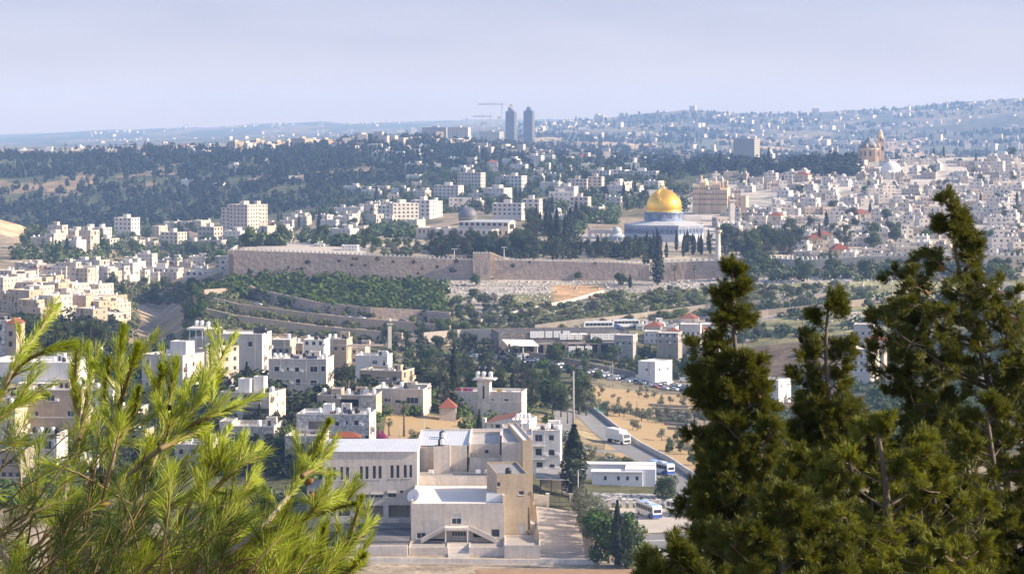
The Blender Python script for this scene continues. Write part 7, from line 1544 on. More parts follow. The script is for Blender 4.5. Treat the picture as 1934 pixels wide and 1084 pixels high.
# among the near houses
scatter(34, 25, (190, 690, 560, 900), {'broadleaf_tree': 3, 'olive_tree': 2, 'shrub': 2}, (3, 6.5), None, 'garden trees among the near houses', 560)
scatter(24, 26, (560, 720, 990, 850), {'broadleaf_tree': 3, 'olive_tree': 2, 'shrub': 2}, (3, 6), None, 'garden trees among the near houses', 640)
NEAR_T = [('conifer_tree', 490, 803, 72, 'pointed conifer standing before the beige house with loggias', 1.0, 670), ('pine_tree', 655, 748, 92, 'big bushy pine between the framed window house and the tan balcony house', 1.15, 745), ('broadleaf_tree', 598, 760, 56, 'bright green leafy tree below the framed window house', 1.5, 735), ('cypress_tree', 857, 745, 98, 'tall thin cypress in the valley wood', 0.7, 820), ('cypress_tree', 968, 735, 54, 'shorter thin cypress right of the stair tower house', 0.9, 860), ('conifer_tree', 988, 742, 90, 'ragged tall conifer right of the stair tower house', 0.7, 850), ('cypress_tree', 905, 840, 86, 'thin black cypress left of the rusty roofed house', 0.75, 665), ('cypress_tree', 1084, 918, 140, 'great black cypress beside the white cabin', 1.7, 612), ('palm_tree', 763, 830, 72, 'tall palm above the dry garden', 1.0, 690), ('palm_tree', 783, 838, 28, 'small low palm in the dry garden', 1.6, 668), ('palm_tree', 1072, 795, 48, 'palm beside the tall floodlight mast', 1.0, 780), ('palm_tree', 735, 815, 34, 'short feathery palm beside the pink bush', 1.5, 690), ('olive_tree', 580, 790, 42, 'grey rounded olive left of the tan rubble ended house', 1.7, 690), ('broadleaf_tree', 520, 950, 62, 'wide dark tree left of the stone school', 1.9, 560), ('broadleaf_tree', 1045, 745, 66, 'leafy tree at the edge of the valley wood', 1.3, 830), ('olive_tree', 1085, 850, 60, 'pale rounded olive behind the great black cypress', 1.5, 690), ('pine_tree', 410, 640, 62, 'dark pine pair standing before the terraces', 0.9, 960), ('pine_tree', 350, 655, 58, 'dark pine at the valley edge left of the tank crowned block', 1.1, 960), ('broadleaf_tree', 472, 770, 74, 'dark green tree before the tall pale block', 1.0, 745), ('cypress_tree', 466, 765, 80, 'dark spire before the tall pale block', 1.1, 750), ('broadleaf_tree', 505, 768, 62, 'dark tree left of the framed window house', 1.1, 745), ('broadleaf_tree', 540, 840, 70, 'shadowy tree between the brown rubble house and the porch house', 1.0, 640), ('broadleaf_tree', 528, 880, 62, 'shadowy tree beside the limestone brick house', 0.9, 625), ('broadleaf_tree', 240, 905, 50, 'garden tree deep behind the pine sprays', 1.3, 600), ('broadleaf_tree', 1150, 1100, 118, 'big bright leafy tree at the foot of the driveway hedge', 1.0, 505), ('cypress_tree', 1166, 1110, 130, 'slender green spire in front of the big leafy tree', 0.9, 498), ('broadleaf_tree', 1190, 1110, 100, 'second big leafy tree beside the lower street', 0.9, 500), ('broadleaf_tree', 1260, 930, 62, 'leafy tree at the right end of the white cabin', 1.0, 612), ('olive_tree', 1152, 872, 34, 'rounded olive above the white cabin', 1.5, 680), ('broadleaf_tree', 1188, 880, 38, 'rounded tree behind the white cabin', 1.1, 672), ('olive_tree', 1118, 858, 26, 'small olive beside the branch road', 1.2, 690), ('broadleaf_tree', 350, 760, 40, 'green tree behind the sunlit pine sprays', 1.3, 720), ('broadleaf_tree', 1035, 800, 40, 'green tree behind the rusty roofed house', 1.5, 720), ('broadleaf_tree', 960, 775, 30, 'round tree right of the stair tower house', 1.2, 745)]
for kd, px, py, h, lab, wd, Y in NEAR_T: tree(kd, px, py, h, lab, None, Y, wide=wd, sink=1.6 if kd == 'broadleaf_tree' else (1.0 if kd == 'olive_tree' else 0))
for i in range(15):
    t = i / 14; px = 1092 + 48 * t; Y = 592 - 78 * t; tree('olive_tree' if i < 11 else 'broadleaf_tree', px + 8, 0, 50 + 26 * t, 'clipped grey green tree in the hedge along the driveway', 'hedge trees along the driveway', Y, wide=1.2)
rs2 = random.Random(77)
for i in range(46):
    Y = rs2.uniform(640, 800); px = rs2.uniform(PX(np.interp(Y, [650, 690, 735, 795], [X(1285, 650), X(1236, 690), X(1180, 735), X(1130, 795)]) + 9, Y), 1420); h = rs2.uniform(2.0, 4.6)
    tree('olive_tree' if rs2.random() < 0.7 else 'broadleaf_tree', px, 0, h * F / Y, 'young olive tree in the dry field beside the street', 'olive trees in the dry field', Y)
for i in range(26):
    px = 1090 + i * 10 + rs2.uniform(-4, 4); Y = 842 + rs2.uniform(-12, 22) - i * 0.4; tree('olive_tree', px, 0, rs2.uniform(3.5, 5.5) * F / Y, 'olive tree in the row above the dry field', 'olive trees in the dry field', Y)
for i in range(22):
    px = rs2.uniform(1095, 1310); Y = rs2.uniform(890, 1000); tree('olive_tree', px, 0, rs2.uniform(2.2, 3.6) * F / Y, 'small olive tree dotting the upper field', 'olive trees in the upper field', Y)
# bougainvillea
bm = [((0, 0, 2.2), (1.9, 1.6, 1.3)), ((1.2, 0.3, 1.6), (1.3, 1.2, 1.0)), ((-1.0, 0, 1.6), (1.1, 1.1, 1.0))]
e = empty('flowering_bush', ground(714, 668)); e.scale = (1.15,) * 3; vf = crown(bm, 1500, 0.35, np.random.default_rng(5)); link('blossom', soup('blossom', vf[0], vf[1], [M['blossom']]), e); vf = crown([((-0.4, -0.5, 1.2), (1.8, 1.4, 1.1))], 700, 0.4, np.random.default_rng(6)); link('foliage', soup('foliage', vf[0], vf[1], [M['leaf_broad']]), e)
tag(e, 'bush covered in purple pink blossom beside the rubble porch house', 'bush')
# ------------------------------------------------------------------ vehicles and street furniture
CARCOL = {'white': (0.75, 0.75, 0.74), 'silver': (0.42, 0.44, 0.46), 'grey': (0.16, 0.17, 0.18), 'dark blue': (0.03, 0.05, 0.12), 'black': (0.02, 0.02, 0.022), 'red': (0.30, 0.03, 0.02)}
for c, v in CARCOL.items(): mat('car_' + c.replace(' ', '_'), v, rough=0.3, spec=0.6)
mat('rubber', (0.02, 0.02, 0.02), rough=0.9); mat('coach_blue', (0.03, 0.10, 0.35), rough=0.3, spec=0.6); mat('lamp_red', (0.4, 0.02, 0.02), rough=0.3)
def wheel_mesh(r=0.33, w_=0.22):
    mb = MB(); n = 14
    for (ra, y) in ((r, 0),): mb.ring([[(rr * math.cos(2 * math.pi * i / n), yy, rr * math.sin(2 * math.pi * i / n)) for i in range(n)] for rr, yy in ((r * 0.55, -w_ * 0.5 - 0.01), (r * 0.95, -w_ * 0.5), (r, -w_ * 0.3), (r, w_ * 0.3), (r * 0.95, w_ * 0.5), (r * 0.55, w_ * 0.5 + 0.01))], M['rubber'])
    return mb.mesh('wheel')
WH = wheel_mesh(); WHB = wheel_mesh(0.5, 0.3)
def car_meshes(c, van=False):
    L, Wd = (4.9, 1.85) if van else (4.3, 1.72); mb = MB(); m = M['car_' + c.replace(' ', '_')]
    side = [(-L / 2, 0.35), (-L / 2, 0.8), (-L / 2 + 0.1, 0.95), (-L / 2 + 0.25 if van else -L / 2 + 0.75, 1.0), (L / 2 - (1.0 if van else 1.25), 0.98), (L / 2 - 0.15, 0.85), (L / 2, 0.7), (L / 2, 0.35)]
    A = [(x, -Wd / 2, z) for x, z in side]; B2 = [(x, Wd / 2, z) for x, z in side]; mb.ring([A, B2], m, False)
    ro = (1.95, [(-L / 2 + 0.25, 0.99), (-L / 2 + 0.4, 1.9), (L / 2 - 1.7, 1.92), (L / 2 - 0.95, 0.97)]) if van else (1.42, [(-L / 2 + 0.7, 0.99), (-L / 2 + 1.2, 1.40), (L / 2 - 1.95, 1.42), (L / 2 - 1.2, 0.97)])
    g = MB(); p = ro[1]; q = Wd / 2 - 0.08; qt = q - 0.14
    A = [(p[0][0], -q, p[0][1]), (p[1][0], -qt, p[1][1]), (p[2][0], -qt, p[2][1]), (p[3][0], -q, p[3][1])]; B2 = [(x, -y, z) for x, y, z in A]
    g.ring([A, B2], M['glass_dark'], False)
    rf = MB(); rf.box(p[1][0] - 0.05, p[2][0] + 0.05, -qt - 0.03, qt + 0.03, p[1][1] + 0.005, p[1][1] + 0.05, m)
    if van: rf.box(p[1][0] - 0.02, L / 2 - 2.3, -q - 0.02, q + 0.02, 1.0, p[1][1] - 0.02, m)
    return mb.mesh('car_body'), g.mesh('window_band'), rf.mesh('roof'), L, Wd
CARS = {c: car_meshes(c) for c in CARCOL}; CARS['van'] = car_meshes('white', True)
def car(c, loc, rz, label, group):
    b, g, rf, L, Wd = CARS[c]; o = link('parked_van' if c == 'van' else 'parked_car', b, None, loc, rz); link('window_band', g, o); link('roof', rf, o)
    for sx in (-0.31, 0.31):
        for sy in (-1, 1): link('wheel', WH, o, (sx * L, sy * (Wd / 2 - 0.1), 0.33))
    auto(o, label, 'van' if c == 'van' else 'car', PX(loc.x, loc.y), group)
rs = random.Random(90); path = resample([G2(840, 672, 900), G2(900, 674, 900), G2(980, 680, 900), G2(1060, 695, 900), G2(1140, 711, 900), G2(1240, 729, 900), G2(1330, 740, 900)], 5.6)
for lane in (-6.5, -3.2, 0.2, 3.6, 6.6):
    for i in range(1, len(path) - 1):
        if rs.random() < (0.45 if i < 6 or i > 30 else 0.16): continue
        d = Vector((path[i + 1][0] - path[i - 1][0], path[i + 1][1] - path[i - 1][1])).normalized(); x, y = path[i][0] - d.y * lane, path[i][1] + d.x * lane
        c = rs.choices(list(CARS), [9, 5, 4, 2, 3, 1, 1.5])[0]; w_ = 'white van' if c == 'van' else c + ' car'
        car(c, Vector((x, y, groundxy(*path[i]) + 0.13)), math.atan2(d.y, d.x) + rs.choice((0, math.pi)) + rs.uniform(-0.08, 0.08), f'{w_} in the dense rows on the valley road', 'cars crowding the valley road')
for px, py, c in ((1293, 722, 'van'), (1262, 724, 'van'), (1318, 726, 'white'), (1345, 722, 'silver'), (1235, 716, 'grey'), (1275, 733, 'white')): g = hit(px, py, 950); car(c, g + Vector((0, 0, 0.12)), rs.uniform(-0.4, 0.2), f"{'white van' if c == 'van' else c + ' car'} parked above the upper field", 'cars parked above the field')
for px, py, c in ((422, 578, 'white'), (440, 579, 'silver'), (487, 577, 'white'), (655, 601, 'silver'), (682, 603, 'white'), (760, 608, 'grey'), (580, 592, 'dark blue')): g = hit(px, py, 1100); car(c, g + Vector((0, 0, 0.15)), -0.35, f'{c} car driving on the terraced road', 'cars on the terraced road')
for px, py, c in ((988, 636, 'white'), (1000, 634, 'silver'), (1015, 632, 'white'), (1060, 628, 'white'), (1075, 626, 'silver'), (1230, 612, 'grey'), (1420, 590, 'dark blue'), (1455, 586, 'white'), (1465, 585, 'silver'), (1520, 580, 'grey')): g = hit(px, py, 1000); car(c, g + Vector((0, 0, 0.15)), 0.25, f'{c} car parked on the upper road by the graves', 'cars on the upper road')
car('silver', ground(1155, 690) + Vector((0, 0, 0.1)), 0.1, 'silver car parked under the olive above the white cabin', 'cars near the school'); car('grey', ground(1215, 672) + Vector((0, 0, 0.1)), -0.9, 'dark grey car squeezed behind the coach by the street wall', 'cars near the school'); car('white', ground(1249, 515) + Vector((0, 0, 0.1)), 0.3, 'white car in the lower street behind the pine tips', 'cars near the school'); car('silver', ground(1325, 596) + Vector((0, 0, 0.1)), 1.2, 'silver car beside the white coach', 'cars near the school')
def coach(loc, rz, label, stripe=True, s=1.0):
    e = empty('coach', loc, rz); e.scale = (s,) * 3; tag(e, label, 'coach', 'coaches'); L, Wd, H = 12.0, 2.55, 3.5; wm = M['car_white']
    prof = [(-L / 2, 0.35), (-L / 2, 2.6), (-L / 2 + 0.15, 3.25), (-L / 2 + 0.6, H), (L / 2 - 0.9, H), (L / 2 - 0.3, 3.2), (L / 2, 1.6), (L / 2, 0.35)]
    mb = MB(); mb.ring([[(x, -Wd / 2, z) for x, z in prof], [(x, Wd / 2, z) for x, z in prof]], wm, False); mb.build('body', e)
    for sy in (-1, 1):
        mb = MB(); y = sy * (Wd / 2 + 0.012); n = 7
        for i in range(n): x0 = -L / 2 + 0.6 + i * 1.55; q = [(x0, y, 1.75), (x0 + 1.45, y, 1.75), (x0 + 1.45, y, 2.9), (x0, y, 2.9)]; mb.poly(q if sy < 0 else q[::-1], M['glass_dark'])
        mb.build('side_windows', e)
        if stripe: mb = MB(); q = [(-L / 2 + 0.02, y, 0.4), (-L / 2 + 4.5, y, 0.4), (-L / 2 + 1.8, y, 1.65), (-L / 2 + 0.02, y, 1.65)]; mb.poly(q if sy < 0 else q[::-1], M['coach_blue']); mb.build('blue_swoosh', e)
        for x in (-3.6, 3.7): o = link('wheel', WHB, e, (x, sy * (Wd / 2 - 0.12), 0.5))
    mb = MB(); mb.poly([(-L / 2 - 0.012, Wd / 2 - 0.25, 1.7), (-L / 2 - 0.012, -Wd / 2 + 0.25, 1.7), (-L / 2 - 0.012, -Wd / 2 + 0.25, 2.55), (-L / 2 - 0.012, Wd / 2 - 0.25, 2.55)], M['glass_dark']); mb.build('rear_window', e)
    if stripe: mb = MB(); mb.poly([(-L / 2 - 0.012, Wd / 2, 0.4), (-L / 2 - 0.012, -Wd / 2, 0.4), (-L / 2 - 0.012, -Wd / 2, 1.3), (-L / 2 - 0.012, Wd / 2, 1.3)], M['coach_blue']); mb.build('rear_panel', e)
    for sy in (-1, 1): mb = MB(); mb.box(-L / 2 - 0.03, -L / 2 + 0.02, sy * 1.1 - 0.1, sy * 1.1 + 0.1, 0.9, 1.35, M['lamp_red']); mb.build('tail_lamp', e)
    mb = MB(); f = lambda z: L / 2 - 0.3 + (3.2 - z) / 1.6 * 0.3 + 0.015; mb.poly([(f(1.62), -Wd / 2 + 0.15, 1.62), (f(1.62), Wd / 2 - 0.15, 1.62), (f(3.1), Wd / 2 - 0.15, 3.1), (f(3.1), -Wd / 2 + 0.15, 3.1)], M['glass_dark']); mb.build('windscreen', e)
    mb = MB(); mb.box(-2.2, 0.4, -0.8, 0.8, H + 0.005, H + 0.28, M['sheet_metal']); mb.build('roof_unit', e)
    if stripe: mb = MB(); mb.box(-L / 2 + 0.7, L / 2 - 1.0, -Wd / 2 + 0.15, Wd / 2 - 0.15, H + 0.002, H + 0.02, M['coach_skyblue']); mb.build('roof_panel', e)
mat('coach_skyblue', (0.25, 0.42, 0.65), rough=0.4)
coach(ground(1225, 583) + Vector((0, 0, 0.06)), R(109), 'blue and white coach parked in the gravel lot', True, 0.95)
coach(ground(1292, 585) + Vector((0, 0, 0.06)), R(128), 'white coach half hidden behind the pine by the lot', False, 0.95)
coach(ground(1248, 668) + Vector((0, 0, 0.11)), R(118), 'blue roofed coach driving down beside the street wall', True, 0.92)
g = hit(1130, 624, 1000); coach(g + Vector((0, 0, 0.15)), R(10), 'long white coach on the road above the church terrace', False, 1.25); g = hit(1182, 619, 1000); coach(g + Vector((0, 0, 0.15)), R(12), 'blue striped coach parked right of the long white one', True, 1.15); g = hit(1026, 638, 1000); coach(g + Vector((0, 0, 0.15)), R(8), 'boxy pale coach above the church porch', False, 0.85)
def truck():
    e = empty('box_truck', ground(1171, 742) + Vector((0, 0, 0.1)), R(-62)); e.scale = (1.15,) * 3; tag(e, 'white box truck coming down the street', 'truck')
    mb = MB(); mb.box(-5.6, 1.7, -1.25, 1.25, 1.1, 3.9, M['car_white']); mb.build('cargo_box', e)
    mb = MB(); pr = [(1.8, 0.5), (1.8, 3.0), (2.3, 3.15), (3.3, 2.9), (3.8, 1.8), (3.85, 0.5)]; mb.ring([[(x, -1.15, z) for x, z in pr], [(x, 1.15, z) for x, z in pr]], M['car_white'], False); mb.build('cab', e)
    mb = MB(); mb.poly([(3.80, -1.0, 1.85), (3.80, 1.0, 1.85), (3.36, 1.0, 2.85), (3.36, -1.0, 2.85)], M['glass_dark']); mb.build('windscreen', e); mb = MB(); mb.box(3.86, 3.89, -0.9, 0.9, 0.75, 1.4, M['iron']); mb.build('grille', e)
    for x in (-4.2, -3.1, 2.8):
        for sy in (-1, 1): link('wheel', WHB, e, (x, sy * 1.1, 0.5))
    mb = MB(); mb.box(-5.5, 2.5, -0.5, 0.5, 0.6, 1.08, M['iron']); mb.build('chassis', e)
truck()
def cabin():
    Y = 640; k = Y / F; e = empty('site_cabin', P(1118, 915, Y), R(-4)); tag(e, 'long white corrugated cabin with small windows and flat roofs', 'cabin')
    mat('cabin_white', (0.72, 0.73, 0.75), noise=(0.4, 0.06), corr=(2.2, 0.22))
    mb = MB(); hs = [((x - 900 - 210 * 0 ) * 0, 0, 0, 0) for x in ()]
    w1 = 95 * k; hs = [(u * k, (u + 6) * k, 1.2, 2.4) for u in (22, 47, 64, 82)]
    block(mb, 0, w1, 0, 4.5, -1, 3.4, M['cabin_white'], M['roof_white'], {'f': hs}, 0); mb.build('front_cabin', e)
    for h in hs: put_window(e, (0, 0), (1, 0), h, 'plain')
    mb = MB(); mb.box(-0.3, w1 + 0.3, -0.5, 4.9, 3.41, 3.62, M['frame_white']); mb.build('front_roof', e)
    mb = MB(); block(mb, -14 * k, 60 * k, 9, 13, -1, 4.2, M['cabin_white'], M['roof_white'], {}, 0); mb.box(-14.5 * k, 120 * k, 8.6, 13.4, 4.21, 4.45, M['frame_white']); mb.build('rear_cabin', e)
    mb = MB(); block(mb, 62 * k, 120 * k, 0.5, 12.5, -1, 4.2, M['cabin_white'], M['roof_white'], {}, 0); mb.build('side_cabin', e)
cabin()
def gate():
    e = empty('driveway_gate', ground(1038, 591)); tag(e, 'black iron double gate between pale posts at the driveway end', 'gate'); k = 591 / F; w_ = 37 * k
    for s in (0, 1):
        mb = MB(); x0 = s * w_ / 2; x1 = x0 + w_ / 2 - 0.05
        for z in (0.2, 1.2, 2.5): mb.box(x0, x1, -0.04, 0.04, z, z + 0.12, M['iron'])
        for i in range(9): x = x0 + (x1 - x0) * i / 8; mb.box(x - 0.05, x + 0.05, -0.035, 0.035, 0.1, 2.9, M['iron'])
        mb.build('gate_leaf', e)
    for x in (-0.9, w_ + 0.1): mb = MB(); mb.box(x, x + 0.8, -0.4, 0.4, -1, 3.3, M['limestone_pale']); mb.box(x - 0.08, x + 0.88, -0.48, 0.48, 3.31, 3.5, M['frame_stone']); mb.build('gate_post', e)
gate()
def shed():
    e = empty('carport', ground(1020, 612)); tag(e, 'dark open carport with a grey sheet roof before the white apartment house', 'carport'); k = 612 / F
    mb = MB(); mb.poly([(-1, -2, 3.6), (62 * k, -2, 3.3), (58 * k, 9, 4.6), (-1, 9, 4.9)], M['roof_felt']); mb.poly([(-1, -2, 3.45), (62 * k, -2, 3.15), (62 * k, -2, 3.3), (-1, -2, 3.6)], M['frame_white']); mb.build('roof', e)
    for x in (0, 20 * k, 40 * k, 58 * k): mb = MB(); mb.box(x, x + 0.25, -1.5, -1.25, -1, 3.2, M['iron']); mb.build('post', e)
    mb = MB(); mb.box(0, 56 * k, 8, 8.3, -1, 4, M['limestone_dark']); mb.build('rear_wall', e)
shed()
def pole(name, label, px, Y, hpx, r, group=None, lamps=0, m='concrete'):
    g = ground(px, Y); h = hpx * Y / F; e = empty(name, g); tag(e, label, 'pole', group); mb = MB(); mb.tube([(0, 0, -1), (0, 0, h)], [r, r * 0.6], M[m], 8); mb.build('mast', e)
    if lamps == 1:
        mb = MB(); mb.box(-1.6, 1.6, -0.2, 0.2, h - 0.3, h, M['steel']); mb.build('crossbar', e)
        for i in range(4): mb = MB(); mb.box(-1.5 + i * 0.85, -1.0 + i * 0.85, -0.5, -0.21, h - 0.5, h + 0.1, M['frame_white']); mb.build('floodlight', e)
    elif lamps == 2: mb = MB(); mb.tube([(0, 0, h), (0.5, 0, h + 0.3), (1.2, 0, h + 0.2)], 0.05, M['steel'], 6); mb.box(0.9, 1.5, -0.12, 0.12, h + 0.08, h + 0.2, M['frame_white']); mb.build('lamp_head', e)
    elif lamps == 3: mb = MB(); mb.box(-0.9, 0.9, -0.06, 0.06, h - 1.0, h - 0.85, M['steel']); mb.build('crossarm', e)
pole('floodlight_mast', 'tall pale floodlight mast beside the games court', 1083, 770, 108, 0.42)
pole('utility_pole', 'tall concrete pole with crossarm beside the street and dry field', 1329, 615, 118, 0.28, None, 3); pole('street_lamp', 'white street lamp beside the great black cypress', 1092, 596, 72, 0.09, 'street lamps', 2, 'frame_white'); pole('street_lamp', 'thin street lamp at the foot of the dry field', 1307, 606, 62, 0.09, 'street lamps', 2, 'steel')
pole('utility_pole', 'thin pole in the dry garden right of the tall palm', 801, 668, 54, 0.1, 'thin poles', 0, 'steel'); pole('utility_pole', 'thin pole in the dry garden left of the tall palm', 755, 668, 46, 0.09, 'thin poles', 0, 'steel'); pole('utility_pole', 'pole standing in the upper field before the parked vans', 1318, 900, 55, 0.2, 'thin poles', 3); pole('utility_pole', 'pale pole beside the valley road trees', 1152, 1000, 42, 0.18, 'thin poles', 2); pole('utility_pole', 'second pale pole beside the valley road trees', 1157, 1004, 48, 0.18, 'thin poles', 0); pole('lamp_post', 'tall lamp post on the platform right of the gate tower', 952, 1425, 27, 0.2, 'lamp posts on the platform', 1, 'frame_white'); pole('lamp_post', 'lamp post on the platform before the grey domed mosque', 858, 1425, 22, 0.2, 'lamp posts on the platform', 1, 'frame_white')
for i in range(7): pole('field_post', 'dark slim post in the shaded bank below the field', 1165 + i * 38, 862 - i * 3, 26, 0.12, 'posts below the field', 0, 'iron')
for i, o in enumerate([o for o in bpy.data.objects if o.name.startswith('field_post')]): AUTO.append((o, i))
for i in range(4): t = empty('gatepost', ground(1151 + [0, 27, 40, 92][i], 598)); tag(t, ['leftmost stone gatepost of the gravel lot', 'second stone gatepost of the gravel lot', 'third stone gatepost of the gravel lot', 'stone gatepost beside the white coach'][i], 'gatepost', 'stone gateposts'); mb = MB(); mb.box(-0.5, 0.5, -0.5, 0.5, -0.5, 2.0, M['limestone_pale']); mb.build('pillar', t); mb = MB(); mb.box(-0.58, 0.58, -0.58, 0.58, 2.01, 2.2, M['frame_stone']); mb.build('cap', t)
# rubble heap before the cabin
rs_ = np.random.default_rng(3); mb = MB()
for i in range(420):
    px = rs_.uniform(1122, 1262); Y = rs_.uniform(603, 622); g = ground(px, Y); s = rs_.uniform(0.2, 0.6); q = rs_.normal(0, 0.15, 8)
    z = g.z + 0.9 * max(0, 1 - abs(Y - 612) / 10) * rs_.uniform(0.3, 1.1)
    mb.box(g.x - s, g.x + s * (1 + q[0]), g.y - s, g.y + s * (1 + q[1]), z - s, z + s * (0.7 + q[2]), M['rubble_grey'])
o = mb.build('rubble'); tag(o, 'bank of grey rubble before the white cabin', 'rubble', kind='stuff')
mat('court_green', (0.05, 0.16, 0.11), noise=(0.5, 0.15)); sheet('games_court', [(1085, 845), (1140, 842), (1142, 875), (1090, 880)], M['court_green'], 0.12)
for i, (a, b, Y) in enumerate(((1086, 1142, 840), (1090, 1130, 882), (795, 855, 800))):
    e = empty('mesh_fence', ground(a, Y)); tag(e, ['near side green mesh fence of the games court', 'far side green mesh fence of the games court', 'green mesh fence left of the stair tower house'][i], 'fence', 'mesh fences'); k = Y / F; w_ = (b - a) * k; n = int(w_ / 1.5) + 2
    for j in range(n): mb = MB(); x = w_ * j / (n - 1); mb.bar((x, 0, -1), (x, 0, 3.4), 0.05, M['court_green']); mb.build('post', e)
    mb = MB()
    for z in np.arange(0.3, 3.3, 0.3): mb.bar((0, 0, z), (w_, 0, z), 0.015, M['court_green'])
    mb.build('mesh', e)
# ------------------------------------------------------------------ the pines the view looks out between
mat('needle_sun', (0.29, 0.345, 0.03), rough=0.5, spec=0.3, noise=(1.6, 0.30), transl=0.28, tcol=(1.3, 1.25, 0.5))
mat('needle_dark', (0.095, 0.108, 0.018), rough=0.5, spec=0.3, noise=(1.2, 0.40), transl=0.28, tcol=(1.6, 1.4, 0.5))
mat('needle_shade', (0.060, 0.090, 0.018), rough=0.5, spec=0.3, noise=(1.6, 0.3), transl=0.2, tcol=(1.3, 1.25, 0.5)); mat('needle_mid', (0.15, 0.165, 0.025), rough=0.5, spec=0.3, noise=(1.2, 0.35), transl=0.38, tcol=(1.4, 1.3, 0.5)); mat('twig', (0.17, 0.12, 0.06), noise=(8.0, 0.25)); mat('bark_grey', (0.15, 0.12, 0.09), noise=(6.0, 0.3)); mat('cone_brown', (0.20, 0.10, 0.04), noise=(20.0, 0.3)); mat('cone_old', (0.05, 0.035, 0.025), noise=(20.0, 0.3))
class Needles:
    def __init__(s): s.V = []; s.n = 0
    def shoot(s, base, tip, n, ln, wd, rs, spread=(0.35, 0.75), start=0.12, droop=0.0):
        base = np.array(base, float); tip = np.array(tip, float); ax = tip - base; L = np.linalg.norm(ax); ax /= L
        a = np.cross(ax, [0.31, 0.52, 0.79]); a /= np.linalg.norm(a); b = np.cross(ax, a)
        t = start + (1 - start) * rs.uniform(0, 1, n) ** 0.85; ph = rs.uniform(0, 2 * math.pi, n); an = rs.uniform(spread[0], spread[1], n) * (1.15 - 0.55 * t)
        rad = np.cos(ph)[:, None] * a + np.sin(ph)[:, None] * b
        d = np.cos(an)[:, None] * ax + np.sin(an)[:, None] * rad; d[:, 2] -= droop * rs.uniform(0, 1, n); d /= np.linalg.norm(d, axis=1)[:, None]
        p = base + ax * (t * L)[:, None]; l = ln * rs.uniform(0.7, 1.15, n) * (1 - 0.25 * (t > 0.93))
        w_ = np.cross(d, rs.normal(0, 1, (n, 3))); w_ /= np.linalg.norm(w_, axis=1)[:, None] + 1e-9; w_ *= wd / 2
        e = p + d * l[:, None]; mid = p + d * (l * 0.5)[:, None] + np.array([0, 0, 0.03 * ln])
        s.V.append(np.stack([p - w_ * 0.6, mid - w_, e, mid + w_], 1).reshape(-1, 3)); s.n += n
    def build(s, name, m, parent):
        V = np.concatenate(s.V); return link(name, soup(name, V, np.arange(len(V)).reshape(-1, 4), [M[m]]), parent)
def cone_mesh(m):
    mb = MB(); mb.lathe([(0.004, 0), (0.016, 0.008), (0.021, 0.025), (0.018, 0.045), (0.009, 0.06), (0.002, 0.066)], M[m], 9); return mb.mesh('pine_cone')
CONES = [cone_mesh('cone_brown'), cone_mesh('cone_old')]
def curve(pts, n=6):
    """Catmull-Rom through photograph points (px, py, Y) to world points."""
    W_ = [P(*p) for p in pts]; W_ = [W_[0] * 2 - W_[1]] + W_ + [W_[-1] * 2 - W_[-2]]; out = []
    for i in range(1, len(W_) - 2):
        for k in range(n):
            t = k / n; a, b, c, d = W_[i - 1], W_[i], W_[i + 1], W_[i + 2]
            out.append(0.5 * ((2 * b) + (c - a) * t + (2 * a - 5 * b + 4 * c - d) * t * t + (3 * b - a - 3 * c + d) * t ** 3))
    return out + [W_[-2]]
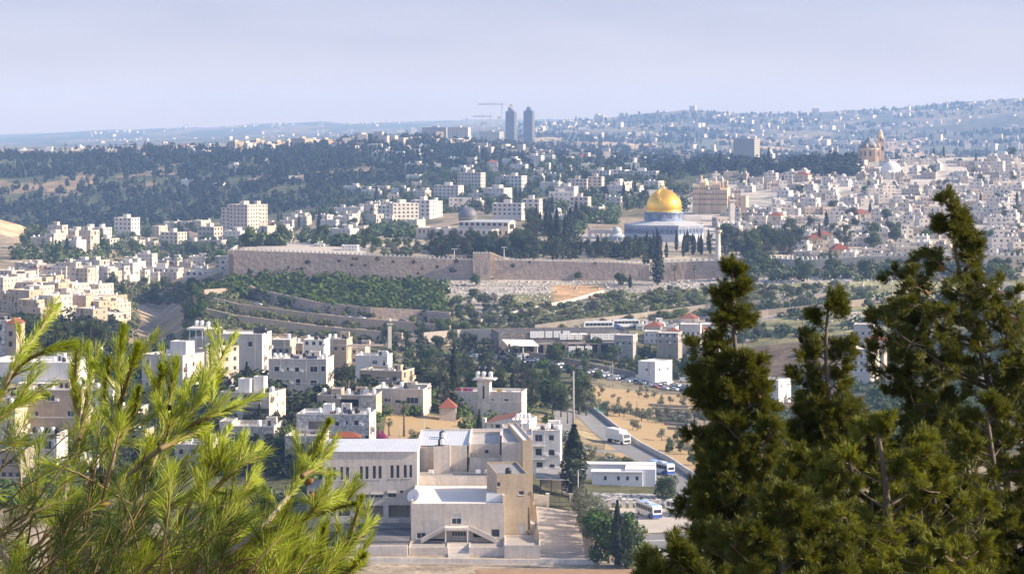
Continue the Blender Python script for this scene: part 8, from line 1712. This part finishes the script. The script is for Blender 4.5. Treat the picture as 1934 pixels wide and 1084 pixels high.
def left_pine():
    rs = np.random.default_rng(51); r2 = random.Random(51); Y0 = 9.6
    base = P(60, 1420, 10.2); e = empty('pine_tree', (base.x, base.y, gz(60, 10.2))); tag(e, 'sunlit young pine with long yellow green needle sprays on the near left', 'tree')
    off = Vector((-e.location.x, -e.location.y, -e.location.z)); N_ = Needles(); N2 = Needles(); tw = MB(); lo = lambda v: Vector(v) + off
    mb = MB(); mb.tube([lo((base.x, base.y, e.location.z - 0.5)), lo(base), lo(P(70, 1180, 10.0))], [0.11, 0.09, 0.07], M['bark'], 9); mb.build('trunk', e)
    LIMB = [
     ([(70, 1250), (-10, 980), (-30, 830), (22, 700), (62, 640), (104, 586)], 9.3), ([(-30, 800), (30, 700), (75, 668), (120, 655)], 9.5), ([(-60, 900), (0, 790), (40, 760), (84, 746)], 9.2),
     ([(80, 1230), (120, 950), (150, 830), (142, 740), (145, 660)], 9.9), ([(150, 830), (166, 740), (168, 668)], 10.0),
     ([(90, 1230), (180, 980), (213, 862), (218, 775), (226, 700), (232, 637)], 9.6), ([(216, 800), (240, 720), (259, 664)], 9.5), ([(214, 850), (198, 760), (205, 690)], 9.7), ([(214, 850), (250, 790), (262, 740)], 9.4),
     ([(110, 1240), (230, 1010), (290, 870), (318, 770), (331, 698)], 9.9), ([(308, 800), (300, 750), (304, 702)], 10.0), ([(300, 840), (345, 770), (350, 728)], 9.8),
     ([(100, 1240), (200, 960), (245, 896), (302, 846), (353, 789), (397, 715), (440, 641)], 9.4), ([(330, 815), (390, 790), (446, 766)], 9.3), ([(300, 848), (350, 825), (392, 808)], 9.2), ([(365, 770), (395, 740), (412, 700)], 9.5),
     ([(140, 1240), (320, 1010), (387, 900), (412, 855), (432, 811)], 9.7), ([(387, 905), (420, 880), (440, 845)], 9.6), ([(400, 930), (450, 880), (488, 843)], 9.5), ([(420, 960), (455, 930), (484, 912)], 9.4),
     ([(160, 1260), (380, 1080), (490, 1000), (561, 912), (594, 850), (620, 800)], 9.2), ([(570, 900), (598, 880), (619, 857)], 9.2), ([(480, 1010), (560, 985), (600, 962), (640, 941)], 9.0), ([(560, 985), (630, 960), (668, 952)], 9.3),
     ([(300, 1280), (520, 1180), (620, 1110), (655, 1030), (680, 950)], 9.4), ([(640, 1060), (672, 1020), (702, 988)], 9.4), ([(630, 1090), (662, 1075), (686, 1050)], 9.3), ([(560, 1150), (600, 1060), (612, 1000)], 9.6)]
    tips = []
    for pts, Y in LIMB:
        n = len(pts); c = curve([(p[0], p[1], Y + 0.25 * math.sin(i * 1.3 + pts[0][0])) for i, p in enumerate(pts)], 7); m = len(c); mb = MB()
        mb.tube([lo(v) for v in c], [0.012 * (1 - 0.8 * i / m) + 0.003 for i in range(m)] if n > 4 else [0.009 * (1 - 0.7 * i / m) + 0.002 for i in range(m)], M['twig'] if n < 5 else M['bark_pale'], 6); mb.build('branch', e)
        st = int(m * (0.30 if n > 4 else 0.1))
        for i in range(st, m - 1):
            N_.shoot(lo(c[i]), lo(c[i + 1]), 38 if i > m * 0.55 else 16, 0.076, 0.0028, rs, (0.22, 0.62), 0.0)
        tp = c[-1] - c[-2]; N_.shoot(lo(c[-2]), lo(c[-1] + tp * 0.5), 80, 0.07, 0.0038, rs, (0.06, 0.32), 0.0)
        for i in range(st, m - 3, 1):
            if r2.random() < 0.36:
                d = (c[min(i + 2, m - 1)] - c[i]).normalized(); s = Vector((r2.uniform(-1, 1), r2.uniform(-0.9, 0.9), r2.uniform(-0.4, 0.9))); dd = (d * 0.9 + s * 0.75).normalized(); L = r2.uniform(0.08, 0.20) * (1 - 0.35 * i / m)
                q = c[i] + dd * L + Vector((0, 0, 0.03)); N_.shoot(lo(c[i]), lo(q), int(330 * L) + 30, 0.082, 0.0028, rs, (0.2, 0.62), 0.05); tw.tube([lo(c[i]), lo(q)], [0.004, 0.002], M['twig'], 4); tips.append((q, dd))
    top = [(-80, 780), (0, 770), (60, 790), (140, 790), (220, 790), (300, 850), (380, 920), (450, 995), (560, 1030), (600, 1060), (640, 1110)]
    for i in range(1250):
        px = r2.uniform(-90, 600); ty = float(np.interp(px, [a for a, b in top], [b for a, b in top])); py = ty + 30 + r2.random() ** 0.75 * (1180 - ty - 10)
        if py < 950 and r2.random() < (0.72 if px < 330 else 0.85): continue
        if mnoise.noise(Vector((px / 80, py / 80, 3.3))) < -0.04: continue
        Y = r2.uniform(8.6, 11.4); b = P(px, py, Y); a = R(r2.gauss(40, 36)); L = r2.uniform(0.10, 0.24); d = Vector((math.sin(a), r2.uniform(-0.45, 0.3), math.cos(a))).normalized(); q = b + d * L
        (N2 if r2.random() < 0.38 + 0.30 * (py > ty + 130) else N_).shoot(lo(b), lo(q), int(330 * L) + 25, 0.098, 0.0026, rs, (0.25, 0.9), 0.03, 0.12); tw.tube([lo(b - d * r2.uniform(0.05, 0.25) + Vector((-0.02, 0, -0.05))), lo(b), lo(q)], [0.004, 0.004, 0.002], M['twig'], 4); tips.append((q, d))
    tw.build('twigs', e)['kind'] = 'stuff'; N_.build('needles', 'needle_sun', e); N2.build('shade_needles', 'needle_shade', e)  # second needle set is a darker copy, painting shade into the inner mass
    for i, (px, py, Y) in enumerate([(196, 912, 9.0), (188, 955, 9.1), (338, 752, 9.8), (380, 758, 9.4), (592, 905, 9.0), (584, 945, 9.1), (320, 770, 9.7)]):
        o = link('pine_cone', CONES[0 if i % 3 else 1], e, lo(P(px, py, Y))); o.rotation_euler = (r2.uniform(0.6, 2.2), r2.uniform(-1, 1), r2.uniform(0, 6)); o.scale = (0.6,) * 3
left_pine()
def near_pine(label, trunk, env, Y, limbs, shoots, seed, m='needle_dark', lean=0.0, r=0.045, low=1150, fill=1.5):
    """A pine behind the picture's edge: trunk along (px, py), limbs reaching to the outline env = {py: (left, right)}."""
    rs = np.random.default_rng(seed); r2 = random.Random(seed); b = P(trunk[0][0], trunk[0][1], Y); e = empty('pine_tree', (b.x, b.y, gz(PX(b.x, Y), Y))); tag(e, label, 'tree'); off = -e.location; lo = lambda v: Vector(v) + off
    c = curve([(p[0], p[1], Y) for p in trunk], 6); mb = MB(); n = len(c); mb.tube([lo((b.x, b.y, e.location.z - 0.5))] + [lo(v) for v in c], [r * 1.3] + [r * (1 - 0.88 * i / n) + 0.004 for i in range(n)], M['bark_grey'], 8); mb.build('trunk', e)
    N_ = Needles(); tw = MB(); ks = sorted(env); el = lambda py: float(np.interp(py, ks, [env[k][0] for k in ks])); er = lambda py: float(np.interp(py, ks, [env[k][1] for k in ks])); tx = lambda py: float(np.interp(py, [p[1] for p in trunk[::-1]], [p[0] for p in trunk[::-1]])); ptop = ks[0]; k = Y / F
    per = shoots // limbs; allp = []
    def tuft(a_, b_, d, n_):
        tw.tube([lo(a_), lo((a_ + b_) / 2 + Vector((0, 0, -0.015))), lo(b_)], [0.007, 0.005, 0.003], M['bark'], 4)
        for q in range(n_):
            dd = (d + Vector((r2.gauss(0, .55), r2.gauss(0, .55), r2.gauss(0.1, .5)))).normalized(); o_ = a_ + (b_ - a_) * r2.uniform(0.45, 1.0); ln = r2.uniform(0.05, 0.13)
            N_.shoot(lo(o_), lo(o_ + dd * ln), 34, 0.085, 0.007, rs, (0.3, 0.95), 0.0)
    for i in range(limbs):
        pe = ptop + (low - ptop) * ((i + r2.random()) / limbs) ** 0.85; side = r2.choice((-1, 1)); edge = el(pe) if side < 0 else er(pe); t0 = tx(pe); q = r2.uniform(0.5, 1.12); pxe = t0 + (edge - t0) * q; dep = r2.uniform(-1, 1) * abs(er(pe) - el(pe)) * 0.45 * k * math.sqrt(max(0.05, 1 - (q * 0.9) ** 2))
        pb = min(pe + abs(pxe - t0) * r2.uniform(0.35, 0.8) + 12, trunk[0][1]); A = P(tx(pb), pb, Y); E = P(pxe, pe, Y); E.y += dep; Mid = (A + E) / 2 + Vector((0, 0, -0.10 * (E - A).length)); pts = [A * (1 - t) ** 2 + Mid * (2 * t * (1 - t)) + E * t * t for t in [j / 8 for j in range(9)]]
        mb = MB(); L = (E - A).length; mb.tube([lo(v) for v in pts], [(0.005 + 0.014 * min(1, L)) * (1 - 0.75 * j / 8) for j in range(9)], M['bark_grey'] if i % 3 else M['bark'], 5); mb.build('branch', e)
        for g_ in range(max(3, per // 9)):
            t = 1 - r2.random() ** 1.3 * 0.8; j = min(int(t * 8), 7); f = t * 8 - j; p = pts[j] * (1 - f) + pts[j + 1] * f; ou = (pts[j + 1] - pts[j]).normalized()
            d1 = (ou * 0.9 + Vector((r2.gauss(0, .6), r2.gauss(0, .6), r2.gauss(0.35, .45)))).normalized(); q1 = p + d1 * (0.04 + r2.uniform(0.05, 0.30) * min(1.0, L) * (1.15 - t * 0.6)); tuft(p, q1, d1, 9)
        allp += pts[2:]
        if r2.random() < 0.5: o = link('pine_cone', CONES[1 if r2.random() < .7 else 0], e, lo(pts[r2.randrange(4, 8)])); o.rotation_euler = (r2.uniform(0, 3), r2.uniform(-1, 1), 0); o.scale = (1.3,) * 3
    AP = np.array(allp)
    for s in range(int(shoots * fill / 6)):
        py = ptop + 20 + (low - ptop) * r2.random() ** 0.62; a, b2 = el(py), er(py); u = r2.uniform(-1, 1); px = (a + b2) / 2 + (b2 - a) / 2 * u * (1 + 0.3 * mnoise.noise(Vector((py / 38, seed, u * 0.6)))); p = P(px, py, Y); p.y += (b2 - a) * 0.45 * k * math.sqrt(max(0.02, 1 - u * u)) * r2.uniform(-1, 1)
        if mnoise.noise(p * 2.6) < (0.20 if py < ptop + 210 else -0.3): continue
        j = int(np.argmin(((AP - np.array(p)) ** 2).sum(1))); q0 = Vector(AP[j]); d = (p - q0)
        if d.length > 0.6 or d.length < 0.03: continue
        tuft(q0, p, (d.normalized() * 0.8 + Vector((r2.gauss(0, .4), r2.gauss(0, .4), 0.4))).normalized(), 9)
    N_.shoot(lo(c[-2]), lo(c[-1] + Vector((0, 0, 0.05))), 120, 0.08, 0.0075, rs, (0.1, 0.5), 0); tw.build('twigs', e)['kind'] = 'stuff'; N_.build('needles', m, e)
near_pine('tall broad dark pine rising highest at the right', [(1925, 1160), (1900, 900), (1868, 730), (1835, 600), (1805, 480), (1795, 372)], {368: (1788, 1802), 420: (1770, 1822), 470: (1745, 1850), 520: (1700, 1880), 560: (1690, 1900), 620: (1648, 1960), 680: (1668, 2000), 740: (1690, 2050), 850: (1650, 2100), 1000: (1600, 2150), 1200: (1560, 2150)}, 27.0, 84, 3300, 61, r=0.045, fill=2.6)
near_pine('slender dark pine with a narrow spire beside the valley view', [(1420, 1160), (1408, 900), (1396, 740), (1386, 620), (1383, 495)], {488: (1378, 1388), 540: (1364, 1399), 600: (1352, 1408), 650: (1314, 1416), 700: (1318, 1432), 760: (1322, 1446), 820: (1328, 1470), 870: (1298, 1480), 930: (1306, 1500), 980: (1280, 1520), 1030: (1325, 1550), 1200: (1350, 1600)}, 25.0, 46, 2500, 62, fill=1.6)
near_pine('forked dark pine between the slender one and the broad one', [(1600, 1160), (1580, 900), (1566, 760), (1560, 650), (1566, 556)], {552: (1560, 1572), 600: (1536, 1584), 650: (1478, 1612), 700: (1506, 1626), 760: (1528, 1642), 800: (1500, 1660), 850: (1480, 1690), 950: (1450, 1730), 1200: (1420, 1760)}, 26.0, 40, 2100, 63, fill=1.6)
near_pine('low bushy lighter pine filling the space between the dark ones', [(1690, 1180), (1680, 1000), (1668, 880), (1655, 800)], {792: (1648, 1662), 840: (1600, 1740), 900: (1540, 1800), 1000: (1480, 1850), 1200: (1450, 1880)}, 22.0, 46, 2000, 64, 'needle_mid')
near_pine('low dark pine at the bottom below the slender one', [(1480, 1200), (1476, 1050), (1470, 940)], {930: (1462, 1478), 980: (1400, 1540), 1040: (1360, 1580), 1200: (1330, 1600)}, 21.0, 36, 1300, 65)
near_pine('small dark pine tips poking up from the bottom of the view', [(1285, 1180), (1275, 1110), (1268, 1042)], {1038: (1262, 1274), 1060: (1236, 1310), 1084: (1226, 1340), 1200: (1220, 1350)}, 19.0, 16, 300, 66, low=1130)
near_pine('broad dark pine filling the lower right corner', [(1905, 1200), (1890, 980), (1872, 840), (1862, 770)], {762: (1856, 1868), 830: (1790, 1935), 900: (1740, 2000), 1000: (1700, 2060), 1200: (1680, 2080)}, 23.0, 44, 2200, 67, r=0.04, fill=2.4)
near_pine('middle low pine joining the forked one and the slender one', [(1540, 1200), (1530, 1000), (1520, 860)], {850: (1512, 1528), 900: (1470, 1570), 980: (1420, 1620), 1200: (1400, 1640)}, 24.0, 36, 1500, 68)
# ------------------------------------------------------------------ labels that would repeat get their place in the row
ORD = 'first second third fourth fifth sixth seventh eighth ninth tenth eleventh twelfth thirteenth fourteenth fifteenth sixteenth seventeenth eighteenth nineteenth twentieth'.split()
TENS = {20: 'twenty', 30: 'thirty', 40: 'forty', 50: 'fifty', 60: 'sixty', 70: 'seventy', 80: 'eighty', 90: 'ninety'}
def ordinal(n):
    if n <= 20: return ORD[n - 1]
    t, u = n // 10 * 10, n % 10
    if t > 90: return ('hundred-' + ordinal(n - 100)) if n > 100 else 'hundredth'
    return TENS[t][:-1] + 'ieth' if u == 0 else TENS[t] + '-' + ORD[u - 1]
def settle_labels():
    by = {}
    for o, px in AUTO: by.setdefault(o['label'], []).append((px, o))
    for lab, L in by.items():
        if len(L) == 1: continue
        L.sort(key=lambda t: t[0])
        for i, (px, o) in enumerate(L): 
            t = f'{lab}, {ordinal(i + 1)} from the left'; o['label'] = t if len(t.split()) <= 16 else f'{lab}, {ordinal(i + 1)} from left'
            if len(o['label'].split()) > 16: o['label'] = o['label'].replace(' and ', ' ', 1).replace('the ', '', 1)
settle_labels()
# ------------------------------------------------------------------ haze: the air between here and the hills
def make_haze():
    mb = MB(); m = bpy.data.materials.new('haze'); m.use_nodes = True; t = m.node_tree
    t.nodes.remove(t.nodes['Principled BSDF'])
    v = t.nodes.new('ShaderNodeVolumePrincipled')
    v.inputs['Color'].default_value = (0.29, 0.475, 0.86, 1)
    v.inputs['Absorption Color'].default_value = (0.5, 0.5, 0.5, 1)
    v.inputs['Density'].default_value = HAZE
    v.inputs['Anisotropy'].default_value = 0.0
    v.inputs['Density Attribute'].default_value = ''
    v.inputs['Temperature Attribute'].default_value = ''
    t.links.new(v.outputs[0], t.nodes['Material Output'].inputs['Volume'])
    mb.box(-9000, 9000, -300, 17000, -135, 330, m)
    o = mb.build('haze'); o['kind'] = 'stuff'
HAZE = 0.98e-4
make_haze()
